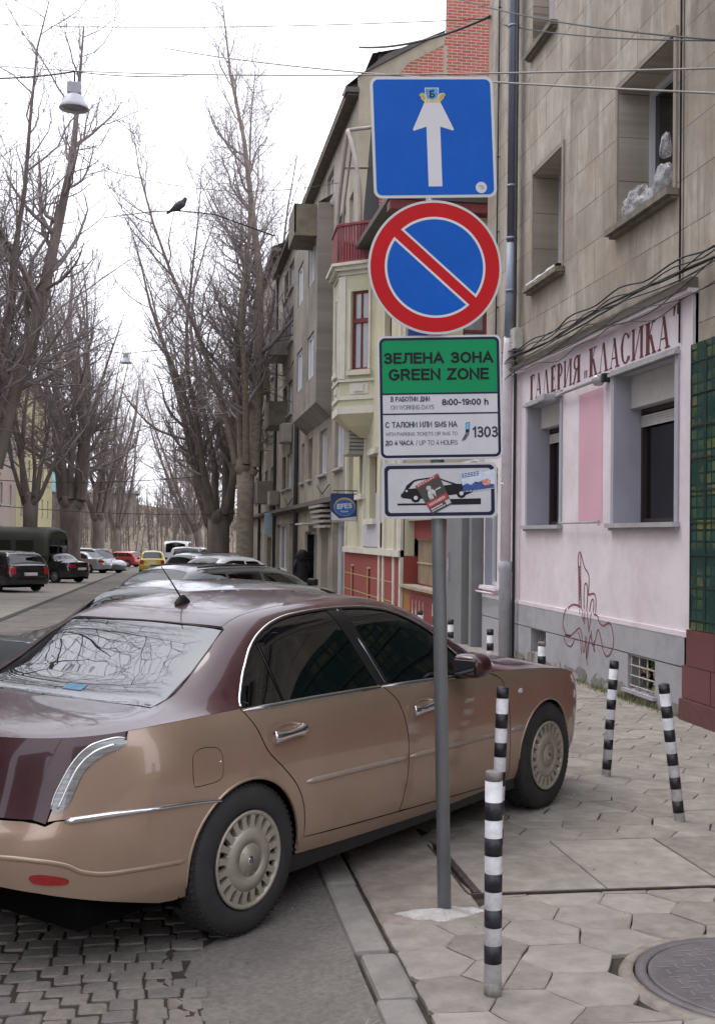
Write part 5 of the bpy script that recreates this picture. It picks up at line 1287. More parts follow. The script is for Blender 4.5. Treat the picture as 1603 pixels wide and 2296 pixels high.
# upper windows
M_REVST = mat('stone reveal', '8f867a', .85, var=.12, scale=4, bump=.3, bscale=40)
labs = ['upper window with plastic bags piled on its sill', 'narrow upper window beside the downpipe', 'second-floor window above the cable crossing', 'topmost window with a blind', 'upper window over the green mosaic', 'second-floor window over the green mosaic']
for k, (a, b, c, e, d) in enumerate(up_h):
    blind = k == 3
    window(FR, house, a, b, c, e, d, M_PVC, mat('pink blind behind glass', 'c9b2aa', .35, var=.03, coat=.5) if blind else M_PANE, mull=(.5,) if not blind else (), fw_=.065, sill=(.07, .13 if not blind else .10, .11, M_SILLD), label=labs[k])
mb = MB()
for (a, b, c, e, d) in up_h[:2]:                # raised moulding round the openings
    for (u0, u1, z0, z1) in ((a-.07, a-.003, c, e+.07), (b+.003, b+.07, c, e+.07), (a-.003, b+.003, e+.003, e+.07)): FR.box(mb, u0, u1, z0, z1, 0, .022)
bw(mb, 'window_mouldings', M_REVST, house)
# ledge above the pink floor
mb = MB(); FR.box(mb, 10.62, Y1, 4.06, 4.12, 0, .12); FR.box(mb, 10.62, Y1, 4.12, 4.17, 0, .07); bw(mb, 'string_course', mat('sooty ledge', '6f675e', .9, var=.25, scale=6, bump=.6, bscale=30, dirt=.5, dscale=6, dcol='3b3733'), house)
# green mosaic bay with red granite base
M_TILE = mat('green mosaic', '1f3a35', .22, var=.0); n_ = M_TILE.node_tree; L_ = n_.links; bs = n_.nodes['Principled BSDF']
tc = n_.nodes.new('ShaderNodeTexCoord'); sp = n_.nodes.new('ShaderNodeSeparateXYZ'); cbn = n_.nodes.new('ShaderNodeCombineXYZ'); L_.new(tc.outputs['Object'], sp.inputs[0]); L_.new(sp.outputs[1], cbn.inputs[0]); L_.new(sp.outputs[2], cbn.inputs[1])
br = n_.nodes.new('ShaderNodeTexBrick'); L_.new(cbn.outputs[0], br.inputs['Vector']); br.offset = 0; br.inputs['Scale'].default_value = 1
br.inputs['Brick Width'].default_value = .15; br.inputs['Row Height'].default_value = .105; br.inputs['Mortar Size'].default_value = .012; br.inputs['Color1'].default_value = srgb('77783f'); br.inputs['Color2'].default_value = srgb('2b5247'); br.inputs['Mortar'].default_value = srgb('142a2c'); br.inputs['Bias'].default_value = .15
nz = n_.nodes.new('ShaderNodeTexNoise'); nz.inputs['Scale'].default_value = 3.0; L_.new(cbn.outputs[0], nz.inputs['Vector']); r_ = n_.nodes.new('ShaderNodeMapRange'); r_.inputs[1].default_value = .38; r_.inputs[2].default_value = .62; L_.new(nz.outputs[0], r_.inputs[0])
x_ = n_.nodes.new('ShaderNodeMix'); x_.data_type = 'RGBA'; L_.new(r_.outputs[0], x_.inputs[0]); L_.new(br.outputs[0], x_.inputs[6]); x_.inputs[7].default_value = srgb('1d3d38'); L_.new(x_.outputs[2], bs.inputs['Base Color'])
mb = MB(); FR.box(mb, Y0, 10.655, .86, 3.53, -.02, .05)
pm = bw(mb, 'mosaic_panel', M_TILE, house)
mb = MB()
for i in range(24):
    u = 10.64-i*.32; FR.box(mb, u-.02, u, .88, 3.5, .05, .058)
for i in range(9): z = .95+.3*i; FR.box(mb, Y0, 10.62, z, z+.014, .05, .060)
bw(mb, 'mosaic_grid', mat('dark green bars', '18302c', .4), pm)
mb = MB()
for k in range(12):
    u1 = 10.70-k*.62; u0 = u1-.61; FR.box(mb, u0, u1-.004, .52, .855, -.02, .060); FR.box(mb, u0+.1, u1+.10-.004, .205, .512, -.02, .056)
FR.box(mb, Y0, 10.70, .512, .522, -.02, .050)
bw(mb, 'granite_base', mat('red granite', '6e3c3f', .35, var=.12, scale=60, dirt=.3, dscale=3, dcol='4c2c2e'), house)
mb = MB(); FR.box(mb, Y0, 10.80, -.3, .198, -.02, .085); bw(mb, 'granite_step', mat('dull red granite', '65413f', .6, var=.15, scale=20, dirt=.4, dscale=4, dcol='4c3533'), house)
# security lamp, meter box, bar
mb = MB(); T = Matrix.Translation(FR(12.98, 3.50, .11)); mb.lathe([(0, -.075), (.045, -.07), (.068, -.04), (.072, 0), (.06, .035), (.035, .05), (0, .052)], 20, T)
lp_ = bw(mb, 'security_lamp', mat('lamp glass grey', '9a9a9a', .25, coat=1, var=.1), house); mb = MB(); mb.rbox(tuple(FR(12.93, 3.46, .0)), tuple(FR(12.86, 3.56, .10)), .01); bw(mb, 'lamp_bracket', M_RUBBER, lp_)
mb = MB(); mb.rbox((4.78, 14.64, 3.44), (4.60, 14.90, 3.54), .02); mb.tube([(4.80, 14.9, 3.50), (4.74, 14.3, 3.50), (4.72, 13.1, 3.50)], .022, 8); bw(mb, 'conduit_and_box', M_TRIM, house)
mb = MB(); mb.rbox(tuple(FR(16.30, 4.36, 0)), tuple(FR(16.72, 4.66, .14)), .012)
for k in range(4): FR.box(mb, 16.40, 16.62, 4.42+.05*k, 4.44+.05*k, .14, .146)
bw(mb, 'meter_box', mat('meter box grey', 'b9b6b0', .6, dirt=.3, dscale=9), house)
mb = MB(); mb.tube([FR(14.35, 1.885, .10), FR(12.96, 1.885, .10)], .012, 8)
for u in (14.35, 12.96):
    for k in range(6): a = pi*k/3; mb.tube([FR(u, 1.885, .10), FR(u+.03*cos(a)*.6, 1.885+.045*sin(a), .10+.02*cos(a))], .005, 5)
bw(mb, 'wall_bar', M_TRIM, house)
# downpipe
mb = MB(); mb.tube([(4.70, 16.50, 17.2), (4.70, 16.50, 9), (4.70, 16.50, 5.9)], .070, 16); dp = bw(mb, 'downpipe', M_ZINC, house)
mb = MB(); mb.tube([(4.70, 16.50, 5.9), (4.70, 16.58, 4.55)], .074, 16)
for z in (9.0, 6.7, 5.95, 5.2): mb.tube([(4.70, 16.50, z), (4.70, 16.50, z+.03)], .080, 16)
bw(mb, 'downpipe_lower', mat('new grey pipe', '8b93a3', .5, metal=.2, var=.1, scale=3, dirt=.3, dscale=4, dcol='6f747d'), dp)
mb = MB(); mb.tube([(4.70, 16.58, 4.57), (4.70, 16.60, 4.45), (4.69, 16.62, 4.2), (4.69, 16.64, 1.36)], .075, 16)
for z in (3.55, 2.45): mb.tube([(4.69, 16.64, z), (4.69, 16.64, z+.03)], .080, 16)
bw(mb, 'painted_pipe', M_PIPEW, dp)
mb = MB(); mb.tube([(4.69, 16.64, 1.36), (4.69, 16.64, 1.25), (4.69, 16.64, 1.2), (4.69, 16.64, -.2)], [.105, .105, .09, .088], 16); bw(mb, 'pipe_foot', M_PIPEG, dp)
mb = MB(); mb.tube([(4.72, 16.36, 17), (4.72, 16.38, 4.4), (4.74, 16.40, 4.0), (4.74, 16.40, 0)], .022, 8)
mb.tube([(4.80, 17.62, 17), (4.80, 17.68, 5), (4.80, 17.7, 4.3)], .014, 6)
for k in range(9): mb.lathe([(0, .02), (.028, .0), (0, -.02)], 8, Matrix.Translation((4.80, 17.64, 5.2+k*1.15)))
bw(mb, 'lightning_cable', M_CABLE, dp)
mb = MB(); mb.tube([(4.80, 10.962, 17), (4.80, 10.962, 3.6)], .010, 6); bw(mb, 'seam_cable', M_CABLE, house)
# graffiti: thin sprayed lines lying on the wall
gx = lambda x, y: (1400+.433*x)/1.3063
def GP(x, y):
    # from the measured scrawl to wall coordinates (u, z)
    u = 13.80+(700-x)*(13.80-12.66)/(930-700)*-1*-1 if 0 else None
def gw(x, y):
    px_, py_ = (1400+.433*x)/1.3063, (1500+.433*y)/1.3063
    d = fw+rt2*((px_-801.5)/2690)-up2*((py_-1148)/2690); t = (4.83-.0)/d.x; return (d.y*t, EYE+d.z*t)
GR = [[(705, 690), (697, 500), (683, 330), (697, 270), (725, 370), (755, 430), (752, 560)], [(700, 280), (700, 450), (703, 640)], [(683, 330), (688, 480), (690, 600)],
      [(727, 740), (722, 600), (726, 500), (738, 482), (746, 520), (742, 640), (734, 760)], [(765, 815), (758, 700), (770, 610), (785, 590), (788, 640), (775, 740), (765, 800)], [(752, 560), (790, 552), (803, 590), (800, 690)],
      [(700, 640), (650, 625), (610, 660), (588, 740), (598, 800), (630, 840), (670, 810), (700, 785), (716, 820)], [(595, 850), (610, 890), (640, 908), (665, 870), (660, 845)], [(600, 830), (640, 835)],
      [(800, 690), (828, 705), (835, 745), (865, 768), (905, 748), (925, 800), (933, 880), (915, 950), (885, 975), (860, 930), (850, 870), (828, 795), (810, 860)], [(690, 810), (705, 850), (715, 960)], [(716, 820), (730, 950), (745, 840)], [(745, 840), (750, 990), (768, 870)], [(757, 1038), (748, 960), (775, 830)], [(775, 830), (803, 945), (800, 870)], [(780, 800), (790, 900), (810, 860)]]
mb = MB()
for k, st in enumerate(GR):
    S_ = smooth_curve(st, 8)
    pts = []
    for x, y in S_:
        u, z = gw(x, y); pts.append((u, z))
    for (u1, z1), (u2, z2) in zip(pts, pts[1:]):
        def dd(z): return .0162 if z > .83 else (.0365 if z > .76 else .0325)
        L2 = hypot(u2-u1, z2-z1) or 1e-6; nx, nz_ = -(z2-z1)/L2*.010, (u2-u1)/L2*.010; d_1 = max(dd(z1), dd(z2))
        mb.add([FR(u1+nx, z1+nz_, d_1), FR(u2+nx, z2+nz_, d_1), FR(u2-nx, z2-nz_, d_1), FR(u1-nx, z1-nz_, d_1)], [(0, 1, 2, 3)])
for k in range(13):         # the little zigzag inside the tall stroke
    u1, z1 = gw(684, 360+22*k); u2, z2 = gw(697, 371+22*k); u3, z3 = gw(684, 382+22*k)
    for p, q in (((u1, z1), (u2, z2)), ((u2, z2), (u3, z3))): mb.add([FR(p[0], p[1]+.005, .0163), FR(q[0], q[1]+.005, .0163), FR(q[0], q[1]-.005, .0163), FR(p[0], p[1]-.005, .0163)], [(0, 1, 2, 3)])
for k in range(9):
    u1, z1 = gw(600+12*k, 850); u2, z2 = gw(606+12*k, 885-2*k); mb.add([FR(u1-.004, z1, .0326), FR(u1+.004, z1, .0326), FR(u2+.004, z2, .0326), FR(u2-.004, z2, .0326)], [(0, 1, 2, 3)])
gf = bw(mb, 'graffiti', mat('sprayed maroon', '7f3f48', .8, var=.2, scale=30), house); gf['label'] = 'maroon sprayed scrawl over pink wall and grey plinth'

# --- serif lettering, drawn stroke by stroke
def serif_text():
    """letters in a cell 0..w x 0..1; thick stems, hairlines, bracket serifs"""
    T_, t_ = .25, .085
    def q(a, b, c, d): return [a, b, c, d]
    def stem(x, y0=0., y1=1., w=T_, s0=True, s1=True):
        o = [[(x, y0), (x+w, y0), (x+w, y1), (x, y1)]]
        if s0: o.append([(x-.07, y0), (x+w+.07, y0), (x+w+.07, y0+.03), (x+w, y0+.06), (x, y0+.06), (x-.07, y0+.03)])
        if s1: o.append([(x-.07, y1), (x-.07, y1-.03), (x, y1-.06), (x+w, y1-.06), (x+w+.07, y1-.03), (x+w+.07, y1)])
        return o
    def slant(x0, y0, x1, y1, w): return [[(x0, y0), (x0+w, y0), (x1+w, y1), (x1, y1)]]
    def hbar(x0, x1, y, h=t_): return [[(x0, y), (x1, y), (x1, y+h), (x0, y+h)]]
    def serf(x, y, w=.22, h=.05): return [[(x, y), (x+w, y), (x+w, y+h), (x, y+h)]]
    def bowl(cx, cy, rx, ry, a0, a1, w):
        o = []; n = 14
        for k in range(n):
            b0, b1 = radians(a0+(a1-a0)*k/n), radians(a0+(a1-a0)*(k+1)/n)
            f = lambda b: (w*abs(cos(b))+t_*(1-abs(cos(b))))
            o.append([(cx+rx*cos(b0), cy+ry*sin(b0)), (cx+rx*cos(b1), cy+ry*sin(b1)), (cx+(rx-f(b1))*cos(b1), cy+(ry-f(b1)*.6)*sin(b1)), (cx+(rx-f(b0))*cos(b0), cy+(ry-f(b0)*.6)*sin(b0))])
        return o
    Lt = {}
    Lt['Г'] = (.62, stem(.10)+hbar(.2, .62, .945)+[[(.57, 1), (.62, 1), (.62, .74), (.59, .74)]])
    Lt['А'] = (.80, slant(.10, 0, .37, 1, .05)+slant(.56, 0, .31, 1, .17)+hbar(.2, .6, .30, .05)+serf(.02, 0)+serf(.48, 0, .33))
    Lt['Л'] = (.82, slant(.10, 0, .33, .95, .05)+slant(.57, 0, .33, 1, .17)+serf(.02, 0)+serf(.5, 0, .32))
    Lt['Е'] = (.64, stem(.10)+hbar(.2, .6, .945)+hbar(.2, .50, .49, .05)+hbar(.2, .62, 0)+[[(.55, 1), (.60, 1), (.60, .77), (.575, .77)], [(.57, 0), (.62, 0), (.62, .24), (.59, .24)], [(.46, .40), (.50, .40), (.50, .63), (.46, .63)]])
    Lt['Р'] = (.66, stem(.10)+bowl(.32, .735, .30, .265, -90, 90, .15)+hbar(.2, .33, .945)+hbar(.2, .33, .47))
    Lt['И'] = (.88, stem(.08, w=.16)+stem(.66, w=.16)+slant(.22, .06, .62, .94, .05))
    Lt['Я'] = (.72, stem(.47)+bowl(.40, .74, .30, .26, 90, 270, .15)+hbar(.38, .5, .945)+hbar(.38, .5, .48)+slant(.06, 0, .30, .50, .13)+serf(.0, 0, .2))
    Lt['К'] = (.80, stem(.10)+slant(.24, .48, .56, 1, .05)+slant(.58, 0, .33, .60, .16)+serf(.48, .95, .26)+serf(.52, 0, .28))
    Lt['С'] = (.74, bowl(.40, .5, .36, .51, 38, 322, .17)+[[(.66, .80), (.70, .80), (.70, 1.0), (.67, 1.0)], [(.66, .22), (.70, .22), (.70, .06), (.67, .06)]])
    Lt['„'] = (.36, [[(.08, -.16), (.14, -.16), (.17, .12), (.07, .12)], [(.23, -.16), (.29, -.16), (.32, .12), (.22, .12)]])
    Lt['“'] = (.36, [[(.06, .88), (.12, .88), (.17, 1.20), (.07, 1.20)], [(.22, .88), (.28, .88), (.33, 1.20), (.23, 1.20)]])
    Lt[' '] = (.28, [])
    return Lt
LT = serif_text()
def put_word(word, uA, uB, z0, h, tr=.06):
    tot = sum(LT[c][0]+tr for c in word)-tr; k = (uB-uA)/tot; x = 0; sh = bpy.data.objects
    for c in word:
        w, polys = LT[c]
        if polys:
            mb = MB()
            for i, P in enumerate(polys): mb.add([FR(uA+(x+px_)*k, z0+py_*h, .0135+.0006*(i % 7)) for px_, py_ in P], [tuple(range(len(P)))])
            bw(mb, 'letter', M_MAROON, sgn)
        x += w+tr
M_MAROON = mat('maroon lettering', '5c1d27', .6, var=.12, scale=9)
sgn = bpy.data.objects.new('gallery_lettering', None); COL.objects.link(sgn); sgn.parent = house; sgn['label'] = 'maroon serif words ГАЛЕРИЯ „КЛАСИКА“ painted along the pink fascia'
sgn.matrix_parent_inverse = house.matrix_basis.inverted()
put_word('ГАЛЕРИЯ', 15.95, 13.88, 3.59, .33)
put_word('„', 13.76, 13.60, 3.66, .32, 0)
put_word('КЛАСИКА', 13.58, 11.22, 3.60, .335)
put_word('“', 11.18, 10.98, 3.61, .32, 0)
# plastic bags on the sill
def bag(name, c, s, label, seed):
    bm = bmesh.new(); bmesh.ops.create_icosphere(bm, subdivisions=4, radius=1)
    for v in bm.verts:
        p = v.co.copy(); n_ = mnoise.noise(p*1.6+V((seed, 0, 0)))*.35+mnoise.noise(p*4+V((0, seed, 0)))*.18+mnoise.noise(p*9)*.07
        q = p*(1+n_*.8); z = q.z if q.z > -.6 else -.6+(q.z+.6)*.15
        v.co = V((q.x*s[0], q.y*s[1], z*s[2]))
    mb = MB(); mb.smooth = True; bm.verts.index_update(); T = Matrix.Translation(c); mb.add([T @ v.co for v in bm.verts], [[v.index for v in f.verts] for f in bm.faces]); bm.free()
    m = mat('crumpled clear plastic', 'aeaeb2', .2, var=.3, scale=9, bump=.8, bscale=26, coat=.6)
    m.node_tree.nodes['Principled BSDF'].inputs['Alpha'].default_value = .42
    tag(bw(mb, name, m, None), label, 'plastic bag', 'clear plastic bags on the upper window sill')
bag('plastic_bag', V((4.86, 12.20, 5.28)), (.11, .30, .19), 'leftmost crumpled clear plastic bag on the stone sill, low and wide', 1)
bag('plastic_bag', V((4.86, 11.45, 5.29)), (.11, .22, .21), 'crumpled clear plastic bag at the right end of the upper sill', 5)
bag('plastic_bag', V((4.88, 11.80, 5.22)), (.10, .22, .14), 'small clear plastic bag slumped in the middle of the sill', 9)
bag('plastic_bag', V((4.93, 11.62, 5.72)), (.05, .10, .15), 'clear plastic bag standing tall against the white window frame', 13)
mb = MB(); mb.smooth = True; P = []; F = []     # white cloth on the narrow sill
for j in range(15):
    for i in range(25):
        u = 14.6+1.25*i/24; d = .13-.42*j/14; P.append(FR(u, 5.145+.05*abs(sin(j*.45+.3))+.03*mnoise.noise(V((u*5, d*9, 0)))-(.05 if j == 0 else 0), d+.02*mnoise.noise(V((u*4, 0, 2)))))
mb.add(P, [(j*25+i, j*25+i+1, (j+1)*25+i+1, (j+1)*25+i) for j in range(14) for i in range(24)])
tag(bw(mb, 'folded_sheet', mat('white cloth', 'c6c3c0', .9, var=.08), None), 'rumpled white sheet lying on the narrow upper sill beside the downpipe', 'cloth')
# cable bundle over the ledge
rnd = random.Random(12)
for k in range(9):
    mb = MB(); pts = []; z = 4.24+rnd.uniform(-.07, .10); ph = rnd.uniform(0, 6); am = rnd.uniform(.01, .05)
    for i in range(45):
        y = 3.2+i*.335; pts.append((4.83-.12-rnd.uniform(0, .02)-.03*(k % 3), y, z+am*sin(y*1.3+ph)+.03*sin(y*4.1+ph*2)*(k % 2)))
    if k in (6, 7, 8): pts = [(p[0]-.01, p[1], p[2]-.12-.16*abs(sin((p[1]+k*.7)*.9))) for p in pts[12:]]
    mb.tube([tuple(p) for p in smooth_curve(pts, 2)], [.013, .009, .007, .007, .010, .007, .006, .005, .005][k], 6)
    tag(bw(mb, 'facade_cable', M_CABLE, None), 'one of the tangled black cables strung along the ledge above the pink wall', 'cable', 'cables along the ledge above the gallery sign')
# ============ restaurant front, yellow house and the row beyond ============
def soot(col, d='4a433c', amt=.55): return [(1.2, (1.2, .25, 1), d, .45, .75, amt), (4, (3, .12, 1), 'b3a999', .60, .85, .35), (.5, (1, 1, 1), d, .46, .70, amt), (1.6, (1, .5, 1), '4d4640', .58, .74, amt), (2.2, (1, 1, 1), 'a69e92', .60, .66, .5)]
M_GREYR = wallmat('sooty grey render', 'a0978a', '988f83', '90877b', 50, 50, .001, streak=soot(0), bump=.1)
M_GREYX = wallmat('sooty grey render side', '8b8378', '857d72', '7f776c', 50, 50, .001, axes='xz', streak=soot(0), bump=.1)
M_GREYB = wallmat('dark stained render', '8e867d', '877f77', '807870', 50, 50, .001, streak=soot(0, '3d3833', .6), bump=.1)
M_BEIGE = wallmat('beige patched render', 'a39a8a', '9a9182', '90877a', 50, 50, .001, streak=soot(0, '6f665a', .5), bump=.1)
M_BRICK = wallmat('old red brick', 'a5574a', '8c4a40', 'a99a8c', .27, .085, .010, axes='xz', blotch=[(.6, (1, 1, 1), 'b9856f', .5, .75, .5), (2.4, (1, 1, 1), '6e4038', .55, .8, .5)], noise_amt=.01)
M_PLASTX = wallmat('patchy beige plaster', 'a59b88', '9b917f', '8e8574', 50, 50, .001, axes='xz', streak=soot(0, '7a6f60', .5), bump=.1)
M_YEL = mat('yellow render', 'bebaa0', .88, var=.07, scale=1.2, bump=.1, dirt=.35, dscale=1.5, dcol='a39f78')
M_YELT = mat('pale cream trim', 'c9c5b8', .85, var=.06, scale=2, bump=.2, bscale=30, dirt=.35, dscale=3, dcol='9d988c')
M_REDB = mat('brick red painted base', '883f39', .8, var=.08, scale=2, dirt=.3, dscale=2, dcol='86403a')
M_REDD = mat('dark red timber', '6e2a2a', .6, var=.15, scale=8)
M_ROOF = mat('dark tin roof', '4b4644', .6, var=.2, scale=2, metal=.2)
M_GSLAT = mat('grey shop front', '7d8082', .7, var=.06, scale=2, dirt=.2)
M_CURT = mat('lace curtain behind glass', '8f9194', .10, var=.22, scale=4, coat=.6, stretch=(1, 1, .2))
RX = 4.83
# --- low restaurant front between the pink house and the yellow house
rest = thing('restaurant_front', 'low red shop front with grey pillars and a counter, seen behind the signpost', 'shop', (RX, 21, gz(21)))
F4 = Fac((RX, 0, 0), (0, 1, 0), (-1, 0, 0))
mb = MB(); F4.wall(mb, 18.36, 24.0, -.5, 2.95, [(22.1, 24.0, .74, 1.66, .4)], -.02); bw(mb, 'red_wall', M_REDB, rest)
mb = MB(); F4.box(mb, 18.45, 18.62, -.4, 2.9, -.02, .18); F4.box(mb, 18.95, 20.05, -.4, 2.9, -.02, .22); bw(mb, 'grey_pillars', M_GSLAT, rest)
mb = MB(); F4.box(mb, 18.64, 18.93, -.4, 2.6, -.015, .05); bw(mb, 'red_door_panel', M_REDD, rest)
mb = MB(); F4.box(mb, 19.75, 19.79, .95, 1.45, .22, .26); mb.v = [V(p) for p in mb.v]; bw(mb, 'door_handle', M_CHROME, rest)
mb = MB()
for k in range(26): u = 22.15+.07*k; F4.box(mb, u, u+.012, .76, 1.64, -.10, -.085)
F4.box(mb, 22.1, 24, 1.63, 1.66, -.11, -.07); F4.box(mb, 22.1, 24, 1.16, 1.185, -.11, -.07); bw(mb, 'window_bars', mat('cream bars', 'b9a98f', .6), rest)
mb = MB(); F4.quad(mb, 22.1, 24.0, .74, 1.66, -.38); bw(mb, 'window_backing', mat('red interior', '7e2f29', .6, var=.3, scale=3), rest)
mb = MB(); F4.box(mb, 20.1, 24.05, .68, .74, -.05, .28); F4.box(mb, 20.1, 24.05, 2.02, 2.10, -.05, .12); bw(mb, 'counter', mat('weathered counter', 'a39787', .8, var=.2, scale=6), rest)
mb = MB(); F4.box(mb, 20.2, 24.0, -.5, .67, -.02, .20); cb_ = bw(mb, 'counter_front', mat('ochre panel', '9c6a35', .7, var=.2, scale=4), rest)
mb = MB(); F4.box(mb, 20.6, 23.2, -.3, .60, .20, .225); po = bw(mb, 'bottle_poster', mat('dark red poster', '7a2226', .4, var=.15, scale=5), rest)
mb = MB()
for k in range(4):
    u = 22.9-.33*k; prof = [(-.05, -.1), (-.05, .25), (-.018, .36), (-.018, .48), (.018, .48), (.018, .36), (.05, .25), (.05, -.1)]
    mb.add([F4(u+a, z, .228) for a, z in prof], [tuple(range(8))])
F4.box(mb, 20.75, 21.1, .28, .5, .225, .229); F4.box(mb, 20.75, 21.1, -.15, .12, .225, .229); bw(mb, 'poster_print', mat('poster white print', 'cfc6c0', .5, var=.2, scale=20), po)
mb = MB(); F4.box(mb, 18.36, 24.0, 2.30, 2.95, .0, .10); aw = bw(mb, 'awning_board', mat('cream fascia', 'd0ccc0', .6, var=.05), rest)
mb = MB()
for k, s in enumerate('ЕНИНГ'): pass
T = Matrix(((0, 0, -1, RX-.104), (-1, 0, 0, 20.6), (0, 1, 0, 2.45), (0, 0, 0, 1)))
sans('ЕНИНГ', .20, 1.1, .2, mb=mb, T=T); bw(mb, 'lettering', M_SK, aw)
mb = MB(); mb.add([(RX-.1, 18.36, 2.95), (RX-.1, 24, 2.95), (RX+4, 24, 3.4), (RX+4, 18.36, 3.4)], [(0, 1, 2, 3)]); mb.add([(RX+4, 18.36, 3.4), (RX+4, 24, 3.4), (RX+4, 24, -.3), (RX+4, 18.36, -.3)], [(0, 1, 2, 3)]); bw(mb, 'roof', M_ROOF, rest)
# --- yellow house
YX = 4.62
yh = thing('yellow_house', 'yellow corner house with a bay window, gothic balcony and red painted base', 'building', (YX, 28, gz(28)))
F5 = Fac((YX, 0, 0), (0, 1, 0), (-1, 0, 0))
ywh = [(27.3, 28.35, 2.12, 3.6, .22), (29.1, 29.9, 2.75, 4.4, .22), (31.0, 31.9, 2.75, 4.4, .22), (25.6, 26.5, 4.9, 6.9, .2), (30.8, 31.6, 5.6, 7.4, .2)]
mb = MB(); F5.wall(mb, 24.0, 32.2, 1.31, 8.5, ywh)
Gs = Fac((YX, 24.0, 0), (1, 0, 0), (0, -1, 0)); Gs.wall(mb, 0, 6.5, 1.31, 8.5, [(1.2, 2.2, 4.8, 6.6, .2), (3.6, 4.6, 4.8, 6.6, .2)])
bw(mb, 'wall', M_YEL, yh)
mb = MB(); F5.wall(mb, 24.0, 32.2, -1, 1.28, [(30.5, 30.8, -.5, .93, .1), (27.9, 28.2, -.5, .93, .1)], .03); F5.quad(mb, 24.1, 32.1, -1, 1.2, -.06); Gs.quad(mb, 0, 6.5, -1, 1.28, .03); bw(mb, 'red_base', M_REDB, yh)
mb = MB(); F5.box(mb, 24, 32.2, 1.28, 1.42, -.02, .10)
for u in (24.0, 24.75, 26.0, 26.55): F5.box(mb, u, u+.16, -1, 4.2, -.02, .06)
for u in (24.35, 28.95+.05, 32.0): F5.box(mb, u, u+.2, 1.42, 8.5, -.02, .04)
for (a, b, c, e, d) in ywh: F5.box(mb, a-.14, b+.14, c-.14, c-.01, 0, .12); F5.box(mb, a-.12, b+.12, e+.02, e+.16, 0, .07)
bw(mb, 'trim', M_YELT, yh)
mb = MB(); F5.box(mb, 26.55, 29.0, 1.46, 2.0, .0, .035); F5.box(mb, 26.3, 27.25, 2.0, 2.7, 0, .03); bw(mb, 'white_panel', mat('greyish white panel', 'b5b3bb', .8, var=.04), yh)
mb = MB()
for z in (.30, .72, -.1): F5.box(mb, 24.8, 32.1, z, z+.022, .03, .036)
for u0, u1 in ((30.45, 30.85), (27.85, 28.25)):
    F5.box(mb, u1-.05, u1, -.5, .93, .03, .05); F5.box(mb, u0, u1, .93, .97, .03, .05)
bw(mb, 'base_lines', mat('ochre line', 'a89668', .7), yh)
for i, (a, b, c, e, d) in enumerate(ywh): window(F5, yh, a, b, c, e, d, M_REDD, M_PANE if i < 3 else M_CURT, mull=(.5,), trans=(.65,), fw_=.07, label=['boarded brown window', 'dark window beside the air conditioner', 'dark narrow window by the bar sign', 'upper window with curtain', 'upper corner window'][i])
for i, (a, b, c, e, d) in enumerate([(1.2, 2.2, 4.8, 6.6, .2), (3.6, 4.6, 4.8, 6.6, .2)]): window(Gs, yh, a, b, c, e, d, M_REDD, M_CURT, mull=(.5,), trans=(.65,), fw_=.07)
mb = MB()
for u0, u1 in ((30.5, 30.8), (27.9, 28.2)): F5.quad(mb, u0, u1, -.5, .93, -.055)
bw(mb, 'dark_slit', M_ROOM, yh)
# bay: polygonal oriel
bayP = [(YX, 30.4), (3.92, 29.75), (3.88, 28.5), (4.78, 27.75)]
bay = bpy.data.objects.new('bay_window', None); COL.objects.link(bay); bay.parent = yh; bay.matrix_parent_inverse = yh.matrix_basis.inverted()
mb = MB(); faces = list(zip(bayP, bayP[1:]))
def bfac(p, q):
    u = V((q[0]-p[0], q[1]-p[1], 0)); L_ = u.length; u.normalize(); n = V((-u.y, u.x, 0)); 
    if n.dot(V((-1, -.6, 0))) < 0: n = -n
    return Fac((p[0], p[1], 0), u, n), L_
bays = [bfac(p, q) for p, q in faces]
hol = [[], [(.35, .9, 5.67, 7.5, .12)], [(.33, .80, 5.67, 7.55, .12)]]
for (Fb, L_), h in zip(bays, hol): Fb.wall(mb, 0, L_, 4.75, 8.0, h)
bo = bw(mb, 'bay_wall', M_YEL, bay)
mb = MB()
for (Fb, L_), h in zip(bays, hol):
    for z0, z1, o in ((7.95, 8.05, .04), (8.05, 8.15, .14), (8.15, 8.22, .22), (4.95, 5.05, .04), (5.38, 5.44, .05), (4.62, 4.80, .03)): Fb.box(mb, -.02-o*.4, L_+.02+o*.4, z0, z1, -.05, o)
    for u in (.0, L_-.17): Fb.box(mb, u, u+.17, 5.46, 7.92, -.01, .03)
    for (a, b, c, e, d) in h:
        Fb.box(mb, a-.10, b+.10, c-.14, c-.03, 0, .09); Fb.box(mb, a-.07, a-.01, c, e, 0, .04); Fb.box(mb, b+.01, b+.07, c, e, 0, .04)
        Fb.box(mb, a-.02, b+.02, 5.08, 5.34, 0, .02); Fb.box(mb, a+.10, b-.10, 5.14, 5.30, .02, .045)
bw(mb, 'bay_mouldings', M_YELT, bay)
mb = MB(); C0 = (4.7, 29.1)
for z0, z1, s0, s1 in ((4.10, 4.35, .25, .7), (4.35, 4.55, .7, .93), (4.55, 4.64, .93, 1.03)):
    A = [(C0[0]+(x-C0[0])*s0, C0[1]+(y-C0[1])*s0, z0) for x, y in bayP]+[(C0[0]+(x-C0[0])*s1, C0[1]+(y-C0[1])*s1, z1) for x, y in bayP]
    mb.add(A, [(i, i+1, i+5, i+4) for i in range(3)]+[(0, 1, 2, 3)])
bw(mb, 'bay_corbel', M_YEL, bay)
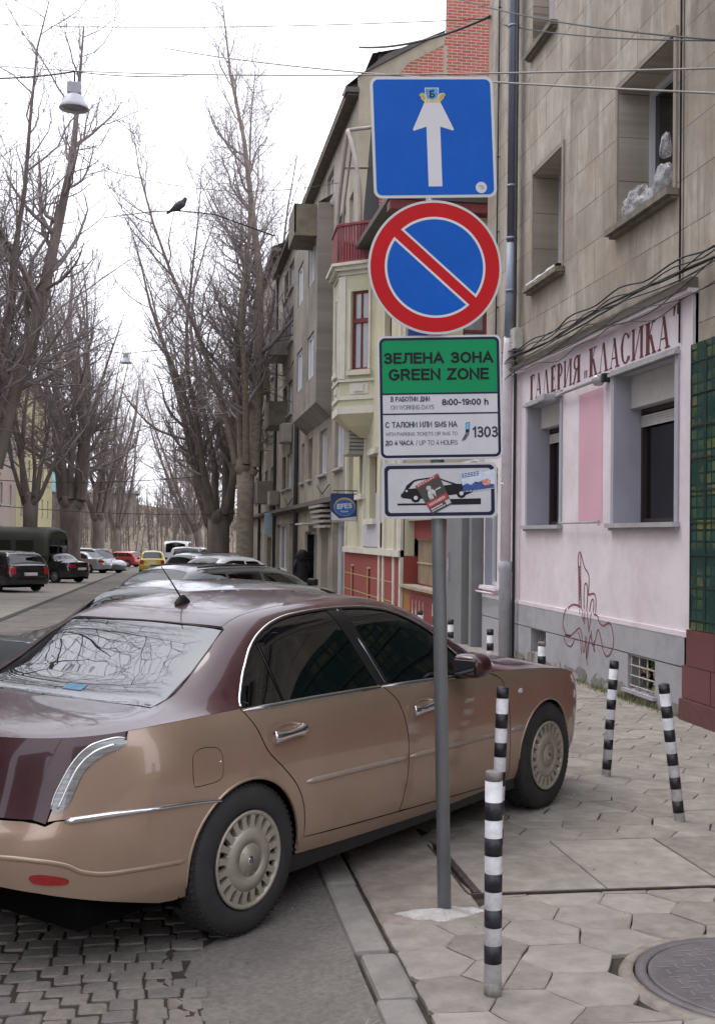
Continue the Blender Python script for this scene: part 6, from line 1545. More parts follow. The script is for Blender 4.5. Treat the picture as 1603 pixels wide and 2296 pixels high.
for (Fb, L_), h in zip(bays, hol):
    for (a, b, c, e, d) in h: 
        mbw = MB(); Fb.box(mbw, a, a+.05, c, e, -.12, -.05); Fb.box(mbw, b-.05, b, c, e, -.12, -.05); Fb.box(mbw, a+.05, b-.05, c, c+.05, -.12, -.055); Fb.box(mbw, a+.05, b-.05, e-.05, e, -.12, -.055); Fb.box(mbw, a+.05, b-.05, c+1.12, c+1.22, -.12, -.03); bw(mbw, 'window_frame', M_REDD, bay)
        mbw = MB(); Fb.quad(mbw, a+.02, b-.02, c+.02, e-.02, -.10); bw(mbw, 'pane', M_CURT, bay)
        mbw = MB(); Fb.box(mbw, (a+b)/2-.02, (a+b)/2+.02, c+.05, e-.05, -.095, -.07); bw(mbw, 'glazing_bar', M_REDD, bay)
# balcony on top of the bay: railing and pointed gable
mb = MB()
for (Fb, L_) in bays:
    Fb.box(mb, 0, L_, 9.12, 9.18, .05, .12); Fb.box(mb, 0, L_, 8.25, 8.29, .05, .10); n_ = int(L_/.075)
    for k in range(n_): Fb.box(mb, L_*k/n_+.012, L_*(k+1)/n_-.012, 8.29, 9.12, .07, .09)
rl_ = bw(mb, 'balcony_railing', mat('red balcony boards', '7c3035', .6, var=.2, scale=6), yh)
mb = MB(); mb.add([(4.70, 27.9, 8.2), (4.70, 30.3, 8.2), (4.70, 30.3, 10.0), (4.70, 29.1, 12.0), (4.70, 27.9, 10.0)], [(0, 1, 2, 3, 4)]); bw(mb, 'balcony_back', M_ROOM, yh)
mb = MB()
arch = smooth_curve([(3.98, 29.95, 8.3), (3.98, 29.85, 9.8), (4.05, 29.55, 10.9), (4.1, 29.1, 11.7)], 5); arch2 = smooth_curve([(4.1, 29.1, 11.7), (4.2, 28.6, 10.9), (4.3, 28.35, 9.9), (4.3, 28.3, 8.3)], 5)
mb.tube(arch, .055, 6); mb.tube(arch2, .055, 6); arch3 = [(x+.12, y, z-.28 if z > 9 else z) for x, y, z in arch]; mb.tube(arch3, .03, 5)
mb.tube([(4.1, 29.1, 11.7), (5.2, 29.1, 11.9)], .05, 5); mb.tube([(4.05, 29.55, 10.9), (5.2, 29.6, 11.0)], .04, 5)
bw(mb, 'gothic_gable', mat('weathered balcony timber', '9a928a', .8, var=.15, scale=5), yh)
mb = MB()       # eaves and roof of the yellow house
mb.box((YX-.45, 23.6, 8.50), (11.5, 28.0, 8.62)); mb.add([(YX-.45, 23.6, 8.62), (11.5, 23.6, 8.62), (11.5, 32.2, 10.5), (YX+1.5, 32.2, 10.5), (YX+.3, 27.9, 9.6)], [(0, 1, 2, 3, 4)]); bw(mb, 'roof', M_ROOF, yh)
mb = MB(); mb.box((YX-.42, 23.63, 8.30), (11.4, 23.98, 8.49)); bw(mb, 'eaves_soffit', M_REDD, yh)
mb = MB(); mb.rbox((4.20, 29.05, 3.70), (4.60, 29.95, 4.45), .03); ac = bw(mb, 'air_conditioner', mat('air conditioner grey', '9d9a92', .6, var=.06, dirt=.3), None)
tag(ac, 'dusty air conditioner box hung between the bay and the bar sign', 'air conditioner')
mb = MB()
for k in range(7): mb.box((4.22, 29.035, 3.80+.09*k), (4.58, 29.05, 3.83+.09*k))
bw(mb, 'grille', mat('grille dark', '55524c', .6), ac)
# blue restaurant sign (vertical) on the side wall
bs1 = thing('blue_wall_sign', 'deep blue sign with pale blue capitals, half hidden behind the no-parking disc', 'sign', (YX+.35, 23.9, 6.6))
mb = MB(); mb.rbox((YX+.02, 23.80, 5.1), (YX+.72, 23.9, 7.6), .02); bw(mb, 'board', mat('deep blue board', '233a86', .4, var=.08), bs1)
mb = MB()
for k, s in enumerate('ФКРЕ'): sans(s, .32, .27, .22, mb=mb, T=Matrix(((1, 0, 0, YX+.30), (0, 0, -1, 23.797), (0, 1, 0, 7.35-.41*k*1.0), (0, 0, 0, 1))))
bw(mb, 'letters', mat('pale blue letters', '7fc0c4', .5), bs1)
# EFES projecting bar sign
ef = thing('beer_bar_sign', 'square blue projecting sign reading EFES in white inside a gold swirl', 'sign', (YX, 30.2, 2.4))
mb = MB(); mb.rbox((3.93, 30.16, 2.08), (4.60, 30.26, 2.78), .015); bw(mb, 'board', mat('bar sign navy', '1c3560', .35, var=.05), ef)
mb = MB(); mb.add([(3.94, 30.155, 2.09), (4.59, 30.155, 2.09), (4.59, 30.155, 2.20), (4.15, 30.155, 2.14), (3.94, 30.155, 2.32)], [(0, 1, 2, 3, 4)]); bw(mb, 'white_corner', mat('bar sign white', 'b9bcc6', .4), ef)
EL = lambda rx, rz, y, cx=4.28, cz=2.44, t=0: [(cx+rx*cos(a*pi/16)*cos(t)-rz*sin(a*pi/16)*sin(t), y, cz+rx*cos(a*pi/16)*sin(t)+rz*sin(a*pi/16)*cos(t)) for a in range(32)]
mb = MB(); mb.add(EL(.275, .235, 30.152), [tuple(range(32))]); bw(mb, 'gold_ring', mat('gold swirl', 'b09a62', .4, metal=.3), ef)
mb = MB(); mb.add(EL(.255, .205, 30.148, cz=2.42), [tuple(range(32))]); bw(mb, 'blue_oval', mat('bright oval blue', '1f5aa0', .35, var=.1), ef)
mb = MB(); sans('EFES', .13, .38, .22, mb=mb, T=Matrix(((1, 0, .0, 4.28), (0, 0, -1, 30.143), (.08, 1, 0, 2.46), (0, 0, 0, 1)))); text_mb('Pilsener', .06, .20, .01, mb=mb, T=Matrix(((1, 0, .0, 4.28), (0, 0, -1, 30.143), (.05, 1, 0, 2.33), (0, 0, 0, 1)))); bw(mb, 'lettering', M_SW, ef)
mb = MB(); mb.tube([(4.62, 30.21, 2.85), (4.0, 30.21, 2.85)], .015, 6); mb.tube([(4.1, 30.21, 2.85), (4.1, 30.21, 2.78)], .01, 6); mb.tube([(4.5, 30.21, 2.85), (4.5, 30.21, 2.78)], .01, 6); bw(mb, 'bracket', M_RUBBER, ef)

# --- brick-gabled grey house A
def rowhouse(name, label, y0, y1, X, top, wins, wm, gm=None, base=None, extra=None):
    H = thing(name, label, 'building', (X, (y0+y1)/2, gz((y0+y1)/2)))
    F = Fac((X, 0, 0), (0, 1, 0), (-1, 0, 0))
    mb = MB(); F.wall(mb, y0, y1, -2.2, top, [w[:5] for w in wins]); bw(mb, 'wall', wm, H)
    for w in wins:
        k = w[5] if len(w) > 5 else 'w'
        fm = {'w': M_PVC, 'b': mat('brown shutter frame', '6b4a35', .6, var=.1), 'd': M_ROOM}[k]
        window(F, H, *w[:5], fm, M_PANE if k != 'w' else M_CURT, mull=(.5,), trans=() if k == 'w' else (.6,), fw_=.09, sill=(.07, .10, .06, M_TRIM))
    mb = MB(); F.box(mb, y0, y1, top, top+.18, -.3, .32); F.box(mb, y0, y1, 2.72, 2.86, 0, .30); F.box(mb, y0, y1, 2.60, 2.72, 0, .14)
    bw(mb, 'cornice', mat('dark cornice', '5f574e', .9, var=.25, scale=4, bump=.5), H)
    mb = MB(); mb.add([(X-.34, y0, top+.19), (X-.34, y1, top+.19), (X+5.5, y1, top+3.2), (X+5.5, y0, top+3.2)], [(0, 1, 2, 3)]); bw(mb, 'roof', M_ROOF, H)
    mb = MB(); mb.box((X+.5, y0+.02, -2), (X+9, y1-.02, top)); bw(mb, 'body', M_GREYX, H)
    return H, F
L1, L2, L3, L4 = (3.72, 5.2), (6.85, 8.3), (9.95, 11.35), (12.2, 13.4)
wa = []
for (a, b, k) in ((34.4, 36.6, 'w'), (46.2, 46.6, 'b')): pass
for lv, (c, e) in enumerate((L1, L2, L3, L4)):
    if lv != 3: wa.append((34.5, 36.3, c, e, .18, 'w'))
    if lv in (0,): wa.append((38.3, 40.2, c, e, .18, 'w')); wa.append((42.4, 43.6, c, e, .18, 'b'))
    if lv == 3: wa += [(37.3, 39.0, c, e, .18, 'w'), (42.5, 43.7, c, e, .18, 'w')]
wa += [(45.0, 46.0, *L1, .18, 'w'), (45.0, 46.0, *L2, .18, 'b'), (45.0, 46.0, *L3, .18, 'w'), (33.0, 33.8, *L2, .18, 'w'), (33.0, 33.8, *L3, .18, 'w')]
wa += [(40.6, 44.4, -.4, 1.85, .3, 'w'), (37.6, 39.4, -.6, 2.0, .3, 'w'), (34.0, 36.6, -.6, 2.1, .25, 'w')]
A, FA = rowhouse('grey_brick_gable_house', 'tall sooty grey house with an exposed red brick gable, just beyond the yellow house', 32.2, 46.8, RX, 13.75, wa, M_GREYR)
mb = MB(); GA = Fac((RX, 32.2, 0), (1, 0, 0), (0, -1, 0))
mb.add([GA(x, z, .01) for x, z in [(0, -1), (2.4, -1), (9, -1), (9, 18), (2.4, 18), (2.4, 15.62), (.71, 14.80), (-.05, 14.2), (0, 13.7)]], [tuple(range(9))]); bw(mb, 'brick_gable', M_BRICK, A)
mb = MB(); mb.add([GA(x, z, .016) for x, z in [(0, 6), (.42, 6), (.40, 9), (.48, 12), (.38, 13.6), (.60, 13.9), (.95, 14.30), (1.15, 14.45), (1.35, 14.72), (1.75, 14.95), (2.36, 15.32), (2.41, 15.64), (.71, 14.83), (-.05, 14.22), (0, 13.7)]], [tuple(range(15))])
mb.add([GA(x, z, .014) for x, z in [(2.34, 6), (2.44, 6), (2.44, 15.3), (2.34, 15.3)]], [(0, 1, 2, 3)]); bw(mb, 'gable_plaster', M_PLASTX, A)
mb = MB(); mb.add([(RX-.38, 32.1, 13.95), (RX, 32.1, 14.28), (RX+.75, 32.1, 14.92), (RX+2.4, 32.1, 15.7), (RX+2.4, 33, 15.72), (RX-.38, 33, 13.97)], [(0, 1, 2, 3, 4, 5)]); mb.box((RX-.38, 32.1, 13.80), (RX, 32.6, 13.94))
mb.box((5.55, 33.4, 14.7), (6.5, 35, 15.5)); mb.add([(5.35, 33.2, 15.35), (6.9, 33.2, 15.75), (6.9, 35.2, 15.75), (5.35, 35.2, 15.35)], [(0, 1, 2, 3)]); bw(mb, 'roof_edge_and_dormer', M_ROOF, A)
# oriel of house A
ori = bpy.data.objects.new('oriel', None); COL.objects.link(ori); ori.parent = A; ori.matrix_parent_inverse = A.matrix_basis.inverted()
FO = Fac((RX-.48, 0, 0), (0, 1, 0), (-1, 0, 0)); mb = MB()
oh = [(38.1, 40.0, *L2, .12), (38.1, 40.0, *L3, .12), (41.6, 43.4, *L2, .12), (41.6, 43.4, *L3, .12)]
FO.wall(mb, 37.3, 44.6, 5.9, 12.2, oh); mb.add([(RX-.48, 37.3, 5.9), (RX, 37.3, 5.45), (RX, 37.3, 12.2), (RX-.48, 37.3, 12.2)], [(0, 1, 2, 3)]); mb.add([(RX-.48, 37.3, 5.9), (RX, 37.3, 5.45), (RX, 44.6, 5.45), (RX-.48, 44.6, 5.9)], [(0, 1, 2, 3)])
mb.add([(RX-.48, 37.3, 12.2), (RX, 37.3, 12.5), (RX, 44.6, 12.5), (RX-.48, 44.6, 12.2)], [(0, 1, 2, 3)]); bw(mb, 'oriel_wall', M_GREYB, ori)
for h in oh: window(FO, ori, *h, M_PVC, M_CURT, mull=(.5,), fw_=.09)
mb = MB(); mb.box((RX-1.2, 37.6, 11.2), (RX-.02, 39.6, 11.28)); mb.box((RX-1.2, 37.6, 11.28), (RX-1.15, 39.6, 12.2)); mb.box((RX-1.2, 37.6, 11.28), (RX-.02, 37.65, 12.2))
bw(mb, 'balcony', mat('stained balcony', '6e6759', .9, var=.25, scale=3), A)
mb = MB(); mb.tube([(RX-.12, 46.8, 13.7), (RX-.12, 46.8, -1)], .09, 8); bw(mb, 'downpipe', mat('dark downpipe', '3f3d40', .6, metal=.2), A)
mb = MB()
for k in range(9): mb.tube([(RX-.10, 40.7+.22*k, -.5), (RX-.10, 40.7+.22*k, 1.75)], .018, 5)
for z in (-.45, 0, .45, .9, 1.35, 1.72): mb.tube([(RX-.10, 40.6, z), (RX-.10, 42.6, z)], .018, 5)
for i in range(8):
    for z in (.2, .68, 1.1, 1.55): mb.tube([(RX-.10, 40.81+.22*i+.06*cos(t), z+.06*sin(t)) for t in [j*pi/4 for j in range(9)]], .012, 4, cap=False)
tag(bw(mb, 'door_grille', M_BLACK, None), 'black wrought iron grille over the doorway beside the woman in black', 'gate')
mb = MB()
for k in range(5): mb.box((RX-.36+.04*k, 36.9, 2.60-.16*k), (RX-.02, 40.0, 2.68-.16*k)); 
bw(mb, 'ribbed_fascia', mat('pale ribbed fascia', 'a29c96', .7, var=.1), A)
# further row
wb = []
for (c, e) in (L1, L2, L3, L4):
    wb += [(49.9, 52.0, c, e, .18, 'w'), (52.5, 54.3, c, e, .18, 'b'), (58.9, 61.0, c, e, .18, 'w')]
wb += [(48.0, 50.4, -.6, 2.2, .25, 'w'), (51.5, 56.5, .1, 2.2, .2, 'w')]
B_, FB = rowhouse('grey_row_house', 'grey four-storey house with brown shutters beyond the dark downpipe', 46.85, 57.5, RX, 14.0, [w for w in wb if w[1] < 57.4], M_GREYR)
wc = []
for (c, e) in ((L1[0]-.1, L1[1]-.1), (L2[0]-.1, L2[1]-.1), (9.6, 11.1), (12.5, 13.9)): wc += [(59.2, 60.9, c, e, .18, 'w'), (62.4, 64.6, c, e, .18, 'w'), (66.4, 68.4, c, e, .18, 'w'), (70, 71.8, c, e, .18, 'w'), (73.6, 75.2, c, e, .18, 'b')]
wc += [(60, 62.5, -.7, 1.6, .25, 'd'), (66, 70, -.7, 1.9, .25, 'w')]
Cc_, FCc = rowhouse('pale_row_house', 'furthest house of the right-hand row, paler and partly hidden by the big tree', 57.55, 77.5, RX, 15.4, wc, M_BEIGE)
for i, (o_, F_, ys) in enumerate(((B_, FB, 56.9), (Cc_, FCc, 66.8))):
    mb = MB(); mb.tube([(RX-.12, ys, 14), (RX-.12, ys, -1)], .08, 8); bw(mb, 'downpipe', mat('dark downpipe', '3f3d40', .6, metal=.2), o_)
for k, (y0_, z0_) in enumerate(((52.3, 6.6), (52.3, 9.7), (59.0, 3.4), (62.2, 9.4), (66.2, 6.5))):      # balconies
    mb = MB(); mb.box((RX-.8, y0_-.2, z0_-.12), (RX-.01, y0_+2.6, z0_)); mb.box((RX-.8, y0_-.2, z0_), (RX-.74, y0_+2.6, z0_+.95)); mb.box((RX-.74, y0_-.2, z0_), (RX-.01, y0_-.14, z0_+.95)); mb.box((RX-.74, y0_+2.54, z0_), (RX-.01, y0_+2.6, z0_+.95))
    bw(mb, 'balcony', [mat('stained balcony', '6e6759', .9), mat('pale balcony', '9a958d', .9, var=.2, dirt=.4), M_GREYB][k % 3], B_ if k < 2 else Cc_)
for k, (y_, z_) in enumerate(((37.0, 3.3), (44.8, 6.4), (48.8, 3.2), (48.6, 8.9), (57.6, 6.4))):
    mb = MB(); mb.tube([(RX-.06, y_, z_), (RX-.10, y_+1.5, z_-.25), (RX-.06, y_+3.4, z_+.1)], .018, 5); bw(mb, 'wall_cable', M_CABLE, A if y_ < 46.8 else (B_ if y_ < 57.5 else Cc_))
mb = MB(); mb.rbox((4.27, 57.0, 1.75), (4.75, 57.1, 2.75), .02); tag(bw(mb, 'pharmacy_sign', mat('pale blue sign', 'a9b7bd', .5, var=.1, col2='86a9b8', scale=1.6), None), 'faded pale blue projecting panel sign over the pavement near the tree trunk', 'sign')
mb = MB(); mb.rbox((4.35, 49.4, 5.55), (4.80, 50.6, 6.35), .03); mb.box((4.42, 49.38, 5.6), (4.75, 49.4, 6.3)); tag(bw(mb, 'air_conditioner', mat('ac dirty', '8d877c', .7, var=.1), None), 'upper grimy air conditioner on the grey row, by the downpipe', 'air conditioner')
mb = MB(); mb.rbox((4.35, 55.2, 3.1), (4.80, 56.6, 3.75), .03); tag(bw(mb, 'air_conditioner', mat('ac dirty', '8d877c', .7, var=.1), None), 'lower pale air conditioner under a white window of the grey row', 'air conditioner')
mb = MB(); mb.rbox((4.35, 40.6, 2.08), (4.8, 43.3, 2.13), .01); tag(bw(mb, 'door_canopy', mat('thin canopy', 'b9b4ac', .6), None), 'thin pale canopy slab above the grilled doorway', 'canopy')

# --- left side buildings
LX = -12.5
def lefthouse(name, label, y0, y1, top, wm, cols, fm=M_PVC, cat='building', X=LX):
    H = thing(name, label, cat, (X, (y0+y1)/2, gz((y0+y1)/2))); F = Fac((X, 0, 0), (0, 1, 0), (1, 0, 0)); ws = []
    for u in cols:
        for z in (1.2, 4.4, 7.5, 10.6):
            if z+1.6 < top: ws.append((u, u+1.5, z+gz(y0), z+1.6+gz(y0), .2))
    mb = MB(); F.wall(mb, y0, y1, -3, top, ws); G = Fac((X, y0, 0), (-1, 0, 0), (0, -1, 0)); G.quad(mb, 0, 12, -3, top); bw(mb, 'wall', wm, H)
    for w in ws: window(F, H, *w, fm, M_PANE, mull=(.5,), fw_=.10, sill=(.08, .12, .08, M_TRIM))
    mb = MB(); F.box(mb, y0-.3, y1+.1, top, top+.25, -12, .6); bw(mb, 'roof', M_ROOF, H)
    return H
M_LB = wallmat('brown pink render', '9a8a80', '93837a', '8b7c72', 50, 50, .001, streak=[(1, (1, .3, 1), '85756a', .5, .75, .5)], bump=.1)
M_LY = wallmat('old yellow render', 'a9a076', 'a09772', '97906c', 50, 50, .001, streak=[(1, (1, .3, 1), 'a39a78', .5, .75, .5)], bump=.1)
lefthouse('brown_apartment_house', 'brownish pink block on the far left edge, behind the bare trees', 64, 99, 15.5, M_LB, [67, 72, 78, 84, 90, 95])
lefthouse('yellow_apartment_house', 'mustard yellow block seen in strips between the left-hand trunks', 99.4, 128, 14.5, M_LY, [102, 107, 112, 118, 123])
lefthouse('near_left_house', 'plain beige block further along the left side, just outside the picture', 25, 62, 15, M_GREYB, [28, 34, 40, 46, 52, 58], X=-12.5)
lefthouse('added_reflection_block', 'tall dark grey block added outside the left edge to darken the rear window', 0, 16, 20, M_GREYB, [2, 6.5, 11], X=-9.8)  # unseen block, added and sized to darken the reflection in the rear window
# houses behind the camera, seen only mirrored in the car
def backhouse(x0, x1, y, top, wm, label):
    H = thing('house_across_street', label, 'building', ((x0+x1)/2, y, 0)); F = Fac((0, y, 0), (1, 0, 0), (0, 1, 0)); ws = []
    u = x0+1.5
    while u+1.5 < x1:
        for z in (1.2, 4.4, 7.5): ws.append((u, u+1.4, z, z+1.7, .2))
        u += 3.2
    mb = MB(); F.wall(mb, x0, x1, -.5, top, ws); bw(mb, 'wall', wm, H)
    for w in ws: window(F, H, *w, M_PVC, M_PANE, mull=(.5,), fw_=.1)
    mb = MB(); F.box(mb, x0, x1, top, top+.3, -9, .4); bw(mb, 'roof', M_ROOF, H)
backhouse(-2, 30, -13, 11, M_PLASTX, 'beige house across the side street behind the viewpoint, mirrored in the car windows')
backhouse(-32, -13, -16, 12, M_GREYX, 'grey house beyond the crossing behind the viewpoint, mirrored in the car paint')
# far end of the street
fe_ = thing('far_building', 'low building with a turquoise roof corner at the far end of the street', 'building', (-10, 190, -2.4))
mb = MB(); mb.box((-32, 190, -3), (-6, 200, 8)); bw(mb, 'wall', mat('distant brown wall', '8b8078', .9, var=.15, scale=.4), fe_); mb = MB(); mb.box((-24, 188.5, 8), (-17, 200, 11)); bw(mb, 'turquoise_storey', mat('turquoise sheet', '7fb0b5', .6), fe_)
mb = MB(); mb.box((-32.5, 189.5, 8), (-24.1, 201, 8.4)); mb.box((-16.9, 189.5, 8), (-5.5, 201, 8.4)); bw(mb, 'roof', mat('pale far roof', 'a39f9c', .7), fe_)
mb = MB(); mb.smooth = True; P = []; F = []; nx, ny = 40, 14
for j in range(ny):
    for i in range(nx):
        x = -80+160*i/(nx-1); y = 150+110*j/(ny-1); h = -2.2+(11*(j/(ny-1))**.7)*(.8+.3*mnoise.noise(V((x*.03, y*.03, 0)))); P.append((x, y, h if j else -3.5))
for j in range(ny-1):
    for i in range(nx-1): q = j*nx+i; F.append((q, q+1, q+nx+1, q+nx))
mb.add(P, F); tag(mb.build('hill', mat('leaf litter slope', '6b5e50', .95, var=.25, scale=.5)), kind='structure')
# ============ other parked cars ============
INN = [(.15, .10), (.25, .045), (.33, .02), (.45, .012), (.58, .004), (.68, .0), (.78, .006), (.86, .018), (.92, .034), (.97, .055), (1.05, .08)]
XR = [(.18, .14), (.25, .07), (.33, .03), (.45, .0), (.58, .0), (.63, .03), (.70, .05), (.85, .07), (1., .12)]
XF = [(.18, .20), (.25, .10), (.35, .04), (.45, .01), (.55, .0), (.65, .02), (.75, .08), (.85, .20), (.95, .4)]
def mkshape(kind, L, W, H, zb=.93):
    w = [(0, W/2*.97), (1, W/2), (L*.7, W/2), (L, W/2*.96)]; k = H/1.42; R = H
    zbt = [(0, zb+.02), (L*.45, zb+.01), (L*.68, zb-.03), (L*.85, zb-.12), (L, zb-.28)]
    f0, f1 = L*.585, L*.735       # windshield top and base
    front = [(L*.45, R), (f0, R-.04), ((f0+f1)/2, (R+zb+.08)/2+.03), (f1, zb+.05), (L*.85, zb-.04), (L*.95, zb-.15), (L, zb-.26)]
    if kind == 'sedan':
        zc = [(0, zb+.03), (L*.14, zb+.07), (L*.17, zb+.09), (L*.29, R-.05), (L*.37, R)]+front
        rear, frontp = (.8, 3.0), (1.1, 3.2)
    elif kind in ('wagon', 'hatch', 'suv'):
        a, b = (.06, .52) if kind != 'suv' else (.05, .35)
        zc = [(0, zb+.03), (a+.05, zb+.08), (b, R-.07), (b+.35, R-.01)]+front
        rear, frontp = (.40, 4.0), (1.0, 3.2)
    else:
        zc = [(0, zb+.05), (.04, zb+.2), (.16, R-.08), (.4, R)]+[(L*.72, R), (L*.80, R-.12), (L*.90, zb+.12), (L*.97, zb-.15), (L, zb-.26)]
        rear, frontp = (.30, 5.0), (.6, 3.4)
    zB = [(x, z-(.05 if z > zb+.25 else .015+.03*max(0, (z-zb)/.3))) for x, z in zc]
    ins = {'van': .10, 'suv': .18}.get(kind, .24)
    yB = [(0, W/2*.86), (L*.15, W/2-ins+.04), (L*.4, W/2-ins), (L*.6, W/2-ins), (L*.74, W/2-.12), (L, W/2*.8)]
    return Shape(L, w, INN, XR, XF, zbt, zc, zB, yB, rear, frontp)
def paint(name, col, rough=.25, metal=.4): return mat(name, col, rough, metal=metal, var=.05, scale=2, coat=1, dirt=.15, dscale=2)
M_PLATE = mat('plate white', 'd8d8d4', .4)
M_TYREF = mat('far tyre', '1e1d1e', .85, var=.1); M_RIMF = mat('alloy rim', '9b9da2', .35, metal=.7, var=.05)
M_TAIL = mat('tail lamp red', 'a3161a', .15, var=.1, coat=1)
def simple_wheel(parent, c, sg, R=.31):
    T = Matrix.Translation(c) @ Matrix.Rotation(radians(90)*(1 if sg < 0 else -1), 4, 'X'); mb = MB()
    mb.lathe([(R*.64, -.01), (R*.68, .004), (R-.03, .002), (R, -.03), (R, -.17), (R-.02, -.19), (R*.6, -.19)], 28, T); w = mb.build('wheel', M_TYREF, parent)
    mb = MB(); mb.lathe([(0, -.005), (R*.18, -.005), (R*.2, -.03), (R*.2, -.05), (0, -.05)], 16, T)
    for k in range(7):
        a = 2*pi*k/7; P = [(.04, -.022, -.02), (.04, .022, -.02), (R*.64, .018, -.012), (R*.64, -.018, -.012)]; mb.add([T @ (Matrix.Rotation(a, 4, 'Z') @ V(p)) for p in P], [(0, 1, 2, 3)])
    mb.lathe([(R*.60, -.004), (R*.66, -.002), (R*.66, -.03)], 28, T); mb.lathe([(0, -.07), (R*.66, -.07)], 16, T, smooth=False); mb.build('rim', M_RIMF, w)
def car(name, kind, L, W, H, pm, pos, head, label, cat='car', group='cars parked along the street', grid=.14, rails=False, wb=None, antenna=False, plateb=True, zb=.93, mats=None):
    S = mkshape(kind, L, W, H, zb); z0 = gz(pos[1])-.075
    R_ = Matrix.Translation((pos[0], pos[1], z0)) @ Matrix.Rotation(radians(head), 4, 'Z')
    o = thing(name, label, cat, group=group, M=R_)
    wb = wb or L*.575; rx = L*.205 if kind != 'van' else L*.22; fx_ = rx+wb; Ra = .35; s0 = S.s0
    zt = lambda s: S.zb(S.o(s)[0])-.001
    a1 = circ(rx, .31, Ra, 185, -5, 16); a2 = circ(fx_, .31, Ra, 185, -5, 16)
    nT = 26; top = [(s0+(S.s1-s0)*i/nT, zt(s0+(S.s1-s0)*i/nT)) for i in range(nT+1)]
    low = [(s0, .30), (rx-Ra-.01, .26)]+a1+[(rx+Ra+.01, .24), (fx_-Ra-.01, .24)]+a2+[(fx_+Ra+.01, .24), (S.s1, .26)]
    data = panel(S.P, low+top[::-1], 0, (grid, grid*.8), skirt=.02)
    PV, F, PN = data; n = len(PV)
    PV2 = PV+[V((p.x, -p.y, p.z)) for p in PV]; PN2 = PN+[V((p.x, -p.y, p.z)) for p in PN]; F2 = F+[tuple(i+n for i in f[::-1]) for f in F]
    us = [s0+(S.s1-s0)*i/60 for i in range(61)]; m = 24
    base = len(PV2); 
    for a in us:
        for j in range(m+1):
            b = 2*j/m; e = .004; p = V(S.U(a, b)); nn = (V(S.U(a+e, b))-V(S.U(a-e, b))).cross(V(S.U(a, min(2, b+e)))-V(S.U(a, max(0, b-e)))); nn = nn.normalized() if nn.length > 1e-12 else V((0, 0, 1))
            if nn.dot(p-V((L/2, 0, .4))) < 0: nn = -nn
            PV2.append(p); PN2.append(nn)
    for i in range(60):
        for j in range(m): q = base+i*(m+1)+j; F2.append((q, q+m+1, q+m+2, q+1))
    body = put('body', (PV2, F2, PN2), pm, o)
    mb = MB(); mb.box((L*.06, -W*.40, .18), (L*.94, W*.40, .5)); mb.build('underside', M_BLACK, o)
    X0, X1, X2, X3 = {'sedan': (L*.175, L*.285, L*.60, L*.725), 'wagon': (.13, .50, L*.60, L*.725), 'hatch': (.13, .50, L*.60, L*.725), 'suv': (.10, .34, L*.60, L*.725), 'van': (.06, .15, L*.80, L*.89)}[kind]
    mh = S.sx
    g1 = [(mh(X0), 1), (mh(X0+.005), .55), (mh(X1-.02), .60), (mh(X1), 1)]; g1 = g1+[(a, 2-b) for a, b in g1[1:-1][::-1]]
    put('rear_window', panel(S.U, g1, .006, (.08, .1), skirt=.006), M_GLASS, o)
    g1 = [(X2, 1), (X2+.02, .58), (X3, .50), (X3+.03, 1)]; g1 = g1+[(a, 2-b) for a, b in g1[1:-1][::-1]]
    put('windshield', panel(S.U, g1, .006, (.08, .1), skirt=.006), M_GLASS, o)
    xs = (mh(X1)*.9+.12 if kind != 'sedan' else X1-.02)
    xm = (rx+wb*.46)
    if kind == 'van': wins = [(xs, L*.40), (L*.43, L*.60), (L*.63, L*.77)]
    elif kind == 'sedan': wins = [(L*.225, xm-.04), (xm+.04, L*.655)]
    else: wins = [(.42, rx+.30), (rx+.36, xm-.03), (xm+.05, L*.655)]
    for i, (a, b) in enumerate(wins):
        tl = .10 if i == 0 else 0; tr_ = .30 if i == len(wins)-1 and kind != 'van' else 0
        pl = [(a, .03), (a+tl*1.6, .40), ((a+b)/2, .43), (b-tr_, .42), (b+ (tr_*.5), .03)]
        for q in (0, 1): put('window', panel(S.U, pl, .006, (.12, .1), skirt=.006), M_GLASS, o, q == 1)
    for q in (0, 1):
        if kind in ('sedan', 'hatch'): tl = [(mh(.01), .70), (mh(.01), .88), (mh(.16), .88), (mh(.22), .72)]
        else: tl = [(mh(.02), .66), (mh(.02), .90), (mh(.12), .91), (mh(.14), .66)]
        if kind == 'sedan': tl = [(mh(.02), .70), (mh(.02), .86), (mh(.20), .86), (mh(.26), .74)]
        put('taillight', panel(S.P, tl, .008, (.06, .06), skirt=.01), M_TAIL, o, q == 1)
        hl = [(mh(L-.42), .62), (mh(L-.36), .74), (mh(L-.10), .70), (mh(L-.06), .60)]
        put('headlight', panel(S.P, hl, .008, (.06, .06), skirt=.01), M_LENSC, o, q == 1)
        m_ = strip(S.P, [(mh(.3), .52), (rx-Ra-.03, .52)], .05, .012); (mirror_mb(m_) if q else m_).build('moulding', M_RUBBER, body)
        m_ = strip(S.P, [(rx+Ra+.05, .50), (fx_-Ra-.05, .50)], .06, .014); (mirror_mb(m_) if q else m_).build('moulding', M_RUBBER, body)
        mb = MB(); mb.rbox((X3-.10, -W/2-.16, zb-.02), (X3+.03, -W/2+.02, zb+.11), .03); (mirror_mb(mb) if q else mb).build('side_mirror', M_RUBBER, o)
        if rails:
            m_ = MB(); m_.tube([V(S.U(a, .56))+V((0, 0, .035)) for a in (.7, 1.2, 1.8, 2.4)], .014, 6); (mirror_mb(m_) if q else m_).build('roof_rail', M_RUBBER, o)
    if plateb:
        mb = MB(); x = S.P(s0, .6)[0]; mb.rbox((x-.03, -.25, .60), (x+.05, .25, .71), .01); mb.build('licence_plate', M_PLATE, o)
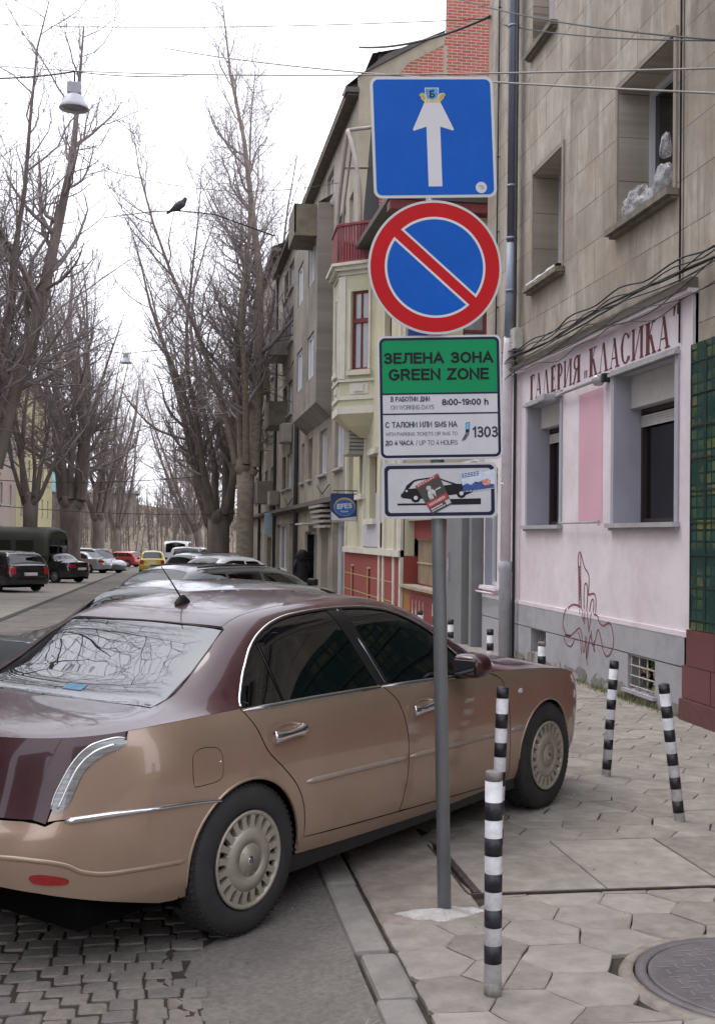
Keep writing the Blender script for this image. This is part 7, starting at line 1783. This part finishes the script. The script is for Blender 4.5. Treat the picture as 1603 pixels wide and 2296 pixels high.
    if antenna:
        c = V(S.U(L*.36, 1)); mb = MB(); mb.tube([c, c+V((-.02, 0, .05)), c+V((-.06, 0, .30))], .005, 5); mb.build('antenna', M_RUBBER, o)
    for cx in (rx, fx_):
        for sg in (-1, 1): simple_wheel(o, V((cx, sg*(W/2-.015), .31)), sg)
    return o
P_SIL = paint('silver paint', 'a3a6ab'); P_DSIL = paint('steel grey paint', '767a80'); P_BLK = paint('black paint', '15161a', .2, .1); P_WHT = paint('white paint', 'c9cacb', .3, 0)
P_GRN = paint('grey green paint', '6f7762'); P_RED = paint('red paint', 'a3242b', .25, .1); P_YEL = paint('taxi yellow paint', 'c9b02a', .3, 0); P_NAVY = paint('dark grey paint', '3a3c40', .22, .3)
car('parked_car', 'sedan', 4.65, 1.78, 1.385, P_DSIL, (-1.12, 9.05), 43, 'steel grey saloon directly behind the tan one, only its roof and rear deck showing', grid=.09, group='cars parked aslant behind the tan saloon')
car('parked_car', 'wagon', 4.5, 1.74, 1.30, P_NAVY, (-.5, 20.1), 43, 'dark grey estate with roof rails, its glass showing above the nearest car roofs', rails=True, group='cars parked aslant behind the tan saloon')
car('parked_car', 'sedan', 4.5, 1.72, 1.40, P_WHT, (.05, 33.6), 44, 'whitish saloon with a whip antenna left of the dark estate', antenna=True, group='cars parked aslant behind the tan saloon')
car('parked_car', 'wagon', 4.4, 1.72, 1.48, P_SIL, (.02, 39.3), 45, 'silver estate with black side glass, third car row below the white minibus', rails=True, group='cars parked aslant behind the tan saloon')
car('parked_car', 'sedan', 4.4, 1.72, 1.44, P_GRN, (-.1, 46.0), 47, 'grey-green saloon beside the yellow taxi', group='cars parked aslant behind the tan saloon')
car('parked_car', 'hatch', 4.0, 1.68, 1.45, P_WHT, (1.15, 41.0), 70, 'white hatchback roof at the foot of the big tree trunk', group='cars parked aslant behind the tan saloon')
car('parked_car', 'suv', 4.5, 1.80, 1.75, P_WHT, (.6, 62.0), 80, 'white off-roader with a dark rear window right of the yellow taxi')
car('minibus', 'van', 5.2, 1.95, 2.25, P_WHT, (.15, 88.0), 84, 'tall white minibus seen from behind in front of the far woods', cat='minibus', group=None, zb=1.05)
car('taxi', 'wagon', 4.2, 1.70, 1.52, P_YEL, (-1.30, 78.0), 91, 'bright yellow taxi driving away down the middle of the street', cat='taxi', group=None)
car('parked_car', 'wagon', 4.6, 1.78, 1.47, P_BLK, (-4.95, 43.8), 128, 'black estate with red lamps and white plate in front of the olive van', group='cars parked on the left side', grid=.11)
car('parked_car', 'sedan', 4.5, 1.74, 1.40, P_BLK, (-4.1, 56.5), 142, 'black saloon with a bright rear window just right of the olive van', group='cars parked on the left side')
car('parked_car', 'sedan', 4.6, 1.76, 1.40, P_SIL, (-4.2, 80.5), 146, 'silver saloon seen from behind between the dark saloon and the grey off-roader', group='cars parked on the left side')
car('parked_car', 'suv', 4.5, 1.85, 1.68, P_DSIL, (-6.9, 84.6), -38, 'grey off-roader with its nose pointing to the street, left of the red car', group='cars parked on the left side')
car('parked_car', 'hatch', 4.0, 1.68, 1.44, P_RED, (-2.9, 109.5), 152, 'red hatchback left of the yellow taxi', group='cars parked on the left side')
car('parked_car', 'sedan', 4.4, 1.74, 1.42, P_SIL, (-6.0, 36.2), 128, 'silver car cut by the left picture edge, next to the black estate', group='cars parked on the left side')
# olive van body with rounded roof
vz = gz(56)-.07; Tv = Matrix.Translation((-5.3, 57.6, vz)) @ Matrix.Rotation(radians(158), 4, 'Z')
ov = thing('olive_van', 'long dark olive box van with a rounded roof behind the black estate', 'van', M=Tv)
mb = MB(); prof = [(-1.05, .55), (-1.07, 1.9), (-.98, 2.25), (-.78, 2.45), (-.4, 2.54), (0, 2.56), (.4, 2.54), (.78, 2.45), (.98, 2.25), (1.07, 1.9), (1.05, .55)]
xs = [0, .06, .22, .5, 5.4, 5.6, 5.75]; sc = [.90, .96, .99, 1, 1, .985, .93]; n_ = len(prof); mb.smooth = True
P = [(x, y*s, .55+(z-.55)*(s if i not in (0,) else s)) for i, (x, s) in enumerate(zip(xs, sc)) for y, z in prof]
mb.add(P, [(i*n_+j, i*n_+j+1, (i+1)*n_+j+1, (i+1)*n_+j) for i in range(len(xs)-1) for j in range(n_-1)]); mb.smooth = False; mb.add(P[:n_], [tuple(range(n_))]); mb.add(P[-n_:], [tuple(range(n_))])
mb.build('van_body', mat('olive paint', '3c3e35', .55, var=.12, scale=2, dirt=.3, dscale=2), ov)
for y0_, y1_ in ((-.85, -.08), (.08, .85)):
    mb = MB(); mb.rbox((-.012, y0_, 1.35), (.02, y1_, 2.0), .02); mb.build('rear_window', M_GLASS, ov)
for k in range(4):
    for sg in (-1, 1): mb = MB(); mb.rbox((.7+1.15*k, sg*1.04, 1.35), (1.6+1.15*k, sg*1.085, 1.95), .02); mb.build('side_panel', mat('olive dark panel', '26281f', .4, var=.1), ov)
mb = MB(); mb.box((-.01, -1.08, 1.18), (5.5, 1.08, 1.22)); mb.build('belt_rail', mat('olive dark panel', '26281f', .4, var=.1), ov)
mb = MB(); mb.box((5.7, -.95, .5), (6.9, .95, 1.35)); mb.rbox((5.6, -.98, 1.3), (6.3, .98, 2.2), .15); mb.build('cab', mat('olive paint', '3c3e35', .55), ov)
for cx in (1.1, 5.9):
    for sg in (-1, 1): simple_wheel(ov, V((cx, sg*.98, .36)), sg, .38)

# ============ trees ============
M_BARK = mat('grey brown bark', '736962', .9, var=.22, scale=3, bump=.6, bscale=18, stretch=(1, 1, .3), dirt=.4, dscale=2, dcol='3f3935')
M_BARK2 = mat('pale smooth bark', '857a6c', .9, var=.2, scale=4, bump=.5, bscale=14, stretch=(1, 1, 1.8), dirt=.5, dscale=3, dcol='514940')
M_TWIG = mat('bare twigs', '857a78', .9, var=.2, scale=1.2)
def ftube(mb, pts, r0, r1, n=4):
    m = len(pts); P = []; d = (pts[-1]-pts[0]); d.normalize(); a = d.cross(V((.31, .17, .93)));
    if a.length < .05: a = d.cross(V((1, 0, 0)))
    a.normalize(); b = d.cross(a)
    cs = [(cos(2*pi*k/n), sin(2*pi*k/n)) for k in range(n)]
    for i, p in enumerate(pts):
        r = r0+(r1-r0)*i/(m-1)
        for c, s in cs: P.append(p+a*(c*r)+b*(s*r))
    k0 = len(mb.v); mb.v.extend(P)
    for i in range(m-1):
        for k in range(n): q = k0+i*n+k; w = k0+i*n+(k+1) % n; mb.f.append((q, w, w+n, q+n)); mb.mi.append(mb.cur); mb.sm.append(True)
def grow(mb, rnd, p, d, L, r, lvl, spec, lim=None):
    steps = [7, 6, 4, 3][lvl]; pts = [p.copy()]; dd = d.normalized(); seg_ = L/steps; dirs = []
    for i in range(steps):
        w = [.10, .20, .26, .32][lvl]
        dd = (dd+V((rnd.gauss(0, w), rnd.gauss(0, w), rnd.gauss(0, w*.5)))+V((0, 0, [.14, .16, .12, .08][lvl]))).normalized()
        pts.append(pts[-1]+dd*seg_); dirs.append(dd.copy())
    rt_ = r*[.07, .22, .35, .5][lvl]
    ftube(mb[min(lvl, 1)], pts, r, rt_, [9, 5, 3, 3][lvl])
    if lvl >= spec['maxl']: return
    nc = spec['n'][lvl]; nc = int(nc*(L/spec['L'][lvl])**.7+rnd.random())
    for k in range(nc):
        t = spec['t0'][lvl]+(1-spec['t0'][lvl])*(k+rnd.random())/nc; i = min(steps-1, int(t*steps)); f = t*steps-i
        q = pts[i]+(pts[i+1]-pts[i])*min(1, f); az = rnd.uniform(0, 2*pi); base = dirs[i]
        a = base.cross(V((cos(az), sin(az), .2))).normalized(); ang = radians(rnd.uniform(*spec['ang'][lvl]))
        nd = base*cos(ang)+a*sin(ang)
        rl = (r+(rt_-r)*t)*rnd.uniform(.38, .62); ll = spec['L'][lvl+1]*rnd.uniform(.55, 1.2)*(1.15-.6*t)
        grow(mb, rnd, q, nd, ll, max(rl, [.0, .018, .0092, .0056][lvl+1]), lvl+1, spec)
def tree(name, label, pos, seed, H=20, trunk=3.2, r=.40, limbs=6, spread=.28, bark=None, lean=(0, 0), dens_=1., lead=None, group='bare street trees'):
    rnd = random.Random(seed); x, y = pos; z = gz(y)-.1; o = thing(name, label, 'tree', (x, y, z), 0, group)
    spec = dict(maxl=3, n=[int(20*dens_), int(11*dens_), int(5*dens_+.5)], t0=[.10, .12, .12], ang=[(30, 72), (28, 70), (25, 75)], L=[H-trunk, 4.4, 2.0, .85])
    T_, C_2 = MB(), MB(); mbs = (T_, C_2)
    pts = [V((0, 0, 0)), V((lean[0]*.1, lean[1]*.1, trunk*.3)), V((lean[0]*.5, lean[1]*.5, trunk*.7)), V((lean[0], lean[1], trunk))]
    T_.tube(pts, [r*1.35, r*1.05, r, r*1.1], 14)
    for k in range(6): a = rnd.uniform(0, 2*pi); T_.tube([pts[3]+V((cos(a)*r*.2, sin(a)*r*.2, -.6)), pts[3]+V((cos(a)*r*.9, sin(a)*r*.9, -.1)), pts[3]+V((cos(a)*r*1.2, sin(a)*r*1.2, .3))], [r*.5, r*.5, r*.3], 8)
    for k in range(limbs):
        a = 2*pi*(k+rnd.uniform(-.25, .25))/limbs; sp = spread*rnd.uniform(.5, 1.25)
        if k == 0 and lead: d = V(lead).normalized(); rr = r*.78; LL = H-trunk
        else: d = V((cos(a)*sp, sin(a)*sp, 1)); rr = r*rnd.uniform(.30, .46); LL = (H-trunk)*rnd.uniform(.68, 1.02)
        q = pts[3]+V((cos(a)*r*.55, sin(a)*r*.55, -.25))
        # the limb leaves the head outwards first, then climbs
        k1 = q+V((cos(a)*.25, sin(a)*.25, .35))*(0.6 if lead and k == 0 else 1)
        ftube(T_, [q, k1], rr*1.15, rr, 9)
        grow(mbs, rnd, k1, d, LL, rr, 0, spec)
    t = T_.build('trunk', bark or M_BARK, o, recalc=False); C_2.build('crown', M_TWIG, o, recalc=False)
    return o
tree('bare_tree', 'tall pale-barked tree, nearest of the right-hand row, forking high above the car roofs', (3.02, 51.5), 3, H=25, trunk=5.2, r=.36, limbs=4, spread=.34, bark=M_BARK2, lead=(.05, 0, 1), dens_=1.55)
tree('bare_tree', 'dark stout tree immediately left of the pale trunk, one limb arching left', (2.35, 63), 8, H=22, trunk=3.4, r=.55, limbs=7, spread=.34, dens_=1.15)
tree('bare_tree', 'dark tree of the right row second behind the pale trunk', (2.5, 76), 14, H=20, trunk=3.2, r=.42, limbs=7, spread=.42)
tree('bare_tree', 'slender leaning tree of the right row above the white minibus', (2.2, 96), 19, H=19, trunk=3.5, r=.32, limbs=7, spread=.50, lean=(-.4, 0))
tree('bare_tree', 'big tree rising past the left edge, its boughs fanning into the picture top left', (-6.1, 39.5), 23, H=19, trunk=4.2, r=.42, limbs=7, spread=.46, lead=(.20, .05, 1), dens_=1.2)
tree('bare_tree', 'short-trunked tree with antler-like limbs just above the olive van', (-6.75, 59), 29, H=17.5, trunk=4.0, r=.34, limbs=6, spread=.36)
tree('bare_tree', 'massive knobbly pollarded tree right of the olive van', (-6.3, 76), 31, H=21, trunk=4.6, r=.62, limbs=9, spread=.32, lead=(0, 0, 1))
tree('bare_tree', 'pollarded tree with many upright poles behind the silver saloon', (-6.2, 103), 37, H=22, trunk=4.4, r=.5, limbs=9, spread=.32)
tree('bare_tree', 'farthest left-hand tree, a grey fan of twigs beyond the red car', (-5.9, 128), 41, H=21, trunk=4.0, r=.42, limbs=8, spread=.42)
tree('bare_tree', 'farthest right-hand tree closing the avenue', (1.6, 122), 43, H=20, trunk=3.6, r=.4, limbs=8, spread=.48)
tree('bare_tree', 'near left-hand tree outside the frame, mirrored in the rear window of the tan saloon', (-6.9, 20.5), 61, H=18, trunk=4, r=.38, limbs=6, spread=.4, dens_=.9)
# woods at the end of the street
mb = MB(); rnd = random.Random(50)
for k in range(520):
    x, y = rnd.uniform(-38, 22), rnd.uniform(145, 215); z = -2.4+max(0, (y-150)/110)**.7*9; h = rnd.uniform(3.5, 8.5); p = V((x, y, z)); t = p+V((rnd.gauss(0, .4), rnd.gauss(0, .4), h)); r = rnd.uniform(.04, .13)
    ftube(mb, [p, (p+t)/2, t], r, r*.3, 4)
    for j in range(14):
        f = rnd.uniform(.15, 1); q = p+(t-p)*f; a = rnd.uniform(0, 6.28); l = rnd.uniform(.6, 1.9); e = q+V((cos(a)*l*.7, sin(a)*l*.7, l*.7)); ftube(mb, [q, e], r*.3+.008, .008, 3)
        for i in range(3): b = rnd.uniform(0, 6.28); s = q+(e-q)*rnd.uniform(.3, 1); ftube(mb, [s, s+V((cos(b)*.5, sin(b)*.5, .5))], .012, .006, 3)
tag(mb.build('woodland', mat('distant brush', '5f564f', .95, var=.2, scale=.6), None, recalc=False), 'brown leafless thicket closing the far end of the street', 'woods', kind='stuff')

# ============ overhead wires, lamp, bird, person ============
def sag(a, b, s, n=24):
    a, b = V(a), V(b); return [a+(b-a)*(i/n)-V((0, 0, 4*s*(i/n)*(1-i/n))) for i in range(n+1)]
def pix(px_, py_, y):
    d = fw+rt2*((px_-801.5)/2690)-up2*((py_-1148)/2690); t = y/d.y; return V((d.x*t, y, EYE+d.z*t))
wires = [((1000, -12), (1700, 96), 20, 8.5, .009, 'pair of thin wires crossing the top right corner, upper one'),
         ((1060, 38), (1700, 90), 20, 8.5, .008, 'thin wire just under the top pair, meeting it at the right edge'),
         ((370, 108), (1750, 215), 24, 8, .010, 'wire falling from the tree tops to the right over the big window'),
         ((0, 148), (1720, 150), 26, 8.2, .009, 'wire crossing the whole picture behind the top of the blue square sign'),
         ((-60, 52), (1100, 42), 30, 18, .008, 'faint wire over the left treetops ending at the brick gable hook'),
         ((330, 404), (760, 410), 32, 30, .008, 'short faint wire stretched behind the bird'),
         ((-40, 1074), (470, 1066), 62, 60, .02, 'far wire low across the left trunks'),
         ((-40, 1130), (560, 1150), 66, 62, .02, 'lowest far wire strung before the woods')]
for k, (a, b, ya, yb, r, lb) in enumerate(wires):
    p, q = pix(*a, ya), pix(*b, yb)
    mb = MB(); mb.tube(sag(p, q, .12 if k < 5 else .25), r, 5); tag(mb.build('overhead_wire', M_CABLE if k not in (2, 3) else mat('pale wire', '8d8983', .6)), lb, 'wire', 'overhead wires')
p = pix(806, 106, 24); q = V((4.80, 18.2, 9.9)); p2 = pix(600, 140, 27)
mb = MB(); mb.tube(sag(p, q, .15), .022, 6); tag(mb.build('anchor_cable', M_CABLE), 'thicker black cable hooked to the wall beside the brick gable', 'cable')
# hanging street lamp
lc = pix(167, 236, 23.0)
lam = thing('hanging_street_lamp', 'white bell-shaped street lamp hanging from a cable, top left', 'street lamp', lc)
mb = MB(); mb.lathe([(.02, .20), (.13, .195), (.17, .16), (.20, .09), (.26, .0), (.280, -.06), (.275, -.075), (.25, -.07), (.24, -.02), (.14, .06), (0, .08)], 32); mb.build('shade', mat('lamp shell', 'b9bbc2', .4, var=.04), lam)
mb = MB(); mb.rbox((-.13, -.11, .20), (.13, .11, .42), .02); mb.build('gear_box', mat('lamp box', 'a9abb4', .45), lam)
mb = MB(); mb.lathe([(.21, -.03), (.12, -.015), (0, -.01)], 24); mb.build('glass', mat('lamp glass', '77767a', .2, coat=1), lam)
mb = MB(); mb.tube([(0, 0, .42), (0, 0, .62)], .018, 6); mb.build('hanger', M_RUBBER, lam)
mb = MB(); mb.tube(sag(pix(-60, 175, 23.4), lc+V((0, 0, .64)), .05), .016, 5); mb.tube(sag(lc+V((0, 0, .64)), pix(420, 170, 22.6), .05), .010, 5); tag(mb.build('lamp_cable', M_CABLE), 'span cable the bell-shaped lamp hangs from', 'cable')
lc2 = pix(283, 812, 60)
lam2 = thing('hanging_street_lamp', 'small far street lamp hanging over the middle of the street among the branches', 'street lamp', lc2)
mb = MB(); mb.lathe([(.02, .24), (.14, .20), (.16, .10), (.26, .0), (.27, -.06), (0, -.03)], 20); mb.build('shade', mat('lamp shell', 'b9bbc2', .4), lam2); mb = MB(); mb.rbox((-.13, -.11, .20), (.13, .11, .42), .02); mb.build('gear_box', mat('lamp box', 'a9abb4', .45), lam2)
mb = MB(); mb.tube([lc2+V((-7, 0, 1.1)), lc2+V((0, 0, .42)), lc2+V((4, 0, 1.0))], .018, 5); tag(mb.build('lamp_cable', M_CABLE), 'span cable of the small far street lamp', 'cable')
def skin(name, verts, edges, rad, m, parent=None, sub=2):
    me = bpy.data.meshes.new(name); me.from_pydata([tuple(v) for v in verts], edges, []); o = bpy.data.objects.new(name, me); COL.objects.link(o)
    md = o.modifiers.new('skin', 'SKIN'); md.use_smooth_shade = True
    for i, r in enumerate(rad): me.skin_vertices[0].data[i].radius = r if isinstance(r, tuple) else (r, r)
    me.skin_vertices[0].data[0].use_root = True
    sb = o.modifiers.new('sub', 'SUBSURF'); sb.levels = sub; sb.render_levels = sub
    dg = bpy.context.evaluated_depsgraph_get(); nm = bpy.data.meshes.new_from_object(o.evaluated_get(dg)); o.modifiers.clear(); o.data = nm; nm.materials.clear(); nm.materials.append(m)
    for p in nm.polygons: p.use_smooth = True
    if parent: o.parent = parent
    return o
# the bird on its wire-thin branch
bp_ = pix(403, 462, 27.5); bird = thing('bird', 'dark grey pigeon perched among the twigs left of the tall tree', 'bird', bp_, radians(-25)); bird.scale = (1.3, 1.5, 1.3)
skin('bird_body', [(0, 0, 0), (.06, 0, .05), (.10, 0, .10), (.125, 0, .145), (-.07, 0, -.03), (-.15, 0, -.07), (-.25, 0, -.12)], [(0, 1), (1, 2), (2, 3), (0, 4), (4, 5), (5, 6)], [.075, .062, .036, .036, .065, (.040, .02), (.034, .010)], mat('bird grey', '4a4850', .8, var=.2, scale=20), bird)
bb = MB(); bb.lathe([(.009, 0), (.006, .02), (0, .035)], 8, Matrix.Translation((.157, 0, .14)) @ Matrix.Rotation(radians(100), 4, 'Y')); bb.build('beak', M_RUBBER, bird)
for sg in (-1, 1):
    bb = MB(); bb.smooth = True; bb.add([V((.06, sg*.055, .05)), V((.0, sg*.078, .0)), V((-.12, sg*.055, -.05)), V((-.21, sg*.02, -.095)), V((-.08, sg*.04, .02)), V((0, sg*.055, .055))], [(0, 1, 2, 3, 4, 5)]); bb.build('wing', mat('wing grey', '37363d', .8), bird)
    bb = MB(); bb.tube([(.0, sg*.02, -.05), (.01, sg*.02, -.10)], .006, 5); bb.build('leg', M_RUBBER, bird)
bb = MB(); bb.tube([bp_+V((-1.7, .3, -.28)), bp_+V((-.6, .1, -.13)), bp_+V((0, 0, -.108)), bp_+V((.8, 0, -.15)), bp_+V((2.2, .5, -.45))], [.008, .012, .014, .014, .018], 6)
tag(bb.build('perch_wire', M_CABLE), 'slack dark line the pigeon sits on', 'wire')
# woman in black walking away
pw = thing('person', 'woman in long black coat with big dark hair, walking away by the grilled door', 'person', (4.45, 41.8, gz(41.8)-.1), radians(90)); pw.scale = (.94, .94, .92)
def PP(l): return [V(p) for p in l]
vb = [(0, 0, .98), (0, 0, 1.18), (0, 0, 1.36), (.0, 0, 1.46), (.02, 0, 1.56),
      (0, .19, 1.36), (-.02, .27, 1.10), (.08, .24, .90), (.12, .23, .82), (0, -.19, 1.36), (-.02, -.27, 1.10), (.06, -.25, .90), (.10, -.24, .82),
      (0, .10, .92), (.10, .10, .50), (.08, .10, .12), (.18, .11, .04), (0, -.10, .92), (-.08, -.10, .50), (-.20, -.10, .14), (-.12, -.11, .03)]
eb = [(0, 1), (1, 2), (2, 3), (3, 4), (2, 5), (5, 6), (6, 7), (7, 8), (2, 9), (9, 10), (10, 11), (11, 12), (0, 13), (13, 14), (14, 15), (15, 16), (0, 17), (17, 18), (18, 19), (19, 20)]
rb_ = [(.17, .13), (.15, .11), (.18, .12), .055, .095, .07, .052, .042, .038, .07, .052, .042, .038, .11, .075, .05, .045, .11, .075, .05, .045]
pb_ = skin('body', vb, eb, rb_, mat('dark skin and trousers', '24201f', .8, var=.1), pw)
bb = MB(); bb.smooth = True; n_ = 24; prof = [(.10, 1.46, .06), (.20, 1.40, .13), (.225, 1.25, .15), (.20, 1.08, .14), (.23, .92, .17), (.27, .70, .20), (.30, .48, .23)]
P = []; 
for ry, z, rx_ in prof:
    for k in range(n_): t = 2*pi*k/n_; f = 1+.05*sin(5*t)*(1 if z < 1 else .2); P.append((rx_*cos(t)*f, ry*sin(t)*f, z))
bb.add(P, [(i*n_+k, i*n_+(k+1) % n_, (i+1)*n_+(k+1) % n_, (i+1)*n_+k) for i in range(len(prof)-1) for k in range(n_)]); M_COAT = mat('black coat', '121116', .8, var=.2, scale=12); bb.build('coat', M_COAT, pw)
for sg in (-1, 1):
    bb = MB(); bb.tube([(0, sg*.19, 1.37), (-.02, sg*.28, 1.12), (.05, sg*.265, .92), (.09, sg*.25, .84)], [.075, .065, .055, .05], 12); bb.build('sleeve', M_COAT, pw)
    bb = MB()
    for k in range(5):
        y_ = sg*(.235+.012*(k-2)); l = [.045, .06, .065, .06, .05][k]; bb.tube([(.11+.008*(k-2), y_, .80), (.125+.008*(k-2), y_, .80-l*.6), (.12, y_-sg*.01, .80-l)], .007, 5)
    bb.build('gloved_hand', M_COAT, pw)
bm = bmesh.new(); bmesh.ops.create_icosphere(bm, subdivisions=4, radius=1)
for v in bm.verts:
    n_1 = .16*mnoise.noise(v.co*3.2+V((4, 1, 2)))+.12*mnoise.noise(v.co*8); v.co = V((v.co.x*.19*(1+n_1)-.04, v.co.y*.22*(1+n_1), v.co.z*.24*(1+n_1)+1.55))
bm.verts.index_update(); bb = MB(); bb.smooth = True; bb.add([v.co for v in bm.verts], [[v.index for v in f.verts] for f in bm.faces]); bm.free(); bb.build('hair', mat('dark curly hair', '1b1614', .85, var=.3, scale=30, bump=.8, bscale=60), pw)
# ============ give each far-apart piece of a part its own mesh ============
import numpy as np
KEEP = ('letter', 'print', 'line', 'pattern', 'graffiti', 'pictogram', 'crown', 'trunk', 'stud', 'keys', 'note', 'patch', 'render', 'laurel', 'mosaic', 'body_shell', 'tyre', 'wheel', 'rim', 'ridge', 'body')
ONE = {'window_reveals': 'window_reveal', 'window_mouldings': 'window_moulding', 'black_bands': 'black_band', 'grey_pillars': 'grey_pillar', 'note_frames': 'note_frame', 'bay_mouldings': 'bay_moulding', 'window_bars': 'window_bar', 'white_panel': 'white_panel', 'pictogram_hubs': 'pictogram_hub', 'red_bands': 'red_band', 'frame_lines': 'frame_line'}
def islands(me):
    n = len(me.vertices); p = list(range(n))
    def find(a):
        while p[a] != a: p[a] = p[p[a]]; a = p[a]
        return a
    for f in me.polygons:
        v = f.vertices; a = find(v[0])
        for b in v[1:]: p[find(b)] = a
    return [find(i) for i in range(n)]
bpy.context.view_layer.update()
for o in [k for k in bpy.data.objects if k.type == 'MESH']:
    nm = o.name.split('.')[0]
    if o.get('kind') or (o.parent is None) or len(o.data.vertices) > 6000: continue
    if any(w in nm for w in KEEP) and nm not in ('red_bands', 'black_bands', 'pictogram_hubs', 'note_frames', 'bay_mouldings'): continue
    me = o.data; isl = islands(me); roots = sorted(set(isl))
    if len(roots) < 2 or len(roots) > 400: 
        if nm in ONE: o.name = ONE[nm]
        continue
    co = np.array([v.co for v in me.vertices]); isl = np.array(isl); idx = {r: i for i, r in enumerate(roots)}; k = len(roots); ii = np.array([idx[r] for r in isl])
    lo = np.full((k, 3), 1e9); hi = np.full((k, 3), -1e9); np.minimum.at(lo, ii, co); np.maximum.at(hi, ii, co)
    size = (hi-lo).max(axis=1); gap = np.maximum(0, np.maximum(lo[:, None]-hi[None], lo[None]-hi[:, None])); near = np.sqrt((gap**2).sum(2)) <= np.maximum(.02, .5*np.maximum(size[:, None], size[None]))
    comp = list(range(k))
    def fd(a):
        while comp[a] != a: a = comp[a]
        return a
    for a, b in zip(*np.nonzero(np.triu(near, 1))): comp[fd(int(b))] = fd(int(a))
    c = [fd(i) for i in range(k)]; ids = sorted(set(c))
    if len(ids) < 2 or len(ids) > 60:
        if nm in ONE: o.name = ONE[nm]
        continue
    new = ONE.get(nm, nm); first = True; vc = [c[i] for i in ii]
    mats = list(me.materials); polys = [(tuple(p.vertices), p.material_index, p.use_smooth) for p in me.polygons]; vco = [v.co.copy() for v in me.vertices]
    for d in ids:
        mp = {}; vs_ = []; fs = []; mi = []; sm = []
        for v, m_i, s_ in polys:
            if vc[v[0]] != d: continue
            for q in v:
                if q not in mp: mp[q] = len(vs_); vs_.append(tuple(vco[q]))
            fs.append(tuple(mp[q] for q in v)); mi.append(m_i); sm.append(s_)
        nmz = bpy.data.meshes.new(new); nmz.from_pydata(vs_, [], fs)
        for m_ in mats: nmz.materials.append(m_)
        nmz.polygons.foreach_set('material_index', mi); nmz.polygons.foreach_set('use_smooth', sm); nmz.update()
        if first: o.data = nmz; o.name = new; first = False
        else:
            q = o.copy(); q.data = nmz; COL.objects.link(q); q.name = new; q.parent = o.parent; q.matrix_parent_inverse = o.matrix_parent_inverse.copy()
            if 'label' in q: del q['label']
